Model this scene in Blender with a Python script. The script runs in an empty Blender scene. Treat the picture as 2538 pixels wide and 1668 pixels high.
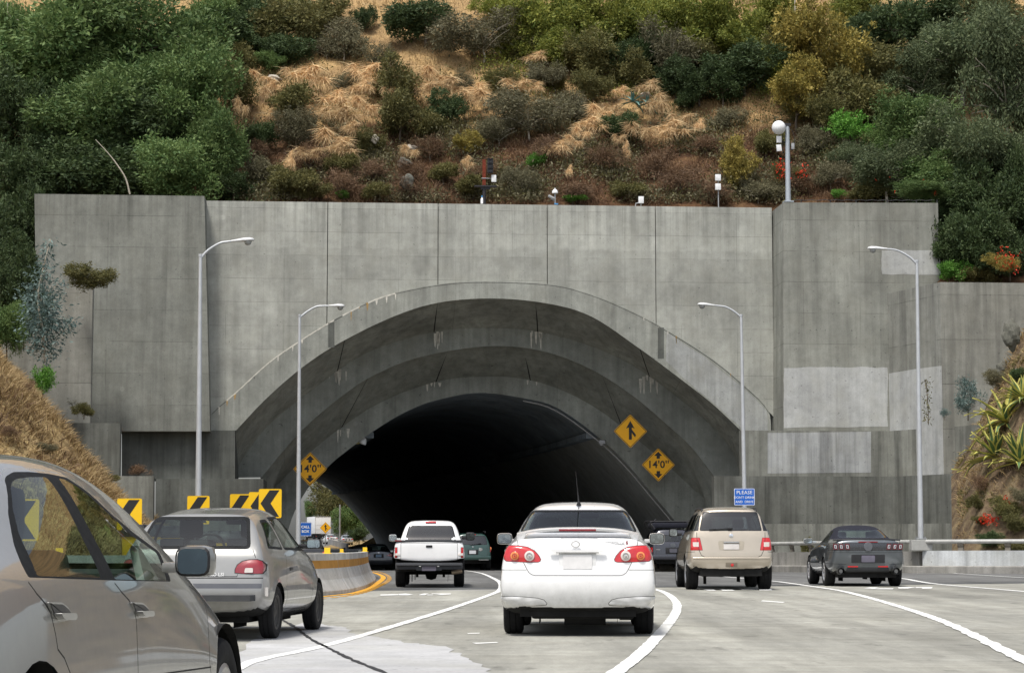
import bpy, bmesh, math, random
import numpy as np
from mathutils import Vector, Matrix
R = math.radians
scene = bpy.context.scene
COL = scene.collection
random.seed(7)
# ------------------------------------------------------------------ camera model (photo is 2538 px wide, focal length 5287 px)
F, HZ, CH = 5287.0, 1352.0, 0.97
PITCH = math.atan((HZ-834)/F); CP, SP = math.cos(PITCH), math.sin(PITCH)
K = 2538/2380.0
def zroad(y):
    T = [(-500,0),(58,0),(85,-.12),(110,-.3),(130,-.5),(200,-.4),(275,.3),(330,1.6),(420,2.2),(2000,2.2)]
    for (a,za),(b,zb) in zip(T,T[1:]):
        if y <= b:
            t=(y-a)/(b-a); return za+(zb-za)*t
    return 2.2
def ray(px,py):
    xc=(px-1269)/F; yc=(834-py)/F
    return Vector((xc, CP-SP*yc, SP+CP*yc))
def at(px,py,Y):                     # point seen at photo pixel px,py, Y metres ahead
    d=ray(px,py); t=Y/d.y
    return Vector((d.x*t, Y, CH+d.z*t))
def gnd(px,py,lift=0.0):
    Y=.97*F/max(py-HZ,4)
    for _ in range(30):
        d=ray(px,py); t=(zroad(Y)+lift-CH)/d.z
        Y=0.5*Y+0.5*d.y*t
    p=at(px,py,Y); p.z=zroad(Y)+lift
    return p
# ------------------------------------------------------------------ objects
def link(o,parent=None):
    COL.objects.link(o)
    if parent is not None: o.parent=parent
    return o
def tag(o,label=None,cat=None,group=None,kind=None):
    if label: o['label']=label
    if cat: o['category']=cat
    if group: o['group']=group
    if kind: o['kind']=kind
    return o
def empty(name,loc=(0,0,0),rz=0,label=None,cat=None,group=None,parent=None,scale=1):
    o=bpy.data.objects.new(name,None); o.empty_display_size=.2
    link(o,parent); o.location=loc; o.rotation_euler=(0,0,rz); o.scale=(scale,)*3
    return tag(o,label,cat,group)
def copy_tree(o,parent=None):
    c=o.copy(); COL.objects.link(c)
    if parent is not None:
        c.parent=parent
    for ch in list(o.children): copy_tree(ch,c)
    return c
def catmull(pts,n=6,closed=False):
    P=[Vector(p) for p in pts]; out=[]
    m=len(P)
    for i in range(m if closed else m-1):
        p0=P[i-1] if (i>0 or closed) else P[0]*2-P[1]
        p1=P[i]; p2=P[(i+1)%m]
        p3=P[(i+2)%m] if (i+2<m or closed) else P[-1]*2-P[-2]
        for k in range(n):
            t=k/n
            out.append(.5*((2*p1)+(p2-p0)*t+(2*p0-5*p1+4*p2-p3)*t*t+(3*p1-p0-3*p2+p3)*t*t*t))
    if not closed: out.append(P[-1])
    return out
def resample(pts,n):
    P=[Vector(p) for p in pts]; L=[0]
    for a,b in zip(P,P[1:]): L.append(L[-1]+(b-a).length)
    out=[];j=0
    for k in range(n):
        s=L[-1]*k/(n-1)
        while j<len(L)-2 and L[j+1]<s: j+=1
        t=(s-L[j])/max(L[j+1]-L[j],1e-9)
        out.append(P[j].lerp(P[j+1],min(max(t,0),1)))
    return out
class MB:
    def __init__(s): s.v=[]; s.f=[]; s.m=[]
    def add(s,vs,fs,m=0):
        o=len(s.v); s.v.extend([tuple(v) for v in vs])
        for f in fs: s.f.append([i+o for i in f]); s.m.append(m)
        return s
    def box(s,c,d,m=0,rot=None,bev=0.0):
        x,y,z=d[0]/2,d[1]/2,d[2]/2
        if bev<=0:
            vs=[(-x,-y,-z),(x,-y,-z),(x,y,-z),(-x,y,-z),(-x,-y,z),(x,-y,z),(x,y,z),(-x,y,z)]
            fs=[(0,3,2,1),(4,5,6,7),(0,1,5,4),(1,2,6,5),(2,3,7,6),(3,0,4,7)]
        else:
            bm=bmesh.new(); bmesh.ops.create_cube(bm,size=1)
            bmesh.ops.scale(bm,vec=(2*x,2*y,2*z),verts=bm.verts)
            bmesh.ops.bevel(bm,geom=bm.edges[:],offset=bev,segments=2,affect='EDGES',profile=.6)
            bm.verts.index_update()
            vs=[v.co.copy() for v in bm.verts]; fs=[[v.index for v in f.verts] for f in bm.faces]; bm.free()
        c=Vector(c)
        vs=[(rot@Vector(v) if rot else Vector(v))+c for v in vs]
        return s.add(vs,fs,m)
    def tube(s,path,r,n=8,m=0,caps=True):
        P=[Vector(p) for p in path]; N=len(P)
        rs=r if isinstance(r,(list,tuple)) else [r]*N
        vs=[];up=None
        for i,p in enumerate(P):
            t=(P[min(i+1,N-1)]-P[max(i-1,0)]).normalized()
            if up is None:
                up=Vector((0,0,1)) if abs(t.z)<.9 else Vector((1,0,0))
            a=t.cross(up).normalized(); up=a.cross(t).normalized()
            for k in range(n):
                w=2*math.pi*k/n
                vs.append(p+(a*math.cos(w)+up*math.sin(w))*rs[i])
        fs=[]
        for i in range(N-1):
            for k in range(n):
                fs.append((i*n+k,i*n+(k+1)%n,(i+1)*n+(k+1)%n,(i+1)*n+k))
        if caps: fs.append(tuple(range(n-1,-1,-1))); fs.append(tuple((N-1)*n+k for k in range(n)))
        return s.add(vs,fs,m)
    def lathe(s,prof,n=24,m=0,mat=None,cap=False):      # prof: (r,h) around local z, mat: 4x4
        vs=[];fs=[]
        for (r,h) in prof:
            for k in range(n):
                w=2*math.pi*k/n; v=Vector((r*math.cos(w),r*math.sin(w),h)); vs.append(mat@v if mat else v)
        for i in range(len(prof)-1):
            for k in range(n):
                fs.append((i*n+k,i*n+(k+1)%n,(i+1)*n+(k+1)%n,(i+1)*n+k))
        if cap:
            fs.append(tuple(range(n-1,-1,-1))); fs.append(tuple((len(prof)-1)*n+k for k in range(n)))
        return s.add(vs,fs,m)
    def prism(s,poly,a,b,fn,m=0):                # poly 2d, extruded between depth a and b, fn(u,v,depth)->3d
        n=len(poly)
        vs=[fn(p[0],p[1],a) for p in poly]+[fn(p[0],p[1],b) for p in poly]
        fs=[tuple(range(n)),tuple(range(2*n-1,n-1,-1))]+[(i+n,(i+1)%n+n,(i+1)%n,i) for i in range(n)]
        return s.add(vs,fs,m)
    def flat(s,poly3,m=0): return s.add(poly3,[tuple(range(len(poly3)))],m)
    def strip(s,A,B,m=0):
        n=len(A); return s.add(list(A)+list(B),[(i,i+1,n+i+1,n+i) for i in range(n-1)],m)
    def mesh(s,name,mats,smooth=False):
        me=bpy.data.meshes.new(name); me.from_pydata(s.v,[],s.f)
        for M in (mats if isinstance(mats,(list,tuple)) else [mats]): me.materials.append(M)
        me.polygons.foreach_set('material_index',s.m)
        if smooth: me.polygons.foreach_set('use_smooth',[True]*len(s.f))
        me.update()
        bm=bmesh.new(); bm.from_mesh(me); bmesh.ops.recalc_face_normals(bm,faces=bm.faces[:]); bm.to_mesh(me); bm.free()
        return me
    def build(s,name,mats,parent=None,smooth=False,auto=None):
        me=s.mesh(name,mats,smooth or auto is not None)
        o=link(bpy.data.objects.new(name,me),parent)
        if auto is not None:
            me.set_sharp_from_angle(angle=R(auto))
        return o
# ------------------------------------------------------------------ materials
MATS={}
def newmat(name):
    m=bpy.data.materials.new(name); m.use_nodes=True; nt=m.node_tree; nt.nodes.clear()
    out=nt.nodes.new('ShaderNodeOutputMaterial'); return m,nt,out
def nd(nt,t,**kw):
    n=nt.nodes.new(t)
    for k,v in kw.items(): setattr(n,k,v)
    return n
def setin(n,**kw):
    for k,v in kw.items(): n.inputs[k.replace('_',' ')].default_value=v
def noise(nt,vec,scale,detail=4,rough=.55):
    n=nd(nt,'ShaderNodeTexNoise'); setin(n,Scale=scale,Detail=detail,Roughness=rough)
    if vec is not None: nt.links.new(vec,n.inputs['Vector'])
    return n.outputs['Fac']
def coords(nt,scale=(1,1,1),which='Object'):
    t=nd(nt,'ShaderNodeTexCoord'); m=nd(nt,'ShaderNodeMapping'); m.inputs['Scale'].default_value=scale
    nt.links.new(t.outputs[which],m.inputs['Vector']); return m.outputs['Vector']
def maprange(nt,v,a,b,c,d):
    n=nd(nt,'ShaderNodeMapRange'); n.inputs[1].default_value=a;n.inputs[2].default_value=b;n.inputs[3].default_value=c;n.inputs[4].default_value=d
    nt.links.new(v,n.inputs[0]); return n.outputs[0]
def math_(nt,op,a,b=None):
    n=nd(nt,'ShaderNodeMath',operation=op)
    for i,x in enumerate((a,b)):
        if x is None: continue
        if isinstance(x,(int,float)): n.inputs[i].default_value=x
        else: nt.links.new(x,n.inputs[i])
    return n.outputs[0]
def mixc(nt,fac,a,b,blend='MIX'):
    n=nd(nt,'ShaderNodeMix',data_type='RGBA',blend_type=blend)
    for i,x in ((0,fac),(6,a),(7,b)):
        if isinstance(x,(int,float)): n.inputs[i].default_value=x
        elif isinstance(x,(tuple,list)): n.inputs[i].default_value=(*x[:3],1)
        else: nt.links.new(x,n.inputs[i])
    return n.outputs[2]
def ramp(nt,v,stops):
    n=nd(nt,'ShaderNodeValToRGB'); e=n.color_ramp.elements
    while len(e)<len(stops): e.new(.5)
    for i,(p,c) in enumerate(stops): e[i].position=p; e[i].color=(*c[:3],1) if isinstance(c,(tuple,list)) else (c,c,c,1)
    nt.links.new(v,n.inputs[0]); return n.outputs[0]
def principled(nt,out,col,rough=.6,metal=0,spec=.5,coat=0,bump=None,bumpd=.02):
    p=nd(nt,'ShaderNodeBsdfPrincipled')
    if isinstance(col,(tuple,list)): p.inputs['Base Color'].default_value=(*col[:3],1)
    else: nt.links.new(col,p.inputs['Base Color'])
    if isinstance(rough,(int,float)): p.inputs['Roughness'].default_value=rough
    else: nt.links.new(rough,p.inputs['Roughness'])
    p.inputs['Metallic'].default_value=metal; p.inputs['Specular IOR Level'].default_value=spec
    p.inputs['Coat Weight'].default_value=coat; p.inputs['Coat Roughness'].default_value=.04
    if bump is not None:
        b=nd(nt,'ShaderNodeBump'); b.inputs['Distance'].default_value=bumpd; b.inputs['Strength'].default_value=.6
        nt.links.new(bump,b.inputs['Height']); nt.links.new(b.outputs[0],p.inputs['Normal'])
    if out is not None: nt.links.new(p.outputs[0],out.inputs[0])
    return p
def plain(name,col,rough=.6,metal=0,spec=.5,coat=0,var=.12,scale=8):
    if name in MATS: return MATS[name]
    m,nt,out=newmat(name)
    c=coords(nt); n=noise(nt,c,scale,5,.6)
    k=maprange(nt,n,.25,.75,1-var,1+var)
    cc=nd(nt,'ShaderNodeVectorMath',operation='SCALE'); cc.inputs[0].default_value=col[:3]; nt.links.new(k,cc.inputs['Scale'])
    r=maprange(nt,noise(nt,c,scale*2.3,3),.3,.7,max(rough-.06,.02),min(rough+.08,1))
    principled(nt,out,cc.outputs[0],r,metal,spec,coat)
    MATS[name]=m; return m
def concrete(name,base,streak=.35,lines=True,lift=1.22,topband=None,blotch=.3,tint=(1,1,1),bump=True,top=None,holes=False):
    m,nt,out=newmat(name)
    c=coords(nt); cs=coords(nt,(1.6,1.6,.09)); cs2=coords(nt,(5.5,5.5,.22))
    sep=nd(nt,'ShaderNodeSeparateXYZ'); nt.links.new(c,sep.inputs[0]); z=sep.outputs[2]
    big=maprange(nt,noise(nt,c,.33,5,.6),.3,.7,1-blotch,1+blotch)
    mid=maprange(nt,noise(nt,c,2.2,5,.65),.25,.75,1-.16,1+.16)
    fine=maprange(nt,noise(nt,c,22,3,.7),.25,.75,.86,1.14)
    st=maprange(nt,noise(nt,cs,1.0,4,.6),.42,.72,1,1-streak)
    st2=maprange(nt,noise(nt,cs2,1.0,3,.6),.5,.75,1,1-streak*.55)
    v=math_(nt,'MULTIPLY',math_(nt,'MULTIPLY',big,mid),math_(nt,'MULTIPLY',fine,math_(nt,'MULTIPLY',st,st2)))
    if topband:
        zz=math_(nt,'ADD',z,maprange(nt,noise(nt,c,.8,3),.2,.8,-.25,.25))
        v=math_(nt,'MULTIPLY',v,maprange(nt,zz,topband[0]-.06,topband[0]+.06,1,topband[1]))
    if lines:
        zw=math_(nt,'ADD',z,maprange(nt,noise(nt,c,.5,2),.2,.8,-.02,.02))
        fr=math_(nt,'FRACT',math_(nt,'DIVIDE',zw,lift))
        ln=math_(nt,'LESS_THAN',fr,.022)
        ln=math_(nt,'MULTIPLY',ln,maprange(nt,noise(nt,c,.6,2),.38,.55,0,.32))
        v=math_(nt,'MULTIPLY',v,math_(nt,'SUBTRACT',1,ln))
        lift_i=math_(nt,'FLOOR',math_(nt,'DIVIDE',zw,lift))
        wn=nd(nt,'ShaderNodeTexWhiteNoise',noise_dimensions='1D'); nt.links.new(lift_i,wn.inputs['W'])
        v=math_(nt,'MULTIPLY',v,maprange(nt,wn.outputs[0],0,1,.94,1.06))
    if top is not None:        # damp runs that start at the top edge
        run=maprange(nt,noise(nt,coords(nt,(2.6,2.6,.05)),1,4,.65),.45,.68,0,1)
        v=math_(nt,'MULTIPLY',v,math_(nt,'SUBTRACT',1,math_(nt,'MULTIPLY',run,maprange(nt,z,top-3.2,top,0,.42))))
    if holes:                  # patched form-tie holes and scattered spalls
        vo=nd(nt,'ShaderNodeTexVoronoi'); vo.inputs['Scale'].default_value=.62; vo.inputs['Randomness'].default_value=.75
        nt.links.new(coords(nt,(1,.02,1)),vo.inputs['Vector'])
        sp=math_(nt,'MULTIPLY',maprange(nt,vo.outputs['Distance'],.07,.10,1,0),maprange(nt,noise(nt,c,.45,2),.5,.56,0,1))
        v=math_(nt,'MULTIPLY',v,math_(nt,'ADD',1,math_(nt,'MULTIPLY',sp,.22)))
        vo2=nd(nt,'ShaderNodeTexVoronoi'); vo2.inputs['Scale'].default_value=1.9; nt.links.new(coords(nt,(1,.02,1)),vo2.inputs['Vector'])
        v=math_(nt,'MULTIPLY',v,maprange(nt,vo2.outputs['Distance'],.03,.06,.72,1))
        sx=nd(nt,'ShaderNodeSeparateXYZ'); nt.links.new(c,sx.inputs[0])
        fx=math_(nt,'FRACT',math_(nt,'DIVIDE',sx.outputs[0],2.95)); v=math_(nt,'MULTIPLY',v,math_(nt,'SUBTRACT',1,math_(nt,'MULTIPLY',math_(nt,'LESS_THAN',fx,.012),maprange(nt,noise(nt,c,.5,2),.42,.6,0,.25))))
    pits=maprange(nt,noise(nt,c,7,2,.5),.68,.76,1,.5)
    v=math_(nt,'MULTIPLY',v,pits)
    cc=nd(nt,'ShaderNodeVectorMath',operation='SCALE'); cc.inputs[0].default_value=[base*t for t in tint]; nt.links.new(v,cc.inputs['Scale'])
    col=mixc(nt,maprange(nt,noise(nt,c,.9,4),.45,.8,0,.35),cc.outputs[0],(base*.82,base*.80,base*.66))
    principled(nt,out,col,.9,0,.25,0,noise(nt,c,30,4,.7) if bump else None,.01)
    MATS[name]=m; return m
def paint(name,col,metal=.0,rough=.35,coat=1.0,flake=0):
    m,nt,out=newmat(name); c=coords(nt)
    g=nd(nt,'ShaderNodeNewGeometry')
    n=maprange(nt,noise(nt,c,3.0,5,.6),.3,.7,.95,1.05)
    sep=nd(nt,'ShaderNodeSeparateXYZ'); nt.links.new(c,sep.inputs[0])
    dirt=math_(nt,'MULTIPLY',maprange(nt,sep.outputs[2],.2,.62,.45,0),maprange(nt,noise(nt,c,9,4,.65),.35,.65,.2,1))
    cc=nd(nt,'ShaderNodeVectorMath',operation='SCALE'); cc.inputs[0].default_value=col[:3]; nt.links.new(n,cc.inputs['Scale'])
    colr=mixc(nt,dirt,cc.outputs[0],(.10,.09,.075))
    r=maprange(nt,noise(nt,c,14,4,.6),.3,.7,rough-.04,rough+.06)
    p=principled(nt,None,colr,r,metal,.5,coat)
    d=nd(nt,'ShaderNodeBsdfDiffuse'); d.inputs[0].default_value=(.03,.03,.032,1)
    mx=nd(nt,'ShaderNodeMixShader'); nt.links.new(g.outputs['Backfacing'],mx.inputs[0]); nt.links.new(p.outputs[0],mx.inputs[1]); nt.links.new(d.outputs[0],mx.inputs[2])
    nt.links.new(mx.outputs[0],out.inputs[0]); MATS[name]=m; return m
def glass(name,tint=(.35,.42,.42),refl=1.0,ior=1.5):
    m,nt,out=newmat(name)
    t=nd(nt,'ShaderNodeBsdfTransparent'); t.inputs[0].default_value=(*tint,1)
    g=nd(nt,'ShaderNodeBsdfGlossy'); g.inputs['Roughness'].default_value=.02; g.inputs['Color'].default_value=(refl,refl,refl,1)
    lw=nd(nt,'ShaderNodeLayerWeight'); lw.inputs[0].default_value=.5; f0=((ior-1)/(ior+1))**2*1.6   # two faces of one thin pane, same from inside and outside
    fr=math_(nt,'ADD',f0,math_(nt,'MULTIPLY',math_(nt,'POWER',lw.outputs['Facing'],5),1-f0))
    mx=nd(nt,'ShaderNodeMixShader'); nt.links.new(fr,mx.inputs[0]); nt.links.new(t.outputs[0],mx.inputs[1]); nt.links.new(g.outputs[0],mx.inputs[2])
    nt.links.new(mx.outputs[0],out.inputs[0]); MATS[name]=m; return m
def leafmat(name,col,col2,var=.35,trans=.25,rough=.6):
    m,nt,out=newmat(name)
    g=nd(nt,'ShaderNodeNewGeometry'); c=coords(nt)
    oi=nd(nt,'ShaderNodeObjectInfo')
    f=math_(nt,'ADD',math_(nt,'MULTIPLY',g.outputs['Random Per Island'],.6),math_(nt,'MULTIPLY',noise(nt,c,1.3,3),.55))
    col=mixc(nt,maprange(nt,f,.25,.95,0,1),col,col2)
    k=maprange(nt,oi.outputs['Random'],0,1,1-var*.5,1+var*.5)
    cc=nd(nt,'ShaderNodeVectorMath',operation='SCALE'); nt.links.new(col,cc.inputs[0]); nt.links.new(k,cc.inputs['Scale'])
    p=principled(nt,None,cc.outputs[0],rough,0,.25)
    tr=nd(nt,'ShaderNodeBsdfTranslucent'); nt.links.new(cc.outputs[0],tr.inputs[0])
    mx=nd(nt,'ShaderNodeMixShader'); mx.inputs[0].default_value=trans
    nt.links.new(p.outputs[0],mx.inputs[1]); nt.links.new(tr.outputs[0],mx.inputs[2]); nt.links.new(mx.outputs[0],out.inputs[0])
    MATS[name]=m; return m
def text_mesh(body,size,mat,extrude=.002,spacing=1.0,bold=0):
    cu=bpy.data.curves.new('lettering','FONT'); cu.body=body; cu.size=size; cu.extrude=extrude; cu.align_x='CENTER'; cu.align_y='CENTER'
    cu.space_character=spacing; cu.offset=bold; cu.resolution_u=3
    o=bpy.data.objects.new('lettering',cu); COL.objects.link(o)
    dg=bpy.context.evaluated_depsgraph_get(); me=bpy.data.meshes.new_from_object(o.evaluated_get(dg))
    bpy.data.objects.remove(o); bpy.data.curves.remove(cu)
    me.materials.clear(); me.materials.append(mat); return me
def lettering(body,size,mat,loc,parent,rot=(R(90),0,0),name='lettering',**kw):
    o=link(bpy.data.objects.new(name,text_mesh(body,size,mat,**kw)),parent); o.location=loc; o.rotation_euler=rot; return o
def rpoly(pts,r,seg=3):
    out=[];n=len(pts)
    for i in range(n):
        p=Vector(pts[i]); a=Vector(pts[i-1])-p; b=Vector(pts[(i+1)%n])-p
        rr=min(r,a.length*.45,b.length*.45)
        p1=p+a.normalized()*rr; p2=p+b.normalized()*rr
        for k in range(seg+1):
            t=k/seg; out.append(tuple(p1*(1-t)**2+p*2*t*(1-t)+p2*t*t))
    return out
def inset(poly,d):
    n=len(poly); A=sum(poly[i][0]*poly[(i+1)%n][1]-poly[(i+1)%n][0]*poly[i][1] for i in range(n))
    s=1 if A>0 else -1; out=[]
    for i in range(n):
        p=Vector(poly[i]); a=(p-Vector(poly[i-1])); b=(Vector(poly[(i+1)%n])-p)
        if a.length<1e-7: a=b
        if b.length<1e-7: b=a
        a.normalize(); b.normalize()
        na=Vector((-a.y,a.x))*s; nb=Vector((-b.y,b.x))*s
        m=na+nb; m=m/ max(m.length_squared/2,.5) if m.length>1e-6 else na
        out.append(tuple(p+m*d))
    return out
def in_poly(x,y,poly):
    c=False;n=len(poly);j=n-1
    for i in range(n):
        xi,yi=poly[i];xj,yj=poly[j]
        if (yi>y)!=(yj>y) and x<(xj-xi)*(y-yi)/(yj-yi)+xi: c=not c
        j=i
    return c
# ------------------------------------------------------------------ cars
def tab(t,y):
    if isinstance(t,(int,float)): return t
    if y<=t[0][0]: return t[0][1]
    for (a,va),(b,vb) in zip(t,t[1:]):
        if y<=b: return va+(vb-va)*(y-a)/(b-a)
    return t[-1][1]
def make_materials_car():
    global TYRE,RIM,BLACK,RUBBER,REDL,REDD,AMBER,CLEARL,CHROME,GLASS,DGLASS,SEAT,PLATE,PLATEB,UNDER,DARKTRIM,WHITEP,MIRROR,REFL,SEAM
    TYRE=plain('tyre rubber',(.012,.012,.013),.85,0,.3,0,.2,14)
    RIM=plain('alloy rim',(.45,.45,.46),.35,.8)
    BLACK=plain('black trim',(.012,.012,.014),.5)
    RUBBER=plain('window rubber',(.010,.011,.012),.7,0,.2)
    UNDER=plain('underbody',(.016,.016,.016),.9,0,.2,0,.4,5)
    DARKTRIM=plain('dark bumper plastic',(.035,.037,.042),.6)
    REDL=plain('red lamp lens',(.52,.008,.012),.12,0,.6,1,.18,20)
    REDD=plain('dark red lamp lens',(.24,.006,.014),.12,0,.6,1,.25,14)
    AMBER=plain('amber lamp lens',(.75,.26,.06),.15,0,.6,1)
    CLEARL=plain('clear lamp lens',(.72,.66,.62),.12,0,.6,1)
    CHROME=plain('chrome',(.75,.75,.76),.12,1)
    SEAT=plain('seat fabric',(.045,.047,.05),.9)
    PLATE=plain('number plate',(.62,.63,.66),.5)
    PLATEB=plain('pale blue number plate',(.35,.5,.68),.5)
    MIRROR=plain('mirror glass',(.55,.62,.66),.03,1,.5,0,.02)
    SEAM=plain('panel gap',(.01,.01,.01),.8)
    GLASS=glass('car glass',(.66,.77,.73),1,1.55)
    DGLASS=glass('tinted car glass',(.16,.18,.19),1,1.62)
class Car:
    def __init__(s,name,label,cat,loc,heading,scale=1,group=None):
        s.loc=Vector((loc[0],loc[1],loc[2] if len(loc)>2 else zroad(loc[1]))); s.h=heading; s.sc=scale
        s.root=empty(name,s.loc,-heading,label,cat,group,None,scale)
        s.tags=[('body',None,None)]; s.prep={}
    # ---- pixels to car space (used to read shapes off the photo)
    def local(s,p):
        return (Matrix.Rotation(s.h,3,'Z')@(Vector(p)-s.loc))/s.sc
    def rear(s,px,py,y):
        o=s.local((0,0,CH)); d=s.local(Vector((0,0,CH))+ray(px,py))-o
        t=(y-o.y)/d.y; q=o+d*t; return (q.x,q.z)
    def side(s,px,py,x,tumble=0,zbelt=9):
        o=s.local((0,0,CH)); d=s.local(Vector((0,0,CH))+ray(px,py))-o
        t=(x-o.x)/d.x; q=o+d*t
        if q.z>zbelt:                       # plane leaning inwards above the belt line: x = x0 - tumble*(z-zbelt)
            t=(x+tumble*zbelt-o.x-tumble*o.z)/(d.x+tumble*d.z); q=o+d*t
        return (q.y,q.z)
    def hit(s,px,py):
        """where the view ray meets the shell, in car space"""
        from mathutils.bvhtree import BVHTree
        if not hasattr(s,'pre'): s.pre=BVHTree.FromBMesh(s.bm)
        o=s.local((0,0,CH)); d=(s.local(Vector((0,0,CH))+ray(px,py))-o).normalized()
        return s.pre.ray_cast(o,d)[0]
    # ---- body shell
    def shell(s,ys,T,rear=None,front=None,Y0=1.0,Y1=1.0,level=2,bulge=.04):
        Lc=ys[-1]; rings=[]
        for y in ys:
            g=lambda k: tab(T[k],y)
            zb,wb,wm,zm,ws,zs,wg,zg,wr,zr,zt=[g(k) for k in ('zb','wb','wm','zm','ws','zs','wg','zg','wr','zr','zt')]
            h=[(0,zb),(wm*.72,zb),(wb,zb+.05),(wm*.99,zb*.45+zm*.55),(wm,zm),(ws,zs),(wg,zg),(wr,zr),(wr*.62,zr+(zt-zr)*.8),(0,zt)]
            ring=[]
            for (x,z) in h:
                yy=y
                if rear and y<Y0:
                    o=tab(rear,z); yy=o+y*(1-o/Y0)
                if front and y>Lc-Y1:
                    o=tab(front,z); q=Lc-y; yy=Lc-(o+q*(1-o/Y1))
                ring.append(Vector((x,yy,z)))
            rings.append(ring)
        J=10; bm=bmesh.new()
        Rv=[[bm.verts.new(p) for p in r] for r in rings]
        Lv=[[Rv[i][j] if j in(0,J-1) else bm.verts.new((-rings[i][j].x,rings[i][j].y,rings[i][j].z)) for j in range(J)] for i in range(len(rings))]
        for i in range(len(rings)-1):
            for j in range(J-1):
                bm.faces.new((Rv[i][j],Rv[i+1][j],Rv[i+1][j+1],Rv[i][j+1]))
                bm.faces.new((Lv[i][j],Lv[i][j+1],Lv[i+1][j+1],Lv[i+1][j]))
        for i,sg in ((0,-1),(len(rings)-1,1)):
            C=[Rv[i][0]]+[bm.verts.new((0,rings[i][j].y+sg*bulge,rings[i][j].z)) for j in range(1,J-1)]+[Rv[i][J-1]]
            for V in (Rv,Lv):
                for j in range(J-1):
                    q=[]
                    for v in (C[j],V[i][j],V[i][j+1],C[j+1]):
                        if v not in q: q.append(v)
                    bm.faces.new(q)
        bmesh.ops.recalc_face_normals(bm,faces=bm.faces[:])
        me=bpy.data.meshes.new('shell'); bm.to_mesh(me)
        co=np.array([v.co[:] for v in bm.verts]); bm.free()
        o=bpy.data.objects.new('shell',me); COL.objects.link(o)
        md=o.modifiers.new('s','SUBSURF'); md.levels=level; md.render_levels=level
        dg=bpy.context.evaluated_depsgraph_get(); m2=bpy.data.meshes.new_from_object(o.evaluated_get(dg))
        bpy.data.objects.remove(o); bpy.data.meshes.remove(me)
        s.bm=bmesh.new(); s.bm.from_mesh(m2); bpy.data.meshes.remove(m2)
        vs=np.array([v.co[:] for v in s.bm.verts]); a0,a1=co.min(0),co.max(0); b0,b1=vs.min(0),vs.max(0)
        k=(a1-a0)/(b1-b0)
        for v in s.bm.verts: v.co=Vector([a0[i]+(v.co[i]-b0[i])*k[i] for i in range(3)])
        bmesh.ops.triangulate(s.bm,faces=s.bm.faces[:]); s.bm.normal_update(); s.tg=s.bm.faces.layers.int.new('tag')
        s.W=a1[0]; s.L=a1[1]; s.H=a1[2]
        s.ypl={}
    def _filt(s,view):
        if view=='rear': return lambda f:f.normal.y<.05, (lambda c:(c.x,c.z)), Vector((0,1,0))
        if view=='front': return lambda f:f.normal.y>.10, (lambda c:(c.x,c.z)), Vector((0,1,0))
        if view=='right': return lambda f:f.normal.x>.22, (lambda c:(c.y,c.z)), Vector((1,0,0))
        if view=='left': return lambda f:f.normal.x<-.22, (lambda c:(c.y,c.z)), Vector((1,0,0))
        if view=='archr': return lambda f:f.calc_center_median().x>.5, (lambda c:(c.y,c.z)), Vector((1,0,0))
        if view=='archl': return lambda f:f.calc_center_median().x<-.5, (lambda c:(c.y,c.z)), Vector((1,0,0))
        if view=='top': return lambda f:f.normal.z>.3, (lambda c:(c.x,c.y)), Vector((0,0,1))
    def cut(s,view,poly,tagid,lim=None,only=None):
        filt,pr,ax=s._filt(view); bm=s.bm
        xs=[p[0] for p in poly]; zs=[p[1] for p in poly]; e=.004
        bb=(min(xs)-e,max(xs)+e,min(zs)-e,max(zs)+e)
        def ok(f):
            if not filt(f): return False
            if only is not None and f[s.tg] not in only: return False
            if lim is not None:
                c=f.calc_center_median()
                if not lim(c): return False
            q=[pr(v.co) for v in f.verts]
            return not(max(a for a,b in q)<bb[0] or min(a for a,b in q)>bb[1] or max(b for a,b in q)<bb[2] or min(b for a,b in q)>bb[3])
        n=len(poly); cand={f for f in bm.faces if ok(f)}
        for i in range(n):
            a=poly[i]; b=poly[(i+1)%n]
            if abs(a[0]-b[0])+abs(a[1]-b[1])<1e-5: continue
            d=(b[0]-a[0],b[1]-a[1]); nn=(-d[1],d[0])
            ea=(min(a[0],b[0])-.01,max(a[0],b[0])+.01,min(a[1],b[1])-.01,max(a[1],b[1])+.01)
            fs=[]
            for f in cand:
                q=[pr(v.co) for v in f.verts]
                if max(u for u,w in q)<ea[0] or min(u for u,w in q)>ea[1] or max(w for u,w in q)<ea[2] or min(w for u,w in q)>ea[3]: continue
                fs.append(f)
            if not fs: continue
            if view in('rear','front'): co=Vector((a[0],0,a[1])); no=Vector((nn[0],0,nn[1]))
            elif view=='top': co=Vector((a[0],a[1],0)); no=Vector((nn[0],nn[1],0))
            else: co=Vector((0,a[0],a[1])); no=Vector((0,nn[0],nn[1]))
            geom=set(fs)
            for f in fs:
                geom.update(f.edges); geom.update(f.verts)
            r=bmesh.ops.bisect_plane(bm,geom=list(geom),dist=1e-4,plane_co=co,plane_no=no.normalized())
            cand={f for f in cand if f.is_valid}
            for g in r['geom']:
                if isinstance(g,bmesh.types.BMFace): cand.add(g)
        for f in cand: f.normal_update()
        hit=[]
        for f in cand:
            if not ok(f): continue
            c=pr(f.calc_center_median())
            if in_poly(c[0],c[1],poly):
                f[s.tg]=tagid; hit.append(f)
        return hit
    def newtag(s,name,mat,parent=None):
        s.tags.append((name,mat,parent)); return len(s.tags)-1
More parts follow.
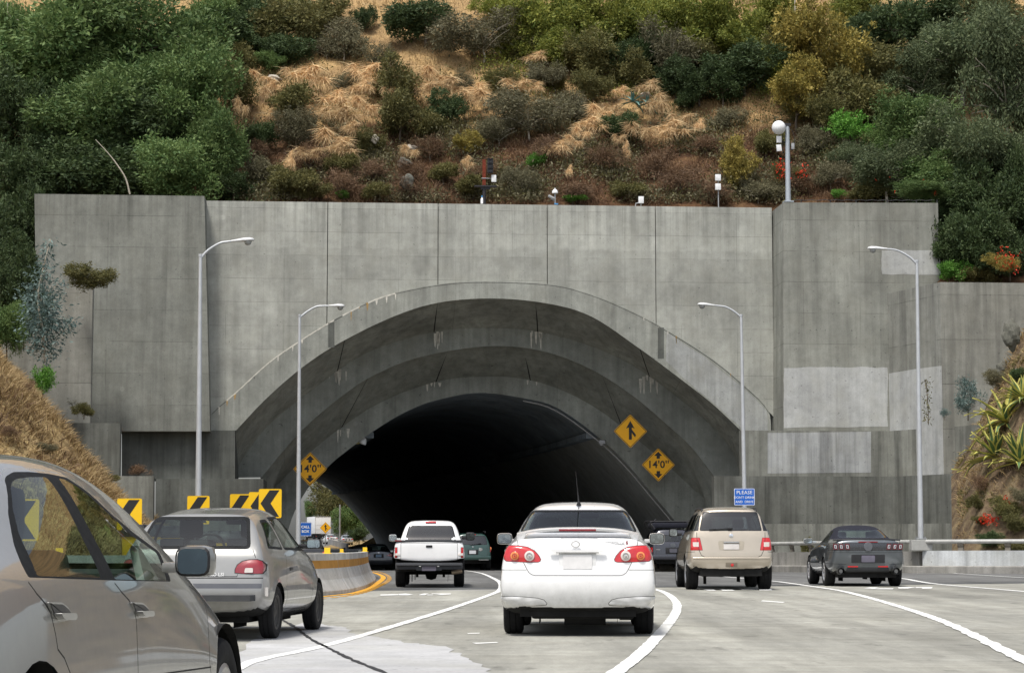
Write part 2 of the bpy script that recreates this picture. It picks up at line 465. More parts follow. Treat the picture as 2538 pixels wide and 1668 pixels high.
    def region(s,name,view,poly,mat,trim=0,trimmat=None,trimname=None,mirror=False,lim=None,tparent=None,push=0,gap=0):
        """cut the outline poly out of the shell as its own part; trim = width of a surround strip"""
        if view=='rear' and lim is None: lim=lambda p:p.y<.7
        jobs=[(view,poly)]
        if mirror:
            if view in('rear','front','top'): jobs.append((view,[(-x,z) for x,z in poly][::-1]))
            else: jobs.append(({'right':'left','left':'right'}[view],poly))
        ids=[]
        for vw,pl in jobs:
            par=tparent
            if gap:
                tg=s.newtag('@'+'panel gap',SEAM); s.cut(vw,inset(pl,-gap),tg,lim)
            if trim:
                t0=s.newtag(trimname or 'window_frame',trimmat or RUBBER,None); s.cut(vw,pl,t0,lim)
                pl2=inset(pl,trim)
            else: pl2=pl
            t1=s.newtag(name,mat,par); hit=s.cut(vw,pl2,t1,lim)
            if push:
                vs={v for f in hit for v in f.verts}
                mv={v:v.normal.copy() for v in vs if all(g in hit for g in v.link_faces)}
                for v,nv in mv.items(): v.co+=nv*push
            ids.append(t1)
        return ids
    def line(s,view,pts,w=.004,mirror=False,lim=None,mat=None,only=None):
        """a shut line: thin dark strip following pts, kept inside the body mesh"""
        jobs=[(view,pts)]
        if mirror:
            if view in('rear','front','top'): jobs.append((view,[(-x,z) for x,z in pts]))
            else: jobs.append(({'right':'left','left':'right'}[view],pts))
        for vw,pt in jobs:
            tg=s.newtag('@line',mat or SEAM)
            for a,b in zip(pt,pt[1:]):
                d=Vector((b[0]-a[0],b[1]-a[1])); 
                if d.length<1e-5: continue
                d.normalize(); n=Vector((-d.y,d.x))*w; e=d*w*.5
                A=Vector(a)-e; B=Vector(b)+e
                s.cut(vw,[tuple(A+n),tuple(A-n),tuple(B-n),tuple(B+n)],tg,lim,only)
    def arches(s,ys,r,zc,depth=.42,lip=0):
        for y in ys:
            poly=[(y+r*math.cos(2*math.pi*k/28),zc+r*math.sin(2*math.pi*k/28)) for k in range(28)]
            # straight sides down to below the sill
            poly=[(y+r*math.cos(math.pi*k/16),zc+r*math.sin(math.pi*k/16)) for k in range(17)]+[(y-r,-.05),(y+r,-.05)]
            for vw in('archr','archl'):
                t=s.newtag('@del',None); hit=s.cut(vw,poly,t)
                bmesh.ops.delete(s.bm,geom=hit,context='FACES')
        s.bm.normal_update()
        s.arch=(ys,r,zc,depth)
    def finish(s,paintmat,name='body',under_z=.33,smooth_keep=True):
        bm=s.bm; bm.normal_update()
        vn={v.index:v.normal.copy() for v in bm.verts}
        bm.verts.index_update()
        vn=[v.normal.copy() for v in bm.verts]
        groups={}
        for f in bm.faces: groups.setdefault(f[s.tg],[]).append(f)
        made={}
        def mk(nm,lst,mats,parent):
            idx={};V=[];N=[];Fs=[];mi=[]
            for f,m in lst:
                fi=[]
                for v in f.verts:
                    if v.index not in idx: idx[v.index]=len(V); V.append(v.co[:]); N.append(vn[v.index][:])
                    fi.append(idx[v.index])
                Fs.append(fi); mi.append(m)
            me=bpy.data.meshes.new(nm); me.from_pydata(V,[],Fs)
            for M in mats: me.materials.append(M)
            me.polygons.foreach_set('material_index',mi); me.polygons.foreach_set('use_smooth',[True]*len(Fs))
            me.update(); me.normals_split_custom_set_from_vertices(N)
            return link(bpy.data.objects.new(nm,me),parent)
        mats=[paintmat,UNDER]; lst=[]
        for t,(nm,m,par) in enumerate(s.tags):
            if t not in groups: continue
            if t==0:
                for f in groups[t]:
                    c=f.calc_center_median()
                    lst.append((f,1 if (f.normal.z<-.75 and c.z<under_z) else 0))
            elif nm.startswith('@'):
                if m not in mats: mats.append(m)
                lst+= [(f,mats.index(m)) for f in groups[t]]
        body=mk(name,lst,mats,s.root); s.body=body
        for t,(nm,m,par) in enumerate(s.tags):
            if t==0 or nm.startswith('@') or t not in groups: continue
            made[t]=mk(nm,[(f,0) for f in groups[t]],[m],made.get(par,s.root) if par else s.root)
        s.made=made
        from mathutils.bvhtree import BVHTree
        s.bvh=BVHTree.FromBMesh(bm)
        bm.free()
        # wheel housings and floor
        if hasattr(s,'arch'):
            ys,r,zc,dp=s.arch
            for y in ys:
                for sg in(1,-1):
                    A=[];B=[];b=MB()
                    for k in range(17):
                        w=math.pi*k/16
                        A.append((sg*(s.W-.03),y+(r+.012)*math.cos(w),zc+(r+.012)*math.sin(w))); B.append((sg*(s.W-dp),y+(r+.012)*math.cos(w),zc+(r+.012)*math.sin(w)))
                    b.strip(A,B); b.flat(B+[(sg*(s.W-dp),y-r,.12),(sg*(s.W-dp),y+r,.12)])
                    b.build('wheel_housing',UNDER,s.root)
        return body
    def part(s,name,mb,mat,parent=None,auto=40):
        return mb.build(name,mat,parent or s.root,auto=auto)
    def ry(s,x,z,d=0):
        h=s.bvh.ray_cast(Vector((x,-3,z)),Vector((0,1,0)))[0]
        return h.y if h is not None else d
    def rz(s,x,y,d=1.5):
        h=s.bvh.ray_cast(Vector((x,y,5)),Vector((0,0,-1)))[0]
        return h.z if h is not None else d
    def rx(s,y,z,sg=1,d=.8):
        h=s.bvh.ray_cast(Vector((sg*5,y,z)),Vector((-sg,0,0)))[0]
        return h.x if h is not None else d*sg
    def decal(s,name,poly,mat,lift=.008,parent=None,th=None):
        """thin raised plate that follows the rear of the shell"""
        P=[];n=len(poly)
        for i in range(n):
            a=Vector(poly[i]);b=Vector(poly[(i+1)%n]);k=max(1,int((b-a).length/.06))
            P+=[tuple(a.lerp(b,t/k)) for t in range(k)]
        y=[s.ry(x,z) for x,z in P]; mb=MB(); cx=sum(p[0] for p in P)/len(P); cz=sum(p[1] for p in P)/len(P)
        o=[(x,yy-lift,z) for (x,z),yy in zip(P,y)]; inn=[(x,yy+.01,z) for (x,z),yy in zip(P,y)]
        m=len(P); c=(cx,min(s.ry(cx,cz)-lift,sum(y)/m-lift),cz)
        mb.add(o+[c],[(i,(i+1)%m,m) for i in range(m)]); mb.strip(o+[o[0]],inn+[inn[0]])
        return s.part(name,mb,mat,parent,auto=30)
    def wheel(s,x,y,r,w,rim=None,spokes=7,steel=False,zc=None):
        sg=1 if x>0 else -1; zc=r if zc is None else zc
        e=empty('wheel',(x,y,zc),0,parent=s.root)
        M=Matrix.Rotation(R(90)*sg,4,'Y')
        ri=r*.66
        b=MB(); prof=[(ri,-w*.42),(ri+.02,-w*.48),(r*.86,-w*.5),(r*.96,-w*.44),(r,-w*.33),(r,-w*.18),(r-.008,-w*.17),(r-.008,-w*.13),(r,-w*.12),(r,w*.12),(r-.008,w*.13),(r-.008,w*.17),(r,w*.18),(r,w*.33),(r*.96,w*.44),(r*.86,w*.5),(ri+.02,w*.48),(ri,w*.42),(ri,-w*.42)]
        b.lathe(prof,32,0,M); b.build('tyre',TYRE,e,auto=35)
        b=MB()
        b.lathe([(ri,w*.43),(ri-.012,w*.44),(ri-.03,w*.36),(ri-.035,w*.05),(.0,w*.05)],28,1 if not steel else 0,M)
        if steel:
            b.lathe([(ri-.02,w*.30),(ri*.72,w*.34),(ri*.55,w*.22),(ri*.35,w*.26),(.03,w*.36),(0,w*.36)],24,0,M)
        else:
            b.lathe([(ri,w*.44),(ri-.018,w*.47),(ri-.04,w*.40)],28,0,M)
            b.lathe([(.06,w*.28),(.055,w*.37),(.03,w*.4),(0,w*.4)],20,0,M)
            for k in range(spokes):
                a=2*math.pi*k/spokes
                q=Matrix.Rotation(a,4,'Z')
                vs=[M@(q@Vector(p)) for p in [(.04,-.028,w*.36),(ri-.02,-.022,w*.42),(ri-.02,.022,w*.42),(.04,.028,w*.36),(.04,-.035,w*.2),(ri-.02,-.03,w*.28),(ri-.02,.03,w*.28),(.04,.035,w*.2)]]
                b.add(vs,[(0,1,2,3),(0,4,5,1),(2,6,7,3),(1,5,6,2)],0)
        b.build('rim',[rim or RIM,BLACK],e,auto=35)
        return e
    def mirror_(s,x,y,z,mat,w=.2,h=.13,d=.12,glassmat=None,stalk=.1,yaw=0):
        sg=1 if x>0 else -1
        b=MB(); b.box((0,0,0),(w,d,h),0,None,min(h*.32,d*.4))
        b.box((-sg*(w/2+stalk/2-.03),.0,-h*.2),(stalk+.06,d*.5,h*.35),0,None,.015)
        o=s.part('wing_mirror',b,mat); o.location=(x,y,z); o.rotation_euler=(0,0,yaw)
        b=MB(); poly=rpoly([(-w*.42,-h*.40),(w*.42,-h*.40),(w*.42,h*.40),(-w*.42,h*.40)],h*.25)
        b.prism(poly,0,.006,lambda u,v,dd:(u,-d/2-dd+.002,v)); b2=b.build('mirror_glass',glassmat or MIRROR,o)
        b=MB(); pl=inset(poly,-.008)
        for a,c,e_,f in zip(poly,poly[1:]+poly[:1],pl,pl[1:]+pl[:1]):
            b.flat([(a[0],-d/2-.009,a[1]),(c[0],-d/2-.009,c[1]),(f[0],-d/2-.002,f[1]),(e_[0],-d/2-.002,e_[1])])
        b.build('mirror_surround',BLACK,o)
        return o
    def seats(s,y,z,xs=(-.37,.37),wheelx=-.37,dash=None,rear=None,h=.62,wheel=True):
        for x in xs:
            b=MB(); b.box((0,0,.0),(.48,.14,h),0,Matrix.Rotation(R(-14),3,'X'),.05)
            b.box((0,.25,-h*.42),(.5,.5,.16),0,None,.05)
            o=s.part('seat',b,SEAT); o.location=(x,y,z)
            b=MB(); b.box((0,0,0),(.26,.10,.19),0,None,.04); b.tube([(-.06,0,-.2),(-.06,0,-.05)],.01); b.tube([(.06,0,-.2),(.06,0,-.05)],.01)
            q=b.build('headrest',SEAT,o,auto=40); q.location=(0,-.09,h*.5+.11)
        if rear is not None:
            b=MB(); b.box((0,0,0),(1.22,.16,.5),0,Matrix.Rotation(R(-18),3,'X'),.05); o=s.part('rear_seat',b,SEAT); o.location=(0,rear,z-.06)
            for x in(-.36,.36):
                b=MB(); b.box((0,0,0),(.26,.09,.13),0,None,.035); q=b.build('headrest',SEAT,o,auto=40); q.location=(x,-.10,.30)
        if dash is not None:
            b=MB(); b.box((0,dash,z+.12),(1.3,.4,.2),0,None,.06); b.box((0,dash-1.4,z-.3),(1.35,2.6,.06)); s.part('dashboard',b,SEAT)
            if wheel:
                b=MB(); pts=[(.185*math.cos(2*math.pi*k/24),.185*math.sin(2*math.pi*k/24),0) for k in range(25)]
                b.tube(pts,.016,8); b.box((0,0,-.02),(.34,.05,.03)); b.box((0,-.08,-.02),(.05,.2,.03))
                o=s.part('steering_wheel',b,SEAT); o.location=(wheelx,dash-.32,z+.20); o.rotation_euler=(R(62),0,0)
    def plate(s,x,y,z,mat=None,w=.31,h=.155,tilt=0):
        b=MB(); b.prism(rpoly([(-w/2,-h/2),(w/2,-h/2),(w/2,h/2),(-w/2,h/2)],.012),0,.008,lambda u,v,d:(u,-d,v))
        o=s.part('number_plate',b,mat or PLATE); o.location=(x,y,z); o.rotation_euler=(tilt,0,0); return o
    def discs(s,name,view,c,r,mat,y,parent=None,dome=.012):
        b=MB(); M=Matrix.Translation((c[0],y,c[1]))@Matrix.Rotation(R(90),4,'X')
        b.lathe([(r,0),(r*.95,dome*.6),(r*.6,dome),(0,dome*1.1)],20,0,M); return s.part(name,b,mat,parent)
    def surf_y(s,x,z,rear=True):
        """depth of the rear face at x,z"""
        best=None
        for f in s.bm.faces:
            if (f.normal.y<-.05)!=rear and (f.normal.y>.05)==rear: continue
            c=[(v.co.x,v.co.z) for v in f.verts]
            if in_poly(x,z,c):
                yy=sum(v.co.y for v in f.verts)/len(f.verts)
                # plane solve
                if abs(f.normal.y)>1e-3:
                    p=f.verts[0].co; yy=p.y-(f.normal.x*(x-p.x)+f.normal.z*(z-p.z))/f.normal.y
                if best is None or (yy<best if rear else yy>best): best=yy
        return best if best is not None else 0
def rot180(poly): return [(-x,z) for x,z in poly][::-1]
# ------------------------------------------------------------------ road and ground
def road_material():
    m,nt,out=newmat('road concrete and asphalt')
    c=coords(nt); sep=nd(nt,'ShaderNodeSeparateXYZ'); nt.links.new(c,sep.inputs[0]); X,Y=sep.outputs[0],sep.outputs[1]
    cs=coords(nt,(1.1,.06,1)); cs2=coords(nt,(3.2,.5,1)); cx=coords(nt,(.35,2.6,1))
    big=maprange(nt,noise(nt,c,.16,5,.6),.3,.7,.80,1.2)
    st=maprange(nt,noise(nt,cs,1,4,.6),.3,.7,.72,1.18)
    st2=maprange(nt,noise(nt,cs2,1,4,.7),.3,.75,.86,1.1)
    cross=maprange(nt,noise(nt,cx,1,3,.6),.35,.7,1.05,.86)
    fine=maprange(nt,noise(nt,c,40,3,.7),.25,.75,.84,1.16)
    oil=maprange(nt,noise(nt,coords(nt,(2.2,.7,1)),1.3,4,.6),.60,.74,1,.55)
    v=math_(nt,'MULTIPLY',math_(nt,'MULTIPLY',big,st),math_(nt,'MULTIPLY',st2,fine))
    lane=maprange(nt,math_(nt,'SINE',math_(nt,'ADD',math_(nt,'MULTIPLY',X,3.4),maprange(nt,noise(nt,coords(nt,(.1,.05,1)),1,2),.2,.8,-4,4))),-1,1,.90,1.05)
    v=math_(nt,'MULTIPLY',v,lane)
    grain=maprange(nt,noise(nt,coords(nt,(5,1.6,1)),1,5,.75),.3,.7,.86,1.12)
    v=math_(nt,'MULTIPLY',math_(nt,'MULTIPLY',math_(nt,'MULTIPLY',v,grain),cross),oil)
    # old asphalt beyond the joint line, pale worn concrete in front of it
    e=math_(nt,'SUBTRACT',Y,math_(nt,'ADD',48.2,math_(nt,'MULTIPLY',X,.55)))
    e=math_(nt,'ADD',e,maprange(nt,noise(nt,c,1.5,3),.2,.8,-.25,.25))
    far=maprange(nt,e,-.08,.08,0,1)
    band=math_(nt,'MULTIPLY',maprange(nt,e,0,.1,0,1),maprange(nt,e,2.2,3.2,1,0))
    colc=mixc(nt,maprange(nt,noise(nt,c,.5,3),.35,.7,0,.5),(.35,.345,.305),(.29,.28,.235))
    cola=mixc(nt,band,(.155,.155,.15),(.095,.098,.098))
    col=mixc(nt,far,colc,cola)
    cc=nd(nt,'ShaderNodeVectorMath',operation='SCALE'); nt.links.new(col,cc.inputs[0]); nt.links.new(v,cc.inputs['Scale'])
    principled(nt,out,cc.outputs[0],.85,0,.3,0,noise(nt,c,60,3,.7),.004); return m
def build_road():
    m=road_material()
    ys=[-60,-30]+list(range(-10,120,5))+list(range(120,440,10))+[460,520]
    xs=[-60,-30,-15,-8,0,8,15,30,60]
    mb=MB(); vs=[(x,y,zroad(y)) for y in ys for x in xs]; n=len(xs)
    mb.add(vs,[(i*n+k,i*n+k+1,(i+1)*n+k+1,(i+1)*n+k) for i in range(len(ys)-1) for k in range(n-1)])
    tag(mb.build('road',m,smooth=True),'pale worn concrete road turning to dark asphalt at the tunnel',kind='structure')
    g=MB(); g.flat([(-2500,-800,-1.2),(2500,-800,-1.2),(2500,4000,-1.2),(-2500,4000,-1.2)])
    tag(g.build('ground',plain('earth',(.17,.17,.15),.95)),'bare earth around the road',kind='structure')
    # marking paint: worn white and yellow
    def markmat(name,col):
        m,nt,out=newmat(name); c=coords(nt)
        v=maprange(nt,noise(nt,c,6,5,.7),.3,.65,.72,1.05)
        cc=nd(nt,'ShaderNodeVectorMath',operation='SCALE'); cc.inputs[0].default_value=col; nt.links.new(v,cc.inputs['Scale'])
        principled(nt,out,cc.outputs[0],.75); return m
    WH=markmat('white road paint',(.78,.78,.75)); YE=markmat('yellow road paint',(.72,.36,.03)); TAR=plain('tar seal',(.02,.02,.021),.7)
    DK=plain('dark gutter asphalt',(.05,.05,.052),.85); LC=concrete('pale concrete patch',.415,.0,False,blotch=.14,bump=False)
    def strip(name,pts,w,mat,lift,label,jag=.0,dash=None,off=0,n=10,px=True):
        P=[gnd(a,b,lift) for a,b in pts] if px else [Vector((a,b,zroad(b)+lift)) for a,b in pts]
        P=catmull(P,n); L=sum((b-a).length for a,b in zip(P,P[1:])); P=resample(P,max(int(L/.22),12))
        mb=MB(); rnd=random.Random(len(pts)*7+int(w*1000)); A=[];B=[]
        for i,p in enumerate(P):
            t=(P[min(i+1,len(P)-1)]-P[max(i-1,0)]); t.z=0; t.normalize(); nrm=Vector((-t.y,t.x,0))
            j=1+rnd.uniform(-jag,jag)
            A.append(p+nrm*(off+w*.5*j)); B.append(p+nrm*(off-w*.5*j))
            A[-1].z=B[-1].z=zroad(p.y)+lift
        if dash is None: mb.strip(A,B)
        else:
            k=0
            while k+dash[0]<len(A):
                mb.strip(A[k:k+dash[0]+1],B[k:k+dash[0]+1]); k+=dash[0]+dash[1]
        return tag(mb.build(name,mat),label,kind='structure')
    A=[(560,1668),(640,1634),(800,1600),(960,1555),(1120,1506),(1220,1471),(1240,1460),(1240,1444),(1220,1431),(1193,1420),(1159,1414),(1110,1409.5)]
    strip('lane_line',A,.13,WH,.008,'white lane line curving past the left of the white sedan',.12)
    B=[(1480,1690),(1530,1662),(1592,1614),(1639,1565),(1668,1529),(1678,1507),(1674,1489),(1652,1470),(1621,1459),(1560,1446),(1480,1434),(1400,1424)]
    strip('lane_line',B,.14,WH,.008,'broad white lane line bending out on the right of the white sedan',.1)
    C=[(2700,1708),(2538,1634),(2306,1527),(2106,1468),(2010,1452),(1912,1439),(1800,1429),(1690,1421)]
    strip('lane_line',C,.15,WH,.008,'white lane line sweeping between the beige van and dark convertible',.2)
    D=[(2700,1482),(2538,1465),(2306,1444.5),(2237,1433),(2150,1426),(2000,1417)]
    strip('lane_line',D,.17,WH,.008,'white lane line to the right of the dark convertible',.2)
    E=[(2700,1439),(2538,1431),(2220,1415),(1912,1409),(1780,1406.5),(1640,1405)]
    strip('lane_line',E,.14,WH,.008,'thin white edge line along the concrete parapet',.05)
    Yl=[(770,1480),(815,1476),(880,1468),(916,1455),(940,1441),(950,1431),(942,1424),(919,1417),(885,1412)]
    strip('lane_line',Yl,.16,YE,.008,'solid yellow edge line around the nose of the curved barrier')
    Y2=[(790,1483),(850,1477),(905,1466),(938,1452),(960,1440),(965,1431),(956,1423),(932,1415.5),(900,1411)]
    strip('lane_line',Y2,.14,YE,.008,'dashed yellow line outside the solid one by the barrier',0,(2,2))
    # dark gutter between barrier and yellow line
    G=[gnd(a,b,.004) for a,b in [(815,1473),(866,1463),(905,1448),(925,1430),(936,1427),(940,1433),(925,1447),(895,1460),(850,1471),(818,1474)]]
    mb=MB(); mb.flat(G); tag(mb.build('gutter',DK),'dark gutter strip at the foot of the curved barrier',kind='structure')
    # tar seam and pale patch
    strip('tar_seam',[(700,1535),(730,1552),(770,1582),(815,1605),(870,1632),(950,1664),(1010,1690)],.045,TAR,.008,'black tar seam running from the hatchback wheel',.45)
    P=[gnd(a,b,.004) for a,b in [(560,1668),(600,1600),(640,1574),(690,1560),(760,1541),(800,1548),(850,1552),(868,1566),(930,1578),(1010,1592),(1100,1600),(1160,1630),(1200,1650),(1250,1690),(900,1700),(600,1700)]]
    rr=random.Random(3); Q=[]
    for a,b in zip(P,P[1:]+P[:1]):
        for k in range(6): q=a.lerp(b,k/6); q.x+=rr.uniform(-.06,.06); q.y+=rr.uniform(-.12,.12); Q.append(q)
    mb=MB(); mb.flat(Q); tag(mb.build('road_patch',LC),'pale newer concrete slab edge in the foreground',kind='structure')
    mb=MB()
    for a,b,w in [((1000,1463),(1236,1461.5),.10),((1512,1461),(1700,1463),.10),((1914,1447.5),(2006,1446.5),.12)]:
        p,q=gnd(*a,.006),gnd(*b,.006); n=Vector((0,w,0)); mb.flat([p-n,q-n,q+n,p+n])
    tag(mb.build('expansion_joint',concrete('joint filler',.42,.0,False,bump=False)),'light expansion joint across the lanes before the tunnel',kind='structure')
    for pts in ([(1170,1592),(1230,1590),(1236,1592),(1180,1594.5)],[(1890,1487),(1945,1491),(1940,1493),(1886,1489)],[(1158,1568),(1188,1567),(1189,1569),(1160,1570)]):
        mb=MB(); mb.flat([gnd(a,b,.004) for a,b in pts]); tag(mb.build('paint_scrap',WH),'short worn white paint scrap on the road',kind='structure')
    # worn painted words, far too flat to read from here
    def word(strokes,label):
        mb=MB()
        for s in strokes: mb.flat([gnd(a,b,.008) for a,b in s])
        tag(mb.build('road_lettering',WH),label,kind='structure')
    def zz(L,x0,y0,k): return [[(x0+a*k,y0+b*k) for a,b in s] for s in L]
    word(zz([[(350,1410),(600,1404),(600,1420),(352,1426)],[(600,1402),(700,1396),(810,1412),(720,1422),(610,1420)],[(890,1412),(960,1396),(1020,1396),(960,1420),(888,1420)],[(1000,1412),(1080,1412),(1080,1421),(1000,1421)],[(1060,1396),(1330,1395),(1325,1408),(1180,1417),(1100,1416),(1200,1404),(1060,1404)]],880,1220,.179),'worn white painted word behind the white pickup')
    word(zz([[(515,1012),(590,1004),(635,1020),(560,1020)],[(650,1005),(760,1006),(800,1020),(690,1022)],[(830,1005),(1000,1004),(1000,1012),(860,1014)],[(1010,1004),(1120,1004),(1135,1017),(1020,1018)]],1600,1180,.2773),'worn white painted word behind the beige van')
    word(zz([[(770,888),(820,880),(900,880),(860,888),(1010,888),(1000,896),(900,895)],[(1040,880),(1130,877),(1190,880),(1120,890),(1050,890)],[(1180,878),(1320,878),(1310,890),(1230,892),(1240,884),(1190,886)]],1900,1180,.312),'worn white painted word behind the dark convertible')
# ------------------------------------------------------------------ tunnel portal
D0,TH=110.0,R(4.5)
EU=Vector((math.cos(TH),math.sin(TH),0)); EW=Vector((-math.sin(TH),math.cos(TH),0)); PO=Vector((0,D0,0))
def PL(xd,yd,w):
    d=ray(xd*K,yd*K); o=Vector((0,0,CH))
    t=((PO-o).dot(EW)+w)/d.dot(EW); p=o+d*t
    return Vector(((p-PO).dot(EU),p.z))
def L2W(u,w,z): return PO+EU*u+EW*w+Vector((0,0,z))
R1O=[(488,1000),(488,965),(555,905),(624,842),(694,793),(767,748),(835,712),(902,685),(1021,661),(1130,654),(1279,661),(1360,680),(1440,711),(1532,757),(1655,834),(1747,911),(1777,941),(1790,965),(1792,1003)]
R1I=[(549,1000),(617,928),(701,855),(784,800),(902,741),(1007,706),(1125,694),(1250,702),(1367,732),(1482,807),(1586,884),(1660,942),(1724,1003)]
R2O=[(546,1110),(556,1080),(585,1035),(631,981),(728,904),(815,841),(902,800),(1028,768),(1145,763),(1244,770),(1359,799),(1463,845),(1559,911),(1643,980),(1700,1045),(1722,1108)]
R2I=[(608,1109),(659,1047),(714,988),(798,918),(868,873),(972,831),(1128,805),(1256,815),(1371,857),(1471,920),(1547,984),(1605,1037),(1661,1108)]
R3O=[(612,1345),(612,1180),(659,1112),(743,1032),(815,978),(868,944),(947,908),(1038,882),(1132,875),(1214,880),(1302,905),(1386,949),(1459,1003),(1532,1064),(1604,1130),(1655,1190),(1657,1345)]
R3I=[(648,1345),(674,1217),(714,1137),(760,1087),(798,1054),(868,1002),(937,960),(1007,932),(1111,913),(1221,926),(1298,949),(1394,1018),(1459,1079),(1524,1156),(1566,1206),(1606,1262),(1640,1345)]
WR=(-.30,3.1,6.2)
NA=72
def arc(pts,w,n=NA): return resample(catmull([PL(a,b,w) for a,b in pts],8),n)
def v3(p,w): return (p.x,w,p.y)
def drips(mb,pts,w,rnd,m,lmin=.15,lmax=.6,wd=.07,prob=1):
    for p in pts:
        if rnd.random()>prob*.7: continue
        L=rnd.uniform(lmin,lmax); a=rnd.uniform(.4,1)*wd; x=p[0]+rnd.uniform(-.05,.05); z=p[1]
        mb.flat([(x-a,w,z),(x+a,w,z),(x+a*.7,w,z-L*.5),(x+a*.2,w,z-L),(x-a*.3,w,z-L*.9),(x-a*.8,w,z-L*.4)],m)
def build_portal():
    global PORTAL
    C1=concrete('headwall concrete',.36,.20,True,1.22,(16.3,1.14),.28,(.985,1,.905),True,18.7,True)
    C2=concrete('pylon concrete',.24,.28,True,1.6,None,.2,(.975,1,.89),True,19,True)
    C2R=concrete('right pylon concrete',.28,.30,True,1.6,None,.2,(.98,1,.89),True,19,True)
    CR1=concrete('outer arch concrete',.305,.35,False,1,None,.28,(.97,1,.90),True,None,True)
    CR2=concrete('middle arch concrete',.27,.30,False,1,None,.28,(.955,1,.90),True,None,True)
    CR3=concrete('inner arch concrete',.27,.30,False,1,None,.30,(.955,1,.90),True,None,True)
    CD=concrete('dark step concrete',.13,.45,False,1,None,.28,(.95,1,.91))  # darker base colour for the step blocks and face bands
    CL=concrete('pale cover paint',.46,.22,False,1,None,.14,(.98,1,.98))
    CLS=concrete('streaked cover paint',.40,.60,False,1,None,.2,(.97,1,1))
    EFF=plain('lime bloom',(.55,.53,.47),.9,0,.2,0,.3,6); OCH=plain('rust drip',(.36,.24,.10),.9,0,.2,0,.4,6)
    JT=plain('joint shadow gap',(.012,.012,.012),.95)
    root=empty('tunnel_portal',PO,TH,'grey concrete tunnel portal with three stepped arches under the hillside','tunnel portal'); PORTAL=root
    rnd=random.Random(5)
    # head wall panels between joints
    xs=[477,761,1018,1272,1524,1796]
    top=lambda x: 468+(x-477)*(14/1316.)
    r1=[Vector(p) for p in catmull(R1O,10)]
    def arcy(x):
        best=None
        for a,b in zip(r1,r1[1:]):
            if min(a.x,b.x)<=x<=max(a.x,b.x) and abs(b.x-a.x)>1e-6:
                y=a.y+(b.y-a.y)*(x-a.x)/(b.x-a.x); best=y if best is None else min(best,y)
        return best if best is not None else 1000
    ztop=.5*(PL(477,468,0).y+PL(1793,482,0).y)
    for i,(a,b) in enumerate(zip(xs,xs[1:])):
        a2=a+.9; b2=b-.9
        pts=[]
        ua=PL(a2,600,0).x; ub=PL(b2,600,0).x
        pts=[(ua,ztop),(ub,ztop)]
        for k in range(13):
            x=b2+(a2-b2)*k/12; p=PL(x,min(arcy(min(max(x,490),1789))+9,1003),0); pts.append((ub+(ua-ub)*k/12,p.y))
        mb=MB(); mb.prism(pts,0,.7,lambda u,v,d:(u,d,v)); mb.build('wall_panel',C1,root)
    for x in xs[1:-1]:
        mb=MB(); p=PL(x,min(arcy(x)+6,760),0); mb.box((p.x,.35,(ztop+p.y)/2-.05),(.3,.1,ztop-p.y-.1))
        mb.build('joint_backing',JT,root)
    # rough horizontal cracks and lift steps cast in the wall: thin shadow lines
    # pylons
    def block(name,pd,wf,wb,mat):
        poly=[PL(a,b,wf) for a,b in pd]
        mb=MB(); mb.prism([(p.x,p.y) for p in poly],wf,wb,lambda u,v,d:(u,d,v)); return mb.build(name,mat,root)
    block('pylon',[(80,451),(475,456),(488,1002),(88,1002)],-1.3,1.2,C2)
    block('pylon',[(1821,471),(2180,472),(2192,1080),(1821,1080)],-2.6,1.2,C2R)
    # light paint over graffiti
    def patch(pd,w,mat,jag=.03):
        P=[PL(a,b,w) for a,b in pd]; Q=[]
        for a,b in zip(P,P[1:]+P[:1]):
            for k in range(5): q=a.lerp(b,k/5); Q.append((q.x+rnd.uniform(-jag,jag),w,q.y+rnd.uniform(-jag,jag)))
        mb=MB(); mb.flat(Q); mb.build('paint_patch',mat,root)
    patch([(2049,583),(2184,582),(2187,638),(2049,638)],-2.604,CL)
    patch([(1822,855),(1900,853),(2000,853),(2063,855),(2063,992),(1822,994)],-2.604,CL)
    # stepped side blocks left of the arches
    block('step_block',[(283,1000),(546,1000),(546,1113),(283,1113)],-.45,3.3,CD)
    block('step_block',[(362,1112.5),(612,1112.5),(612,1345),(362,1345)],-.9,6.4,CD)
    # arches
    arcs=[(arc(R1O,WR[0]),arc(R1I,WR[0])),(arc(R2O,WR[1]),arc(R2I,WR[1])),(arc(R3O,WR[2]),arc(R3I,WR[2]))]
    mats=[CR1,CR2,CR3]
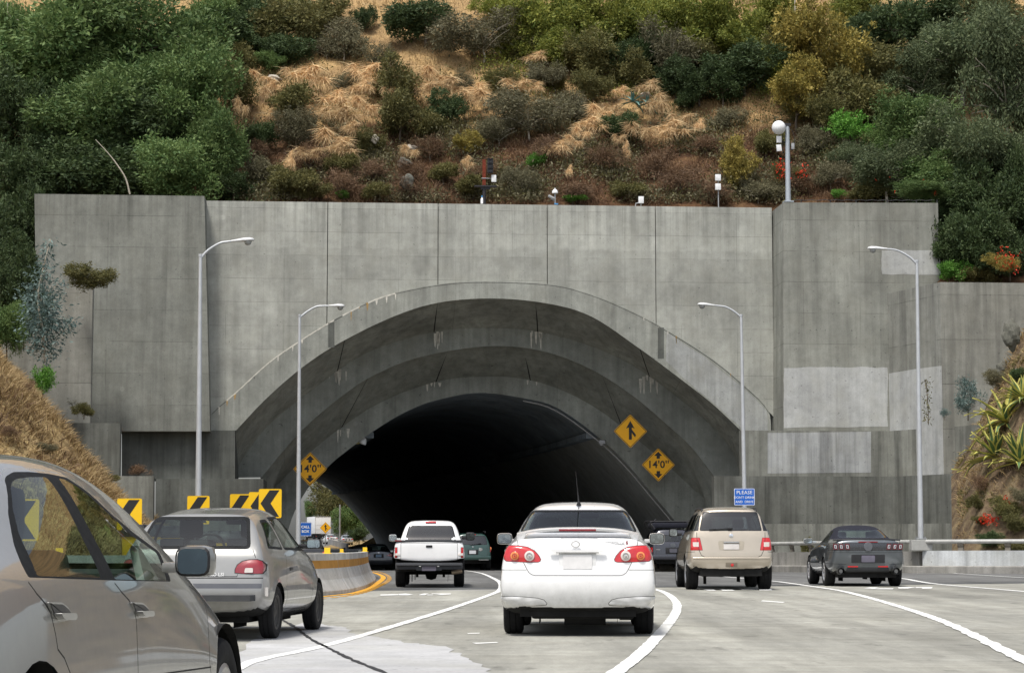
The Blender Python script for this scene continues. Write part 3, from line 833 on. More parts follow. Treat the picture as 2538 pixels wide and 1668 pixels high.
    for i,(o,n) in enumerate(arcs):
        w=WR[i]; mb=MB()
        mb.strip([v3(p,w) for p in o],[v3(p,w) for p in n])                        # front face
        cx=sum(p.x for p in n)/len(n)
        if i==0: mb.strip([v3(p,.3) for p in o],[v3(p,w) for p in o])
        if i<2:
            nn=arcs[i+1][0]; und=[Vector((p.x+(p.x-cx)*.006,p.y+.10)) for p in n]
            mb.strip([v3(p,w) for p in n],[v3(p,w+.22) for p in und])               # undercut lip, then splayed soffit
            mb.strip([v3(p,w+.22) for p in und],[v3(p,WR[i+1]) for p in nn])
            # radial joints on the soffit
            for xj in ((797,1020,1250,1480),(855,1034,1220,1404))[i]:
                k=min(range(NA),key=lambda q:abs(n[q].x-PL(xj,700,w).x) + (0 if 6<q<NA-6 else 9)); a=Vector(v3(und[k],w+.26)); b=Vector(v3(nn[k],WR[i+1]))
                off=Vector((cx-n[k].x,0,-4)).normalized()*.012; t=Vector((.03,0,0))
                mb.flat([a-t+off,a+t+off,b+t+off,b-t+off],3)
                # lime bloom below the joint
                drips(mb,[(b.x+rnd.uniform(-.45,.45),b.z+rnd.uniform(-.15,.1)) for _ in range(9)],WR[i+1]-.004,rnd,1,.2,1.0,.09,.9 if i==0 else .35)
        if i==0:
            for q in range(3,26): 
                if rnd.random()<.8: drips(mb,[(o[q].x,o[q].y-.03)],w-.004,rnd,2 if rnd.random()<.3 else 1,.1,.55,.07)
            for q in range(4,25):
                a,b=o[q],o[q+1]
                if rnd.random()<.75: mb.flat([(a.x,w-.005,a.y),(b.x,w-.005,b.y),(b.x,w-.005,b.y-.07),(a.x,w-.005,a.y-.09)],1)
            for q in range(52,68):
                if rnd.random()<.4: drips(mb,[(o[q].x,o[q].y-.03)],w-.004,rnd,2 if rnd.random()<.5 else 1,.1,.5,.06)
            # joint bands across the face where the arch springs
            for xj,dx in ((770,10),(1536,12)):
                for (aa,bb) in (((xj,748 if xj<1000 else 760),(xj,812 if xj<1000 else 838)),):
                    a=PL(*aa,w); b=PL(*bb,w); h=.16
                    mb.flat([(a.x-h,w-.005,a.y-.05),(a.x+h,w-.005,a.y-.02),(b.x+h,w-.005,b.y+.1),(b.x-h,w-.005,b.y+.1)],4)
        if i==0:
            for q in range(2,NA-3):
                a,b=o[q],o[q+1]; h=.018 if 18<q<54 else .03
                mb.flat([(a.x,w-.004,a.y-.05),(b.x,w-.004,b.y-.05),(b.x,w-.004,b.y-.05-h),(a.x,w-.004,a.y-.05-h)],3)
        mb.build('arch_ring',[mats[i],EFF,OCH,JT,CD],root,smooth=False)
    # paler stretch on the right of the outer arch
    patch([(1550,772),(1640,832),(1740,912),(1782,955),(1785,1000),(1730,1000),(1660,938),(1590,880),(1548,838)],WR[0]-.004,concrete('washed arch concrete',.36,.35,False,1,None,.2,(.97,1,.97)),.02)
    mb=MB(); path=[]
    q=arcs[2][1]
    for k in range(40,NA-3): path.append((q[k].x-.10,6.45,q[k].y-.12))
    mb.tube(path,.035,6); mb.build('conduit',plain('galvanised pipe',(.38,.38,.37),.5,.4),root)
    # ---------------- bore: vault above the ledge, side walls below, ledge, all following the road
    bluish=concrete('blue tinted lining',.30,.35,False,1,None,.3,(.8,.95,1.1),False); wallc=concrete('tunnel side wall',.42,.25,False,1,None,.2,(.95,1,.98),False)  # raised blue tint of the lining stands in for dim cool light
    tun=empty('tunnel',PO,TH,'dark tunnel bore curving away with a ledge along its right wall','tunnel')
    near=[Vector((p.x,6.2,p.y)) for p in arcs[2][1]]
    axis_w=Vector((-.170,1,0)).normalized(); ax=Vector((axis_w.dot(EU),axis_w.dot(EW),0))
    ts=[0,.8,6,15,25,40,60,80,100,120,140,155,166]
    def rowat(t):
        yw=D0+6.2+t*axis_w.y; dz=zroad(yw)-zroad(D0+6.2)
        return [p+ax*t+Vector((0,0,dz)) for p in near]
    rows=[rowat(t) for t in ts]
    zl=PL(1405,1027,6.2).y
    kl=[k for k in range(NA) if near[k].z>=zl]; k0,k1=kl[0],kl[-1]
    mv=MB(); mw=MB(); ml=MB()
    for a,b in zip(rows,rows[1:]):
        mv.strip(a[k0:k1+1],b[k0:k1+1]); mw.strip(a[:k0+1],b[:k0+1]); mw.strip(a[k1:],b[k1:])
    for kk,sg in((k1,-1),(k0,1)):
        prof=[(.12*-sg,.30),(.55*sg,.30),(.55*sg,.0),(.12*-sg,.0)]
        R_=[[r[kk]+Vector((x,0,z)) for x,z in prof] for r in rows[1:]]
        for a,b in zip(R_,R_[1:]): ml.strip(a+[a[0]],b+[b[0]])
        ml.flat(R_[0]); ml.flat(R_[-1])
    mv.build('vault',bluish,tun,smooth=True); mw.build('side_wall',wallc,tun,smooth=True); ml.build('ledge',bluish,tun)
    # ---------------- retaining walls stepping out on both sides
    def wing(name,label,plan,ztop,zbot,mat,th=.7):
        """plan: list of (x px, w) seen at the wall top height"""
        r=empty(name,PO,TH,label,'retaining wall','retaining walls beside the portal')
        P=[]
        for xd,w in plan: P.append(Vector((PL(xd,800,w).x,w)))
        for a,b in zip(P,P[1:]):
            d=(b-a).normalized(); n=Vector((-d.y,d.x))
            if n.y<0: n=-n
            mb=MB(); q=[a,b,b+n*th,a+n*th]
            mb.prism([(p.x,p.y) for p in q],zbot,ztop,lambda u,v,d_:(u,v,d_)); mb.build('wall_face',mat,r)
        return r,P
    CW=concrete('wing wall concrete',.28,.40,True,2.2,None,.18,(.99,1,.90),True,14,True)
    CT=concrete('terrace concrete',.24,.60,False,1,None,.25,(.98,1,.89))
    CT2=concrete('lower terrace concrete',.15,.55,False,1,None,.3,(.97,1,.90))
    zt=PL(2065,683,-2.6).y
    r,P=wing('retaining_wall','tall wing wall folding forward right of the pylon with pale painted foot',[(2065,-2.62),(2188,-7.6),(2440,-7.6),(2700,-9)],zt,2,CW)
    z1=PL(2065,868,-2.62).y; z2=PL(2188,850,-7.6).y; a,b=P[0],P[1]; dn=Vector((-(b-a).y,(b-a).x)).normalized()*.006
    if dn.y>0: dn=-dn
    q=[(a.x+dn.x,a.y+dn.y,2.2),(b.x+dn.x,b.y+dn.y,2.2),(b.x+dn.x,b.y+dn.y,z2),(a.x*.5+b.x*.5+dn.x,(a.y+b.y)*.5+dn.y,(z1+z2)/2+.03),(a.x+dn.x,a.y+dn.y,z1)]
    mb=MB(); mb.flat(q); mb.build('paint_patch',CL,r)
    zt=PL(1735,1000,-3.4).y
    r,P=wing('retaining_wall','upper terrace wall with streaky pale paint below the right pylon',[(1722,-3.4),(2065,-3.4),(2290,-9.6),(2400,-11)],zt,1,CT)
    mb=MB(); p=[PL(a,b,-3.405) for a,b in [(1784,1006),(2024,1003),(2024,1098),(1784,1100)]]; mb.flat([(q.x,-3.405,q.y) for q in p]); mb.build('paint_patch',CLS,r)
    zt=PL(1700,1106,-4.6).y
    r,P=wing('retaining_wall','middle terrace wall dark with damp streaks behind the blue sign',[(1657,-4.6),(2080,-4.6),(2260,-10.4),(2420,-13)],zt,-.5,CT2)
    zt=PL(1850,1217,-5.8).y
    r,P=wing('retaining_wall','lowest terrace wall just behind the guard rail',[(1690,-5.8),(2090,-5.8),(2300,-11.6),(2480,-15)],zt,-1,CT)
    CWL=concrete('left wing concrete',.29,.30,True,2.2,None,.18,(1,.99,.88))
    zt=PL(150,640,-5).y
    wing('retaining_wall','tall brownish wing wall at the left edge behind the bushes',[(-260,-5.4),(213,-5)],zt,0,CWL,1.0)
    zt=PL(230,983,-6).y
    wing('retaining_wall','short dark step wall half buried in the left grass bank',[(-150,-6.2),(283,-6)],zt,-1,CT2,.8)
    zt=PL(330,1106,-7).y
    wing('retaining_wall','low step wall at the foot of the left grass bank',[(-150,-7.2),(362,-7)],zt,-1,CT,.8)
# ------------------------------------------------------------------ lamps, signs, barriers, wall-top equipment
def build_furniture():
    POLE=plain('galvanised lamp pole',(.50,.52,.54),.45,.25,.5,0,.1,3); HEAD=plain('lamp head enamel',(.62,.63,.63),.4); LENS=plain('lamp bowl',(.30,.31,.30),.2,0,.6,.5)
    YEL=plain('yellow sign sheeting',(.86,.52,.008),.5,0,.4,0,.05,2); ORA=plain('amber sign sheeting',(.92,.45,.008),.5,0,.4,0,.06,2); BLK=plain('sign black',(.012,.012,.013),.55)
    BLU=plain('blue sign sheeting',(.012,.12,.52),.45,0,.4,0,.06,3); WHS=plain('sign white',(.75,.76,.78),.5); STEEL=plain('sign back steel',(.30,.31,.31),.5,.5)
    def lamp(label,base,top,armpx,headlen=1.0):
        """base,top: (px,py) on the pole, armpx: list of px points of the arm, last = tip of head; D last"""
        D=base[2]; b=at(base[0],base[1],D); t=at(top[0],top[1],D)
        r=empty('street_lamp',b,0,label,'street lamp','cobra head street lamps'); o=b
        mb=MB(); n=8
        mb.tube([(t-b)*(k/n) for k in range(n+1)],[.115-.055*k/n for k in range(n+1)],14); mb.tube([(t-b),(t-b)+Vector((0,0,.08))],.075,12)
        mb.build('pole',POLE,r,auto=40)
        mb=MB(); mb.box((0,0,.03),(.42,.42,.06),0,None,.01)
        for sx in(-1,1):
            for sy in(-1,1): mb.tube([(sx*.15,sy*.15,.05),(sx*.15,sy*.15,.13)],.025,6)
        mb.build('base_plate',STEEL,r,auto=40)
        A=[at(x,y,D)-o for x,y in armpx]; s=1 if A[-1].x>A[0].x else -1
        sp=catmull(A[:-2],6); mb=MB(); mb.tube(sp,[.05-.018*k/(len(sp)-1) for k in range(len(sp))],10); mb.build('arm',POLE,r,auto=40)
        h0,h1=A[-3],A[-1]; L=(h1-h0).length; dx=(h1-h0).normalized(); up=Vector((-dx.z*s,0,dx.x*s)); side=Vector((0,1,0))
        prof=[(0,.045,.045),(.10,.06,.05),(.35,.085,.08),(.55,.15,.10),(.8,.17,.10),(.95,.11,.07),(1,.02,.02)]
        vs=[];fs=[];N=14
        for (q,wd,hh) in prof:
            c=h0+dx*(q*L)
            for k in range(N):
                a=2*math.pi*k/N; zz=math.sin(a)*hh; zz=zz if zz>0 else zz*.45
                vs.append(c+side*math.cos(a)*wd+up*zz)
        for i in range(len(prof)-1):
            for k in range(N): fs.append((i*N+k,i*N+(k+1)%N,(i+1)*N+(k+1)%N,(i+1)*N+k))
        mb=MB(); mb.add(vs,fs); hd=mb.build('lamp_head',HEAD,r,auto=50)
        M=Matrix.Translation(h0+dx*(.72*L)-up*.03)@Matrix.Rotation(math.pi,4,'X'); mb=MB()
        mb.lathe([(.135,0),(.13,.05),(.10,.11),(.05,.145),(0,.155)],16,0,M); mb.build('lens',LENS,hd,auto=60)
        return r
    d=lambda x,y:(x*K,y*K)
    lamp('tall street lamp at left in front of the pylon, arm to the right',(*d(460,1262),75),d(466,596),[d(467,600),d(484,582),d(510,566),d(530,562),d(538,561),d(570,560),d(591,558)])
    lamp('shorter street lamp overlapping the left height sign, arm to the right',(*d(693,1302),94),d(696.5,735),[d(697,738),d(715,724),d(735,713),d(752,711),d(765,711),d(785,711),d(801,712)])
    lamp('street lamp right of the arch standing behind the blue sign',(*d(1733,1296),94),d(1722.5,735),[d(1722,737),d(1706,724),d(1688,714),d(1672,711),d(1660,710),d(1640,709),d(1621,708)])
    lamp('street lamp at far right on the guard rail pedestal',(*d(2140,1254),86.5),d(2131,609),[d(2130,613),d(2114,598),d(2092,585),d(2075,580),d(2062,579),d(2040,578),d(2016,578)])
    # ---------------- signs
    def panel(mb,poly,m,y,th=.004):
        mb.prism(poly,0,th,lambda u,v,dd:(u,y-dd,v),m)
    def ringp(mb,outer,inner,m,y):
        n=len(outer)
        for i in range(n):
            a,b=outer[i],outer[(i+1)%n]; c,e=inner[i],inner[(i+1)%n]
            mb.flat([(a[0],y,a[1]),(b[0],y,b[1]),(e[0],y,e[1]),(c[0],y,c[1])],m)
    def diamond(name,label,px,py,D,half,legend,post=None,rz=0):
        c=at(px,py,D)
        if rz: wq=3.6 if legend=='merge' else 4.4; q=PL(px/K,py/K,wq); c=L2W(q.x,wq,q.y)
        r=empty(name,c,rz,label,'road sign','amber diamond warning signs')
        o=rpoly([(half,0),(0,half),(-half,0),(0,-half)],half*.07); mb=MB()
        mb.prism(o,0,.012,lambda u,v,dd:(u,-dd,v),0)
        ringp(mb,inset(o,half*.03),inset(o,half*.06),1,-.0135)
        h=half
        def arrow(z,s): panel(mb,[(0,z+s*.29*h),(.25*h,z+s*.04*h),(.10*h,z+s*.04*h),(.10*h,z-s*.13*h),(-.10*h,z-s*.13*h),(-.10*h,z+s*.04*h),(-.25*h,z+s*.04*h)],1,-.0125)
        if legend=='merge':
            panel(mb,[(-.09*h,-.5*h),(.09*h,-.5*h),(.09*h,.22*h),(.26*h,.16*h),(0,.62*h),(-.26*h,.16*h),(-.09*h,.22*h)],1,-.0125)
            panel(mb,[(.09*h,-.10*h),(.28*h,-.36*h),(.34*h,-.22*h),(.09*h,.10*h)],1,-.0127)
        else:
            arrow(.5*h,1); arrow(-.5*h,-1)
        mb.build('sign_panel',[ORA,BLK],r)
        if legend not in('merge',):
            lettering(legend,h*.60,BLK,(0,-.016,0),r,name='legend',spacing=1.05,bold=.012*h)
        if rz:
            mb=MB(); mb.box((0,.04,half*.35),(.9,.05,.06)); mb.box((0,.04,-half*.35),(.9,.05,.06)); mb.tube([(0,.05,-half*.4),(0,2.6,-half*.4)],.04,6); mb.tube([(0,.05,half*.4),(0,1.2,half*.4)],.04,6); mb.build('bracket',STEEL,r)
        if post is not None:
            mb=MB(); mb.tube([(0,.05,post),(0,.05,-half*.4)],.05,8); mb.build('post',STEEL,r,auto=40)
        return r
    diamond('warning_sign','amber merge arrow sign on the inner arch right of the bore',1465*K,1002*K,113.6+2,.9,'merge',rz=TH)
    diamond('height_sign','amber 14 feet clearance sign on the right foot of the inner arch',1530*K,1080*K,113.6+2,.9,"14'0''",rz=TH)
    diamond('height_sign','amber clearance sign half hidden by a lamp pole left of the bore',768.5,1162,114.3,.9,"14'0''",rz=TH)
    diamond('warning_sign','small far amber merge sign in front of the white truck',806.8,1307.5,300,.8,'merge',post=-2.6)
    def chevron(label,x0,x1,y0,D,w,ztop_h=None,rz=0):
        c=at((x0+x1)/2,y0,D); h=w*1.27; r=empty('chevron_sign',(c.x,D,c.z-h),rz,label,'road sign','yellow chevron signs on the left bend')
        o=rpoly([(-w/2,0),(w/2,0),(w/2,h),(-w/2,h)],w*.08); mb=MB(); mb.prism(o,0,.01,lambda u,v,dd:(u,-dd,v),0)
        f=lambda a,b:((a-.5)*w,(1-b)*h)
        panel(mb,[f(.47,.045),f(.90,.045),f(.52,.5),f(.90,.955),f(.47,.955),f(.08,.5)],1,-.0105)
        ringp(mb,inset(o,w*.0),inset(o,w*.012),0,-.0125)
        mb.build('sign_panel',[YEL,BLK],r)
        mb=MB(); mb.tube([(0,.04,-(c.z-h)+zroad(D)),(0,.04,h*.8)],.035,8); mb.build('post',STEEL,r,auto=40)
    q=1180; k=.312
    chevron('leftmost yellow chevron sign seen through the silver sedan windows',18,96,1236,52,.80)
    chevron('yellow chevron sign just above the silver sedan roof slope',291,352,q+176*k,61,.71)
    chevron('yellow chevron sign below the tall left street lamp',464,520,q+155*k,73,.76)
    chevron('yellow chevron sign at the back of the overlapping trio',570,624,q+141*k,77,.78)
    chevron('middle yellow chevron sign of the overlapping trio',617,672,q+125*k,75,.78)
    chevron('foremost yellow chevron sign of the overlapping trio',642,698,q+100*k,72,.77)
    # blue courtesy sign
    c=at(1845,1231,92.5); r=empty('courtesy_sign',c,0,'blue sign asking drivers not to drink and drive on a lamp pole','road sign')
    w,h=.89,.73; o=rpoly([(-w/2,-h/2),(w/2,-h/2),(w/2,h/2),(-w/2,h/2)],.04); mb=MB(); mb.prism(o,0,.012,lambda u,v,dd:(u,-dd,v),0); ringp(mb,inset(o,.008),inset(o,.028),1,-.0135); mb.build('sign_panel',[BLU,WHS],r)
    for tx,sz,z,sp in(('PLEASE',.215,.185,1.04),("DON'T DRINK",.142,-.03,1.0),('AND  DRIVE',.142,-.215,1.0)): lettering(tx,sz,WHS,(0,-.015,z),r,name='legend',spacing=sp,bold=.001)
    mb=MB()
    for z in(.2,-.2): mb.box((0,.08,z),(.5,.14,.04))
    mb.build('bracket',STEEL,r)
    c=at(757,1311,300); r=empty('motorist_sign',c,0,'far blue roadside call box sign behind the lamp pole','road sign')
    w,h=1.7,1.9; o=rpoly([(-w/2,-h/2),(w/2,-h/2),(w/2,h/2),(-w/2,h/2)],.1); mb=MB(); mb.prism(o,0,.03,lambda u,v,dd:(u,-dd,v),0); ringp(mb,inset(o,.02),inset(o,.07),1,-.032)
    mb.build('sign_panel',[BLU,WHS],r); lettering('CALL',.5,WHS,(0,-.04,.30),r,name='legend',bold=.02); lettering('BOX',.5,WHS,(0,-.04,-.32),r,name='legend',bold=.02)
    mb=MB(); mb.tube([(0,.06,-4),(0,.06,0)],.06,8); mb.build('post',STEEL,r)
    # ---------------- curved concrete barrier on the left
    KC=concrete('barrier concrete',.50,.35,False,1,None,.2,(1,1,.97)); BAND=plain('faded yellow band',(.42,.22,.05),.8,0,.2,0,.3,2)
    r=empty('concrete_barrier',(-3.9,42,0),0,'curved grey concrete barrier with a faded ochre band at the road split','barrier')
    path=catmull([(-16,30.5,0),(-11,32.5,0),(-7.7,35,0),(-5.4,38,0),(-3.95,42,0),(-3.62,46.5,0),(-3.8,54,0),(-4.25,62,0),(-4.9,68,0),(-6.3,75,0),(-9,83,0),(-12,90,0)],12)
    path=resample(path,27*6+1); prof=[(-.30,0),(-.30,.08),(-.17,.30),(-.10,.52),(-.085,.68),(-.075,.81),(.075,.81),(.085,.68),(.10,.52),(.17,.30),(.30,.08),(.30,0)]
    og=Vector((-3.9,42,0))
    for sgm in range(27):
        mb=MB(); rows=[]
        seg=path[sgm*6:sgm*6+7]
        for i,p in enumerate(seg):
            a=path[max(sgm*6+i-1,0)]; b=path[min(sgm*6+i+1,len(path)-1)]; t=(b-a).normalized(); nrm=Vector((t.y,-t.x,0))
            q=p.copy()
            if i==0: q+=t*.012
            if i==6: q-=t*.012
            rows.append([q+nrm*x-og+Vector((0,0,z+zroad(q.y))) for x,z in prof])
        for a,b in zip(rows,rows[1:]): 
            for j in range(len(prof)-1): mb.flat([a[j],a[j+1],b[j+1],b[j]],1 if j in(3,7) else 0)
        mb.flat(rows[0]); mb.flat(rows[-1])
        mb.build('barrier_section',[KC,BAND],r)
    RF=plain('yellow reflector',(.85,.55,.02),.4)
    def markers(pts,label):
        for i,(x,y) in enumerate(pts):
            mb=MB(); mb.box((0,0,.06),(.12,.025,.12),0,None,.006); mb.box((0,0,.005),(.19,.07,.01))
            o=mb.build('barrier_marker',RF); o.location=(x,y,.81+zroad(y)+.001); tag(o,label[i],'reflector','yellow reflectors on the curved barrier')
    def near(y,side=0):
        return min(path[70:] if y>42 else path[:90],key=lambda p:abs(p.y-y))
    a=[path[84],path[118],path[34],path[46],path[24]]
    markers([(p.x,p.y) for p in a],['yellow reflector tab on the barrier top right behind the hatchback','yellow reflector tab on the far end of the barrier by the dark car','yellow reflector tab on the barrier seen through the sedan rear window','yellow reflector tab on the barrier seen through the sedan front window','yellow reflector tab on the barrier farthest left inside the sedan window'])
    # sand barrels with black lids
    BY=plain('yellow barrel plastic',(.80,.48,.02),.5); BL=plain('black barrel lid',(.016,.017,.02),.5)
    spots=[(352,1300,50,'leftmost yellow sand barrel with black lid behind the sedan'),(398,1303,50.4,'yellow sand barrel with black lid beside the hatchback rear corner'),(520,1318,53,'yellow sand barrel behind the left half of the hatchback window'),(563,1316,52,'yellow sand barrel behind the middle of the hatchback window'),(605,1318,54,'yellow sand barrel behind the right half of the hatchback window')]
    for px,py,D,lb in spots:
        c=at(px,py,D); z0=zroad(D); H=c.z-z0
        r=empty('sand_barrel',(c.x,D,z0),0,lb,'crash barrel','sand barrels behind the barrier')
        mb=MB(); mb.lathe([(.40,0),(.44,.1),(.45,H*.45),(.43,H*.47),(.45,H*.5),(.46,H-.26)],28); mb.build('drum',BY,r,auto=40)
        mb=MB(); mb.lathe([(.49,H-.28),(.50,H-.16),(.46,H-.10),(.44,H-.02),(.30,H),(.28,H-.04),(.12,H-.03),(0,H)],28); 
        for k in range(10): 
            a_=k*.628; mb.box((.36*math.cos(a_),.36*math.sin(a_),H-.015),(.22,.03,.05),0,Matrix.Rotation(a_,3,'Z'))
        mb.build('lid',BL,r,auto=40)
    # ---------------- parapet and tube rail on the right
    PC=concrete('parapet concrete',.30,.4,False,1,None,.25,(1,.97,.9)); PW=concrete('parapet white paint',.55,.4,False,1,None,.12,(.96,1,1.02)); RL=plain('weathered rail tube',(.42,.42,.40),.55,.2,.4,0,.25,3); RP=plain('rail post',(.20,.18,.15),.7,.2,.4,0,.3,5)
    pts=[Vector((p.x,p.y,0)) for p in (at(1600,1395,104),at(1760,1395,101),at(1912,1395,97),at(2050,1395,92),at(2284,1395,86.5),at(2538,1395,84),at(2900,1395,81))]
    path2=resample(catmull(pts,8),160); og=path2[0].copy(); og.z=zroad(og.y)
    r=empty('guard_rail',og,0,'concrete parapet with a tube rail along the right shoulder','guard rail')
    def sweep(i0,i1,prof,mat,name):
        mb=MB(); rows=[]
        for i in range(i0,i1+1):
            p=path2[i]; t=(path2[min(i+1,159)]-path2[max(i-1,0)]).normalized(); nrm=Vector((t.y,-t.x,0))
            rows.append([p+nrm*x+Vector((0,0,z+zroad(p.y)))-og for x,z in prof])
        for a,b in zip(rows,rows[1:]): mb.strip(a+[a[0]],b+[b[0]])
        mb.flat(rows[0]); mb.flat(rows[-1]); return mb.build(name,mat,r)
    iw=min(range(160),key=lambda i:abs(path2[i].x-at(2296,1395,86).x))
    sweep(0,iw-1,[(0,.30),(0,.88),(-.3,.88),(-.3,0)],PC,'parapet'); sweep(iw,159,[(.02,.30),(.02,.90),(-.3,.90),(-.3,0)],PW,'parapet')
    sweep(0,159,[(.30,-.02),(.30,.26),(.24,.299),(-.25,.299),(-.25,-.02)],PC,'kerb')
    mb=MB(); mb.tube([path2[i]+Vector((0,0,1.26+zroad(path2[i].y)))-og for i in range(0,160,2)],.085,12); mb.build('rail',RL,r,smooth=True)
    for i in range(6,158,10):
        p=path2[i]-og; z=zroad(path2[i].y); t=(path2[i+1]-path2[i-1]).normalized(); nrm=Vector((t.y,-t.x,0)); mb=MB()
        q=[p+nrm*x+Vector((0,0,zz+z)) for x,zz in[(-.02,.9),(-.02,1.0),(-.10,1.12),(-.06,1.22),(.06,1.22),(.02,1.1),(-.14,.9)]]
        vs=[v-t*.11 for v in q]+[v+t*.11 for v in q]; n=len(q)
        mb.add(vs,[tuple(range(n)),tuple(range(2*n-1,n-1,-1))]+[(j,(j+1)%n,(j+1)%n+n,j+n) for j in range(n)]); mb.build('rail_post',RP,r)
    c=at(2140*K,1254*K,86.5); mb=MB(); hgt=c.z-zroad(86.5)-.9
    mb.box((c.x-og.x,c.y-og.y,zroad(86.5)-og.z+.905+hgt/2),(.85,.5,hgt-.012),0,None,.02); mb.build('lamp_pedestal',plain('pedestal concrete',(.36,.36,.34),.9),r)
    # ---------------- equipment along the wall top
    RUST=plain('rusty steel',(.17,.035,.018),.85,.1,.3,0,.35,8); DST=plain('dark steel',(.03,.03,.034),.6,.3); WB=plain('white equipment box',(.80,.81,.82),.45); GREY=plain('grey housing',(.33,.34,.35),.5); BLC=plain('blue cap',(.05,.25,.55),.5)
    W0=.35
    def wt(xd,yd,w=W0): p=PL(xd,yd,w); return L2W(p.x,w,p.y)
    def eq(name,label,cat,base,grp=None): 
        b=wt(*base); return empty(name,b,TH,label,cat,grp),b
    def rel(b,xd,yd,w=W0): 
        v=wt(xd,yd,w)-b; return Vector((v.dot(EU),v.dot(EW),v.z))
    r,b=eq('signal_mast','rusty steel mast with a black signal and white box on the wall top','equipment mast',(1125,475))
    mb=MB(); t=rel(b,1124,372); mb.tube([(0,0,0),(0,0,1.0)],.10,10); mb.build('stub_post',DST,r,auto=40)
    mb=MB(); mb.box((0,0,(t.z+.9)/2),(.17,.17,t.z-.9)); mb.build('mast',RUST,r)
    p=rel(b,1128,434); mb=MB(); mb.box((p.x,0,p.z),(1.15,.35,.07)); mb.box((p.x,0,p.z-.1),(.5,.2,.12)); mb.build('crossbar',DST,r)
    p=rel(b,1139,387); mb=MB(); mb.box((p.x,-.12,p.z),(.30,.2,.78),0,None,.02)
    for k in range(3): mb.lathe([(.10,.0),(.10,.03),(.085,.03),(.07,.0)],14,0,Matrix.Translation((p.x,-.22,p.z+.26-k*.25))@Matrix.Rotation(R(90),4,'X')); mb.box((p.x,-.235,p.z+.37-k*.25),(.28,.06,.02))
    mb.build('signal_head',DST,r)
    p=rel(b,1147.5,416); mb=MB(); mb.box((p.x,-.05,p.z),(.25,.14,.37),0,None,.012); mb.build('equipment_box',WB,r,auto=40)
    mb=MB(); mb.tube([(-.15,-.1,p.z),(p.x,-.05,p.z)],.025,6); mb.build('bracket',GREY,r)
    r,b=eq('water_flask','small white canister with a blue cap at the foot of the rusty mast','canister',(1121,474))
    mb=MB(); mb.lathe([(.0,0),(.09,.0),(.09,.22),(.07,.28),(.05,.30),(.05,.34)],14); mb.build('flask',WB,r,auto=40); mb=MB(); mb.lathe([(.06,.34),(.06,.42),(0,.43)],12); mb.build('cap',BLC,r)
    r,b=eq('camera_post','short post with a white dome and a bullet camera','camera',(1290,476))
    mb=MB(); mb.tube([(0,0,0),(0,0,.62)],.045,10); mb.build('post',GREY,r)
    mb=MB(); mb.lathe([(.16,.60),(.16,.66),(.13,.74),(.07,.80),(.03,.81),(.03,.88),(0,.89)],18); mb.build('dome',WB,r,auto=50)
    mb=MB(); M=Matrix.Translation((-.22,-.1,.38))@Matrix.Rotation(R(-65),4,'Y'); mb.lathe([(0,-.17),(.07,-.17),(.075,.15),(.05,.16),(0,.15)],12,0,M); mb.tube([(-.22,-.08,.3),(-.12,0,.24),(0,0,.22)],.022,6); mb.build('camera_body',GREY,r,auto=40)
    mb=MB(); mb.box((.06,0,.03),(.2,.14,.06),0,None,.01); mb.build('foot',BLC,r)
    r,b=eq('equipment_box','single white box low on the wall top beside a small bracket','equipment box',(1490,480))
    mb=MB(); mb.box((0,0,.34),(.27,.15,.36),0,None,.012); mb.build('box_body',WB,r,auto=40); mb=MB(); mb.tube([(0,.05,0),(0,.05,.2)],.03,6); mb.tube([(-.3,0,0),(-.28,0,.14),(-.05,.05,.22)],.03,6); mb.build('bracket',GREY,r)
    r,b=eq('equipment_post','thin post carrying two stacked white boxes','equipment post',(1670,483))
    t=rel(b,1669,407); mb=MB(); mb.tube([(0,0,0),(0,0,t.z)],.03,8); mb.build('post',GREY,r)
    for y in(414,435.5):
        p=rel(b,1668,y); mb=MB(); mb.box((p.x,-.1,p.z),(.29,.14,.33),0,None,.012); mb.build('equipment_box',WB,r,auto=40)
    r,b=eq('radar_pole','tall grey pole with a white ball and boxes on the right pylon','equipment pole',(1832,474,-2.0))
    b=wt(1832,471,-2.0); r.location=b
    t=rel(b,1831,292,-2.0); mb=MB(); mb.tube([(0,0,0),(0,0,t.z*.5),(0,0,t.z)],[.14,.125,.11],14); mb.box((0,0,.03),(.5,.5,.06)); mb.build('pole',plain('pole steel',(.42,.46,.50),.45,.3),r,auto=40)
    p=rel(b,1809,298,-2.0); mb=MB(); pr=[(.36*math.cos(R(a)),.36*math.sin(R(a))) for a in range(-90,91,10)]; mb.lathe([(max(x,0),z) for x,z in pr],28,0,Matrix.Translation((p.x,-.1,p.z))); mb.build('ball',WB,r,smooth=True)
    mb=MB(); mb.box((0,0,t.z+.02),(.34,.24,.14)); mb.tube([(p.x,-.05,p.z+.02),(0,0,p.z+.02)],.05,8); mb.build('bracket',DST,r)
    for y in(325,345):
        q=rel(b,1810,y,-2.0); mb=MB(); mb.box((q.x,-.05,q.z),(.25,.14,.34),0,Matrix.Rotation(R(-6 if y>340 else 0),3,'Y'),.012); mb.build('equipment_box',WB,r,auto=40)
    mb=MB(); q=rel(b,1818,335,-2.0); mb.tube([(q.x+.03,0,q.z-.5),(q.x+.03,0,q.z+.5)],.02,6); mb.tube([(q.x-.1,-.03,q.z+.1),(0,0,q.z+.1)],.03,6); mb.build('bracket',DST,r)
    q=rel(b,1842,341,-2.0); mb=MB(); mb.box((q.x,-.05,q.z),(.15,.12,.32),0,None,.01); mb.build('junction_box',GREY,r,auto=40)
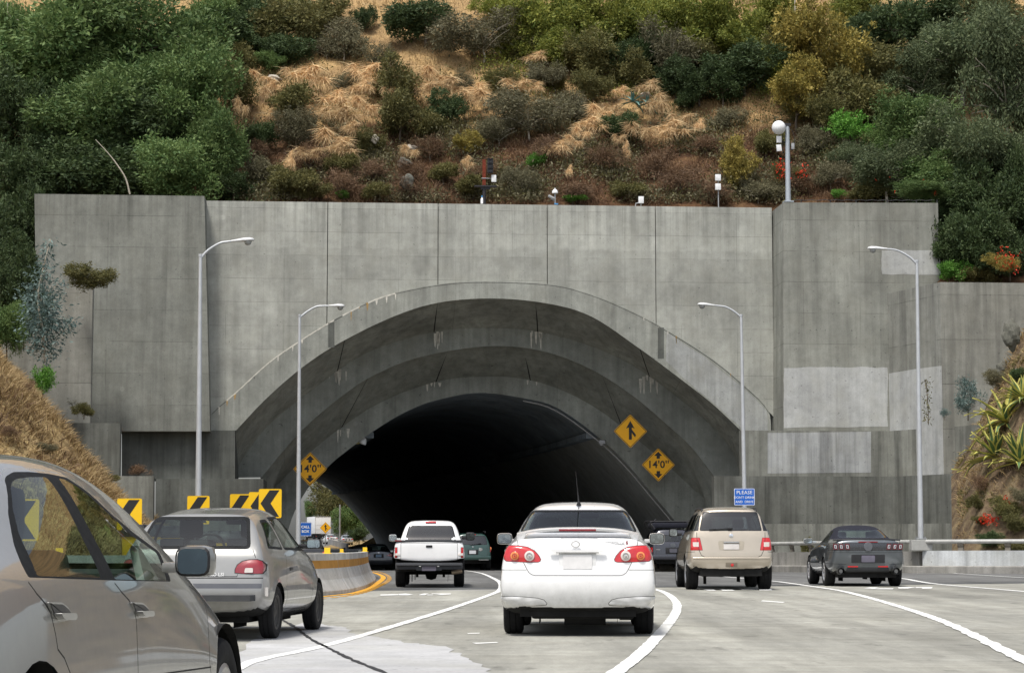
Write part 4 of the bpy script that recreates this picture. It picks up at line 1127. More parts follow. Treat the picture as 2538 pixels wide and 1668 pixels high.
    mb=MB(); mb.tube(catmull([(.08,0,t.z-.1),(.30,0,t.z-.35),(.38,0,t.z-.9),(.30,0,t.z-1.25),(.12,0,t.z-1.3)],6),.015,6); mb.build('cable',DST,r)
    # string of small fittings along the right pylon
    mb=MB(); P=[wt(x,471+.02*(x-1840)/10,-2.5)+Vector((0,0,.10+(.04 if i%2 else 0))) for i,x in enumerate(range(1845,2181,14))]; mb.tube(P,.018,5)
    for x in(1862,1930,1990,2062,2130,2178): q=wt(x,470,-2.5); mb.tube([q-Vector((0,0,.06)),q+Vector((0,0,.12))],.03,6)
    tag(mb.build('wire',DST),'thin dark wire on small clips along the right pylon top','wire')
    # small lamps at the mouth of the bore
    p=PL(843,1028,6.9); q=L2W(p.x,6.9,p.y); r=empty('bore_lamp',q,TH,'small white lamp hanging just inside the left of the bore','lamp','lamps at the mouth of the bore')
    mb=MB(); mb.lathe([(.0,.28),(.10,.26),(.22,.0),(.2,-.08),(0,-.12)],16,0,Matrix.Rotation(R(25),4,'Y')); mb.build('lamp_shade',WB,r,auto=50); mb=MB(); mb.tube([(-1.0,.1,-.12),(-.1,0,0)],.06,8); mb.build('arm',plain('yellow arm',(.45,.40,.16),.6),r)
    p=PL(1398,1028,6.1); q=L2W(p.x,5.9,p.y); r=empty('bore_lamp',q,TH,'small pale fixture on the inner arch below the merge sign','lamp','lamps at the mouth of the bore')
    mb=MB(); mb.box((0,0,0),(.34,.3,.2),0,None,.04); mb.lathe([(.14,0),(.1,-.1),(0,-.12)],14,0,Matrix.Translation((-.02,0,-.08))); mb.build('lamp_shade',GREY,r,auto=50); mb=MB(); mb.tube([(0,0,.05),(.25,.35,.12)],.03,6); mb.build('arm',DST,r)
# ------------------------------------------------------------------ vehicles
def zp(x0,y0,k): return lambda x,y:(x0+x*k,y0+y*k)
def build_vehicles():
    make_materials_car()
    WHT=paint('white car paint',(.80,.80,.80),0,.3); GRY=paint('warm silver paint',(.29,.29,.282),.35,.34); CHP=paint('pale gold paint',(.50,.44,.36),.45,.36)
    CHR=paint('charcoal paint',(.11,.125,.14),.55,.32); GRN=paint('dark green paint',(.02,.06,.05),.2,.3); DGR=paint('slate paint',(.085,.09,.105),.5,.34); BKP=paint('black blue paint',(.035,.037,.05),.2,.3)
    TOPC=plain('black canvas hood',(.020,.021,.030),.9,0,.2,0,.15,10)
    white_sedan(WHT); hatchback(GRY); silver_sedan(GRY); pickup(WHT); beige_van(CHP); convertible(CHR); green_suv(GRN); dark_jeep(BKP); grey_sedan(DGR); far_traffic(WHT)
SED=dict(zb=[(0,.30),(.15,.24),(.6,.2),(4.0,.2),(4.4,.22),(4.53,.30)],wb=[(0,.70),(.2,.77),(.8,.80),(3.8,.80),(4.35,.74),(4.53,.6)],
    wm=[(0,.81),(.12,.838),(.4,.85),(2.2,.85),(3.9,.845),(4.3,.80),(4.53,.62)],zm=[(0,.56),(4.53,.50)],
    ws=[(0,.79),(.12,.805),(.5,.815),(2.2,.815),(3.8,.79),(4.3,.73),(4.53,.55)],zs=[(0,.88),(.5,.915),(2.4,.89),(3.7,.84),(4.3,.72),(4.53,.62)],
    wg=[(0,.70),(.5,.735),(2.2,.765),(3.5,.72),(4.3,.62),(4.53,.5)],zg=[(0,.99),(.5,1.02),(1.5,.985),(2.4,.965),(3.5,.93),(4.3,.78),(4.53,.66)],
    wr=[(0,.60),(.7,.63),(1.35,.555),(1.9,.56),(2.7,.55),(3.4,.62),(4.3,.5),(4.53,.4)],zr=[(0,1.04),(.62,1.085),(.8,1.12),(1.35,1.385),(1.9,1.43),(2.3,1.425),(2.75,1.375),(3.45,1.0),(3.8,.945),(4.3,.81),(4.53,.68)],
    zt=[(0,1.05),(.62,1.095),(.8,1.14),(1.35,1.42),(1.9,1.478),(2.3,1.475),(2.75,1.42),(3.45,1.03),(3.8,.965),(4.3,.83),(4.53,.69)])
SEDY=[0,.06,.25,.6,.8,1.1,1.4,1.9,2.3,2.75,3.1,3.45,3.8,4.2,4.42,4.53]
def glasshouse(c,b,belt,top,ya,yb,yc,yd,ym,g=None):
    pass
def white_sedan(WHT):
    c=Car('white_sedan','white sedan with red tail lamps and a low boot spoiler in the middle lane','car',(.703,23.0),R(2.4))
    c.shell(SEDY,SED,rear=[(.2,.16),(.36,.05),(.5,.0),(.72,.0),(.85,.045),(1.0,.07),(1.1,.10)],front=[(.2,.1),(.5,0),(.8,.15)],Y0=.9,Y1=.6)
    z=zp(1180,1160,.2942)
    rv=lambda x,y,yl=0.0: c.rear(*z(x,y),yl)
    mir=lambda pts,yl:[rv(x,y,yl) for x,y in pts]
    sym=lambda pts:pts+[(-a,b) for a,b in pts[::-1]]
    win=rpoly(sym([(-.545,1.375),(-.665,1.115)])[::-1],.05)
    c.region('rear_window','rear',win,GLASS,trim=.028,trimmat=RUBBER,trimname='window_frame',lim=lambda p:p.y<1.9)
    # side windows, two per side
    f1=rpoly([(1.35,1.0),(2.10,.985),(2.10,1.375),(1.62,1.36)],.05); f2=rpoly([(2.18,.985),(3.25,.965),(2.72,1.345),(2.18,1.38)],.05)
    for f in(f1,f2): c.region('side_window','right',f,GLASS,trim=.02,mirror=True)
    ws=rpoly(sym([(-.53,1.37),(-.66,1.03)])[::-1],.05); c.region('windscreen','front',ws,GLASS,trim=.02,lim=lambda p:p.y>2.4)
    # tail lamps from the photo
    tl=[rv(x,y,.03) for x,y in [(229,705),(234,668),(252,649),(300,646),(350,649),(420,661),(475,692),(510,735),(525,768),(519,786),(500,794),(440,795),(400,794),(250,786),(232,768)]]
    tl=[(-.808+(max(a,-.808)+.808)*1.08,b) for a,b in tl]; tr=[(-a,b) for a,b in tl]
    for P in(tl[::-1],tr): c.region('tail_lamp','rear',P,REDL,trim=.006,trimmat=SEAM,trimname='lamp_gasket',push=.012)
    # shut lines
    L=[rv(x,y) for x,y in [(338,575),(352,648)]]; c.line('rear',L,.0035,True)
    c.line('rear',[rv(x,y) for x,y in [(400,795),(428,850),(445,878),(470,896),(500,903)]],.0035,True)
    a,b=rv(500,903),rv(1190,903); c.line('rear',[(-(abs(a[0])),a[1]),(abs(a[0]),a[1])],.0035)
    c.line('rear',[rv(190,856),rv(424,856)],.003,True)
    c.line('rear',[rv(640,690),rv(1030,690)],.003)
    bc=[rv(x,y) for x,y in [(206,1082),(300,1080),(420,1086),(520,1096),(570,1110),(594,1138),(588,1150),(480,1156),(340,1168),(250,1186),(206,1200)]]
    bc=[(-abs(p),q) for p,q in bc]
    c.region('bumper_corner','rear',bc,WHT,mirror=True,gap=.006,push=.015)
    lowdark=[(-.33,.268),(.33,.268),(.30,.22),(-.30,.22)]
    c.line('right',[(1.28,.93),(1.22,.75),(1.32,.45)],.004,True); c.line('right',[(2.14,.93),(2.16,.32)],.004,True); c.line('right',[(3.35,.90),(3.30,.6),(3.33,.32)],.004,True)
    c.line('top',[(.56,1.42),(.555,1.9),(.55,2.6)],.008,True,lim=lambda p:p.z>1.2)
    c.arches((.93,3.53),.345,.305)
    ysurf=c.surf_y
    pos=[(rv(325,738,.03),.046,AMBER),(rv(450,738,.02),.055,CLEARL)]
    dep=[ysurf(p[0],p[1]) for p,_,_ in pos]; ys=ysurf(0,1.06)
    yp=ysurf(0,.83)
    c.finish(WHT,under_z=.4)
    lamps=[o for o in c.root.children if o.name.startswith('tail_lamp')]
    for (p,r,m),y in zip(pos,dep):
        for s in(1,-1):
            lp=[l for l in lamps if (sum(v.co.x for v in l.data.vertices)>0)==(s*p[0]>0)][0]
            c.discs('lamp_bulb','rear',(s*p[0],p[1]),r,m,y-.013,lp); 
            mb=MB(); M=Matrix.Translation((s*p[0],y-.016,p[1]))@Matrix.Rotation(R(90),4,'X'); mb.lathe([(r*.62,.006),(r*.6,.016),(r*.5,.016),(r*.48,.006)],20,0,M); mb.lathe([(r*.22,.01),(r*.2,.02),(0,.022)],14,0,M); c.part('lamp_ring',mb,REDL if m is AMBER else CHROME,lp)
    # spoiler
    mb=MB(); n=24; rows=[]
    for i in range(n+1):
        x=-.655+1.31*i/n; e=abs(x)/.655; z0=1.083+.045*(1-e**3.0); y0=.03+.09*e**2; foot=1 if e>.82 else 0
        th=.042*(1-.35*e**4); dn=.075 if e>.86 else 0
        rows.append([Vector((x,y0,z0)),Vector((x,y0-.015,z0+th*.55)),Vector((x,y0+.05,z0+th)),Vector((x,y0+.19,z0+th*.55)),Vector((x,y0+.20,z0-dn*.7)),Vector((x,y0+.03,z0-dn))])
    for a,b in zip(rows,rows[1:]): mb.strip(a+[a[0]],b+[b[0]])
    mb.flat(rows[0]); mb.flat(rows[-1]); sp=c.part('spoiler',mb,WHT,auto=50)
    mb=MB(); mb.box((0,.015,1.137),(.40,.03,.022),0,None,.006); c.part('brake_light',mb,REDD,sp)
    # plate recess, garnish strip, emblem, lettering
    mb=MB(); 
    mb.prism([(-.30,.925),(.30,.925),(.26,.902),(-.26,.902)],0,.03,lambda u,v,d:(u,yp-.012-d,v)); c.part('boot_handle',mb,WHT)
    mb=MB(); mb.box((0,yp-.02,.898),(.46,.03,.016)); c.part('handle_chrome_strip',mb,CHROME)  # chrome trim strip below the boot handle
    c.plate(0,yp-.012,.80,plain('washed out plate',(.74,.73,.73),.5))
    mb=MB(); mb.box((0,yp-.004,.80),(.40,.01,.20),0,None,.004); c.part('plate_recess',mb,plain('white shade plastic',(.76,.76,.76),.45))
    mb=MB(); M=Matrix.Translation((-.02,yp-.012,.985))@Matrix.Rotation(R(90),4,'X'); Ms=M@Matrix.Diagonal((1.35,1,1,1)); mb.lathe([(.036,0),(.034,.008),(.028,.008),(.026,0)],22,0,Ms); c.part('badge',mb,CHROME)
    lettering('COROLLA',.045,plain('grey badge letters',(.55,.55,.56),.4),(.40,c.ry(.40,1.0)-.004,1.0),c.root,bold=.001); lettering('S',.05,REDD,(.53,c.ry(.53,1.0)-.004,1.0),c.root,bold=.002)
    mb=MB(); mb.box((0,.95,.27),(1.25,1.6,.12)); mb.box((.05,.35,.235),(1.1,.3,.10),0,None,.03); mb.lathe([(.0,-.2),(.10,-.2),(.10,.25),(0,.25)],16,0,Matrix.Translation((.05,.42,.215))@Matrix.Rotation(R(90),4,'Y')); mb.box((-.36,.5,.22),(.08,.2,.08)); mb.box((.52,.5,.20),(.14,.3,.06)); c.part('underbody',mb,UNDER)
    mb=MB(); mb.lathe([(0,-.17),(.07,-.16),(.075,.16),(.06,.17),(0,.17)],16,0,Matrix.Translation((.40,.28,.275))@Matrix.Rotation(R(90),4,'Y')); c.part('muffler',mb,plain('rusty muffler',(.20,.15,.11),.6,.3))
    for y in(.93,3.53):
        for s in(1,-1): c.wheel(s*.72,y,.308,.215,spokes=5)
    c.mirror_(.925,2.95,1.055,WHT,.185,.135,.14,stalk=.06); c.mirror_(-.915,2.95,1.055,WHT,.185,.135,.14,stalk=.06)
    c.seats(2.2,.78,xs=(-.36,.36),dash=3.05,rear=1.25)
    mb=MB(); mb.tube([(0,1.42,1.43),(0,1.40,1.47)],[.03,.012],10); mb.tube([(0,1.40,1.45),(-.03,1.12,1.80)],[.007,.003],6); c.part('aerial',mb,BLACK)
    mb=MB(); mb.tube([(0,.80,1.125),(0,1.10,1.275),(0,1.36,1.405)],.006,4); c.part('defroster_line',mb,BLACK)
    mb=MB(); mb.box((.12,2.6,1.33),(.22,.03,.06),0,None,.02); c.part('inner_mirror',mb,BLACK)
    return c
def ysurf_safe(c,d): return d
def hatchback(GRY):
    c=Car('grey_hatchback','dusty silver hatchback with one visible red tail lamp beside the concrete barrier','car',(-3.30,22.05),R(5.5))
    T=dict(zb=[(0,.28),(.3,.2),(3.3,.19),(3.7,.26)],wb=[(0,.66),(.3,.72),(3.3,.70),(3.75,.5)],wm=[(0,.74),(.2,.785),(.6,.795),(3.0,.79),(3.5,.73),(3.75,.55)],zm=[(0,.52),(3.7,.5)],
      ws=[(0,.72),(.25,.755),(1.8,.77),(3.0,.73),(3.75,.5)],zs=[(0,.84),(1.5,.84),(2.7,.82),(3.5,.68),(3.75,.56)],wg=[(0,.69),(.3,.72),(1.8,.735),(2.9,.67),(3.75,.42)],zg=[(0,.92),(1.5,.905),(2.7,.89),(3.5,.72),(3.75,.6)],
      wr=[(0,.55),(.5,.555),(1.6,.55),(2.0,.54),(2.75,.6),(3.75,.35)],zr=[(0,1.265),(.6,1.30),(1.2,1.335),(1.7,1.33),(2.0,1.28),(2.75,.92),(3.1,.87),(3.6,.72),(3.75,.62)],zt=[(0,1.30),(.6,1.345),(1.2,1.385),(1.7,1.38),(2.0,1.325),(2.75,.94),(3.1,.89),(3.6,.74),(3.75,.63)])
    c.shell([0,.05,.2,.5,.9,1.3,1.7,2.05,2.4,2.75,3.1,3.45,3.65,3.75],T,rear=[(.2,.12),(.35,.02),(.55,.0),(.66,.05),(.92,.10),(1.30,.52),(1.4,.62)],front=[(.2,.1),(.5,0),(.8,.15)],Y0=1.3,Y1=.5)
    z=zp(280,1180,.3121); rv=lambda x,y,yl=.05: c.rear(*z(x,y),yl)
    sym=lambda pts:pts+[(-a,b) for a,b in pts[::-1]]
    c.region('rear_window','rear',rpoly(sym([(-.505,1.275),(-.60,.935)])[::-1],.06),GLASS,trim=.035,lim=lambda p:p.y<.9)
    f1=rpoly([(.42,.94),(1.12,.925),(1.02,1.255),(.72,1.24)],.05); f2=rpoly([(1.19,.925),(2.45,.91),(1.98,1.225),(1.60,1.29),(1.10,1.275)],.05)
    for f in(f1,f2): c.region('side_window','right',f,GLASS,trim=.028,mirror=True)
    c.region('windscreen','front',rpoly(sym([(-.52,1.27),(-.63,.93)])[::-1],.05),GLASS,trim=.02,lim=lambda p:p.y>1.7)
    tl=[rv(x,y,.08) for x,y in [(1028,770),(1026,740),(1045,700),(1090,670),(1150,658),(1225,656),(1268,668),(1290,700),(1292,750),(1280,776),(1200,778),(1100,776)]]
    mx=.755; k=mx/max(a for a,b in tl); tl=[(a*k if a>0 else a,b) for a,b in tl]
    lampids=c.region('tail_lamp','rear',tl,REDD,trim=.008,trimmat=SEAM,trimname='lamp_gasket',mirror=True,push=.014)
    # tailgate edge, bumper gap and rubbing strip
    c.line('rear',[(.48,.655),(-.48,.655)],.004); c.line('rear',[(.62,.93),(.66,.845)],.003,True); c.line('rear',[(.485,.68),(.48,.655)],.003,True)
    c.line('rear',[(.74,.640),(-.74,.640)],.005)
    st=c.newtag('rub_strip',plain('grey rub strip',(.10,.105,.12),.5)); c.cut('rear',rpoly([(-.735,.535),(.735,.535),(.735,.585),(-.735,.585)],.01),st)
    c.line('right',[(1.16,.88),(1.05,.6),(1.10,.28)],.004,True); c.line('right',[(2.5,.86),(2.50,.5),(2.52,.28)],.004,True); c.line('right',[(.9,.30),(2.8,.27)],.004,True)
    st2=c.newtag('@rub',plain('side strip',(.20,.19,.18),.5)); c.cut('right',[(1.05,.50),(2.45,.50),(2.45,.545),(1.05,.545)],st2)
    c.arches((.66,3.02),.315,.275)
    c.finish(GRY,under_z=.36)
    lp=[o for o in c.root.children if o.name.startswith('tail_lamp')]
    for l in lp:
        s=1 if sum(v.co.x for v in l.data.vertices)>0 else -1; y0=min(v.co.y for v in l.data.vertices)
        p=rv(1080,745,.08); mb=MB(); mb.prism(rpoly([(-.045,-.024),(.045,-.024),(.045,.024),(-.035,.024)],.012),0,.01,lambda u,v,d:(s*(p[0]+.01)+u*s,c.ry(s*(p[0]+.01),p[1])-.004-d,p[1]+v)); c.part('reversing_lens',mb,CLEARL,l)
    lettering('METRO LSI',.05,plain('pale badge letters',(.80,.80,.80),.5),(.225,c.ry(.225,.675)-.004,.675),c.root,bold=.0015,spacing=1.05)
    mb=MB(); mb.lathe([(.0,.05),(.034,.05),(.036,-.12),(.043,-.12),(.043,.06)],18,0,Matrix.Translation((.14,.02,.245))@Matrix.Rotation(R(90),4,'X')); c.part('exhaust',mb,plain('tarnished pipe',(.42,.34,.26),.4,.7))
    mb=MB(); mb.box((0,1.7,.24),(1.1,2.9,.12)); mb.box((0,.5,.25),(1.05,.5,.14),0,None,.03); mb.box((-.3,.7,.2),(.1,.5,.06)); c.part('underbody',mb,UNDER)
    c.plate(-.30,-.002,.44,PLATE); mb=MB(); mb.box((-.30,.015,.45),(.44,.03,.20),0,None,.01); c.part('plate_recess',mb,BLACK)
    for y in(.66,3.02):
        for s in(1,-1): c.wheel(s*.695,y,.277,.165,steel=True,rim=plain('dark steel wheel',(.05,.048,.045),.6,.3))
    c.mirror_(.865,2.20,.99,BLACK,.17,.11,.10); c.mirror_(-.865,2.20,.99,BLACK,.17,.11,.10)
    c.seats(1.45,.74,xs=(-.34,.34),dash=2.45,rear=.72,wheelx=-.34,h=.6)
    mb=MB(); mb.box((.02,1.95,1.235),(.22,.03,.06),0,None,.02); c.part('inner_mirror',mb,BLACK)
    mb=MB(); mb.box((-.02,.42,.985),(.20,.05,.09),0,None,.02); c.part('third_brake_lamp',mb,BLACK)
    mb=MB(); mb.box((0,0,0),(.055,.02,.09)); o=c.part('side_reflector',mb,plain('pale side marker',(.5,.48,.46),.3)); o.location=(.765,.085,.50)
    mb=MB(); pts=[(.764,1.35,.69),(.773,1.25,.69)]; mb.box((.778,1.32,.72),(.02,.15,.035),0,None,.008); c.part('door_handle',mb,BLACK)
def silver_sedan(GRY):
    h=R(4.3); d=Vector((math.sin(h),math.cos(h)))
    c=Car('silver_sedan','near silver sedan cropped at the left edge with its wing mirror showing','car',(-2.255,5.22),h)
    T=dict(zb=[(0,.30),(.3,.2),(4.1,.19),(4.45,.24)],wb=[(0,.7),(.3,.77),(3.9,.775),(4.4,.62)],
      wm=[(0,.74),(.25,.82),(.7,.85),(2.2,.855),(3.7,.85),(4.15,.79),(4.45,.6)],zm=[(0,.52),(4.45,.50)],
      ws=[(0,.72),(.3,.77),(1.0,.81),(2.2,.815),(3.2,.80),(3.9,.74),(4.3,.64),(4.45,.5)],zs=[(0,.82),(.6,.85),(2.2,.815),(3.0,.785),(3.7,.715),(4.2,.62),(4.45,.52)],
      wg=[(0,.66),(.5,.74),(1.4,.80),(2.8,.795),(3.4,.74),(4.0,.57),(4.45,.4)],zg=[(0,.92),(.6,.93),(1.2,.885),(2.4,.86),(3.3,.83),(3.75,.755),(4.2,.665),(4.45,.56)],
      wr=[(0,.55),(.75,.60),(1.35,.60),(1.9,.615),(2.6,.60),(3.5,.64),(4.0,.45),(4.45,.3)],zr=[(0,.97),(.75,1.0),(1.0,1.08),(1.4,1.215),(1.8,1.25),(2.25,1.255),(2.75,1.17),(3.15,1.01),(3.5,.87),(3.75,.80),(4.2,.69),(4.45,.58)],
      zt=[(0,.98),(.75,1.01),(1.0,1.10),(1.4,1.235),(1.8,1.28),(2.25,1.285),(2.75,1.21),(3.15,1.04),(3.5,.89),(3.75,.82),(4.2,.705),(4.45,.59)])
    c.shell([0,.06,.3,.75,1.0,1.35,1.75,2.2,2.6,2.9,3.2,3.5,3.75,4.2,4.38,4.45],T,rear=[(.2,.1),(.5,0),(.9,.1)],front=[(.2,.08),(.5,0),(.72,.2)],Y0=.6,Y1=.6,level=3)
    z=zp(0,1100,.36326); X=.815
    def sv(x,y):
        h=c.hit(*z(x,y))
        return (h.y,h.z) if h is not None and h.x>.3 else c.side(*z(x,y),X-.06,.56,.865)
    frame=[(30,250),(38,220),(90,190),(200,190),(330,203),(450,228),(600,330),(760,480),(920,612),(1085,735),(1130,840),(1168,938),(780,930),(190,910),(150,830),(95,690),(55,480)]
    fr=[sv(x,y) for x,y in frame]
    g1=[sv(x,y) for x,y in [(72,300),(78,262),(110,238),(200,226),(318,226),(395,330),(480,480),(560,640),(640,800),(690,912),(250,900),(215,800),(130,620),(85,440)]]
    g2=[sv(x,y) for x,y in [(392,230),(455,248),(560,315),(700,440),(900,625),(1070,745),(1110,850),(1140,932),(780,922),(720,790),(640,640),(540,455)]]
    for vw in('right','left'): c.cut(vw,rpoly(fr,.02,2),c.newtag('window_frame',RUBBER))
    for g in(g1,g2): c.region('side_window','right',rpoly(g,.02,2),glass('green tinted car glass',(.62,.76,.68),.8,1.45),mirror=True)
    # chrome outer line
    o=inset(rpoly(fr,.02,2),-.010)
    c.line('right',o[:int(len(o)*.62)],.0035,False,mat=plain('bright trim',(.55,.55,.53),.25,.8))
    sym=lambda pts:pts+[(-a,b) for a,b in pts[::-1]]
    c.region('rear_window','rear',rpoly(sym([(-.50,1.25),(-.62,1.03)])[::-1],.05),GLASS,trim=.02,lim=lambda p:p.y<1.5)
    c.region('windscreen','front',rpoly(sym([(-.52,1.24),(-.66,.88)])[::-1],.05),GLASS,trim=.02,lim=lambda p:p.y>2.1)
    sl=lambda P:[((c.hit(*z(x,y)).y,c.hit(*z(x,y)).z) if c.hit(*z(x,y)) is not None else c.side(*z(x,y),.845)) for x,y in P]
    W=.0035
    for L in([(195,945),(250,1020),(310,1090),(345,1150),(362,1220),(380,1300),(395,1400),(440,1460),(480,1564),(500,1640)],[(783,950),(830,1010),(880,1065),(912,1120),(930,1200),(938,1400),(942,1660)],[(1290,968),(1350,1020),(1395,1085),(1415,1180),(1422,1300),(1430,1480),(1440,1660)]):
        c.line('right',sl(L),W)
    c.line('right',sl([(490,1640),(940,1590),(1440,1520)]),.003)
    c.arches((.98,3.60),.345,.30)
    c.finish(GRY,under_z=.3)
    # door handles set in oval cups
    for (hx,hy) in ((455,1140),(990,1128)):
        k=1 if hx<700 else .78
        P=[c.side(*z(hx+a*k,hy+b*k),.845) for a,b in [(-85,-65),(10,-60),(55,-20),(78,30),(75,62),(40,72),(-20,68),(-45,40),(-70,-20)]]
        P=rpoly(P,.02); x0=c.rx(sum(p[0] for p in P)/len(P),sum(p[1] for p in P)/len(P))-.002; mb=MB()
        mb.prism(P,0,.006,lambda u,v,dd:(x0+dd,u,v)); q=inset(P,.006); o=c.part('handle_cup',mb,GRY,auto=30)
        mb=MB(); mb.prism(q,0,.003,lambda u,v,dd:(x0+.006+dd,u,v)); c.part('cup_recess',mb,plain('handle shadow',(.06,.058,.055),.5),o)
        P=[c.side(*z(hx+a*k,hy+b*k),.85) for a,b in [(-40,12),(60,12),(68,40),(55,62),(-15,58),(-35,36)]]
        mb=MB(); mb.prism(rpoly(P,.015),0,.024,lambda u,v,dd:(x0+.008+dd,u,v)); c.part('door_handle',mb,GRY,o,auto=40)
    # sill moulding along the doors
    # wheels
    for y in(.98,3.60):
        for s in(1,-1): c.wheel(s*.735,y,.30,.19,spokes=7)
    # mirror
    q=c.side(*z(1322,800),.93)
    m=c.mirror_(.93,q[0]+.05,q[1],GRY,.135,.113,.10,glassmat=plain('blue mirror glass',(.42,.52,.56),.04,1,.5,0,.03),stalk=.06,yaw=R(-4))
    mb=MB(); mb.prism([(q[0]-.12,.80),(q[0]+.16,.80),(q[0]-.02,.97),(q[0]-.06,.95)],0,.03,lambda u,v,dd:(.765+dd+ (v-.8)*-.35,u,v)); c.part('mirror_foot',mb,GRY,auto=30)
    c.seats(2.02,.66,xs=(-.36,.36),dash=3.05,rear=1.2,wheelx=-.36,h=.6)
    mb=MB(); mb.tube(catmull([(.55,1.62,1.06),(.50,1.74,.92),(.40,1.92,.76),(.2,2.02,.62)],6),.022,5); c.part('seat_belt',mb,BLACK)
    mb=MB(); mb.box((0,1.9,.2),(1.2,3.2,.1)); c.part('underbody',mb,UNDER)
    mb=MB(); mb.prism(rpoly([(3.98,.26),(4.40,.24),(4.42,.40),(4.0,.44)],.03),0,.02,lambda u,v,dd:(.80-(u-3.98)*.30+dd,u,v)); c.part('bumper_corner',mb,GRY,auto=30)
def pickup(WHT):
    c=Car('white_pickup','white pickup truck with a black rear bumper heading for the tunnel','pickup truck',(-1.925,49.8),R(-1.2))
    # load bed and cab are two shells in one body: build the bed first
    T=dict(zb=[(0,.62),(5,.55)],wb=[(0,.74),(5,.74)],wm=[(0,.818),(.3,.825),(4.3,.82),(5,.7)],zm=[(0,.72),(5,.7)],ws=[(0,.802),(.3,.805),(4.3,.79),(5,.66)],zs=[(0,.96),(2,.98),(5,.86)],
      wg=[(0,.765),(2.0,.765),(2.15,.72),(3.9,.70),(5,.5)],zg=[(0,1.045),(1.95,1.045),(2.1,1.06),(3.7,1.0),(5,.88)],
      wr=[(0,.70),(1.9,.70),(2.05,.625),(3.2,.60),(4.0,.6),(5,.4)],zr=[(0,1.055),(1.95,1.055),(2.02,1.18),(2.12,1.53),(2.4,1.56),(3.1,1.555),(3.35,1.48),(4.0,1.02),(5,.9)],
      zt=[(0,1.06),(1.95,1.06),(2.02,1.20),(2.12,1.565),(2.4,1.59),(3.1,1.59),(3.35,1.50),(4.0,1.04),(5,.91)])
    c.shell([0,.04,.3,1.0,1.7,1.93,2.0,2.1,2.2,2.6,3.1,3.45,4.0,4.5,4.9,5.0],T,rear=[(.5,.03),(.7,0),(1.0,0),(1.08,.02)],Y0=.5,bulge=.01)
    z=zp(880,1220,.17905); rv=lambda x,y,yl=0: c.rear(*z(x,y),yl)
    sym=lambda pts:pts+[(-a,b) for a,b in pts[::-1]]
    a=rv(750,470,2.1); b=rv(707,686,2.0)
    c.region('rear_window','rear',rpoly(sym([(-.525,1.455),(-.625,1.09)])[::-1],.05),DGLASS,trim=.02,lim=lambda p:p.y>1.5)
    c.region('side_window','right',rpoly([(2.35,1.09),(3.75,1.06),(3.35,1.42),(2.38,1.47)],.05),DGLASS,trim=.02,mirror=True)
    c.region('windscreen','front',rpoly(sym([(-.52,1.46),(-.66,1.07)])[::-1],.05),GLASS,trim=.02,lim=lambda p:p.y>3)
    # tail lamps
    a=rv(1463,757); b=rv(1545,905)
    P=[(a[0],a[1]),(.80,a[1]),(.80,b[1]),(a[0],b[1])]
    c.region('tail_lamp','rear',rpoly(P,.012),REDL,trim=.008,trimmat=SEAM,trimname='lamp_gasket',mirror=True,push=.006)
    # tailgate
    q=rv(676,985); tg=rpoly([(-.66,q[1]+.005),(.66,q[1]+.005),(.66,1.035),(-.66,1.035)],.015)
    c.region('tailgate','rear',tg,WHT,trim=.008,trimmat=SEAM,trimname='tailgate_gap')
    c.arches((1.25,4.2),.40,.36,.4)
    c.finish(WHT,under_z=.7)
    for l in [o for o in c.root.children if o.name.startswith('tail_lamp')]:
        s=1 if sum(v.co.x for v in l.data.vertices)>0 else -1; zc=sum(v.co.z for v in l.data.vertices)/len(l.data.vertices)
        mb=MB(); mb.box((s*.73,-.006,zc-.035),(.115,.012,.055),0,None,.004); c.part('reversing_lens',mb,CLEARL,l)
    mb=MB(); mb.box((0,1.0,1.085),(1.52,1.92,.035),0,None,.012); mb.box((0,.03,1.075),(1.54,.06,.055),0,None,.015); c.part('bed_cover',mb,DARKTRIM)
    mb=MB(); mb.box((-.72,-.002,1.088),(.16,.006,.02)); c.part('cover_label',mb,REDD)
    mb=MB(); mb.box((0,-.012,.955),(.15,.03,.055),0,None,.015); c.part('tailgate_handle',mb,BLACK)
    mb=MB(); M=Matrix.Translation((0,-.02,.80)); c_=rv(1075,985)
    mb.box((0,-.02,.50),(1.56,.16,.155),0,None,.03); mb.box((0,-.06,.525),(1.5,.20,.03),0,None,.01); mb.box((-.0,-.085,.475),(.60,.06,.15),0,None,.02); bp=c.part('rear_bumper',mb,DARKTRIM)
    mb=MB(); mb.prism(rpoly([(-.165,.395),(.165,.395),(.165,.53),(-.165,.53)],.02),0,.01,lambda u,v,d:(u,-.117-d,v)); c.part('number_plate',mb,plain('grey plate',(.11,.10,.13),.5),bp)
    for s in(.21,-.21):
        mb=MB(); mb.box((s,-.118,.50),(.05,.012,.03),0,None,.004); c.part('plate_lamp',mb,CHROME,bp)
    mb=MB(); mb.tube([(-.6,1.25,.33),(.6,1.25,.33)],.045,10); mb.lathe([(0,-.15),(.12,-.11),(.15,0),(.12,.11),(0,.15)],18,0,Matrix.Translation((.03,1.25,.31))@Matrix.Rotation(R(90),4,'Y')); mb.box((-.30,1.1,.30),(.06,.1,.14)); mb.box((.33,1.1,.30),(.06,.1,.14)); mb.box((0,2.2,.52),(1.2,3.8,.14)); mb.box((0,.55,.44),(1.3,.5,.16)); c.part('underbody',mb,UNDER)
    mb=MB(); mb.lathe([(.0,.1),(.04,.1),(.045,-.1),(.05,-.1),(.05,.15)],14,0,Matrix.Translation((.62,.2,.36))@Matrix.Rotation(R(80),4,'Y')); c.part('exhaust',mb,plain('tarnished pipe2',(.36,.28,.2),.45,.6))
    for y in(1.25,4.2):
        for s in(1,-1): c.wheel(s*.69,y,.365,.245,steel=True)
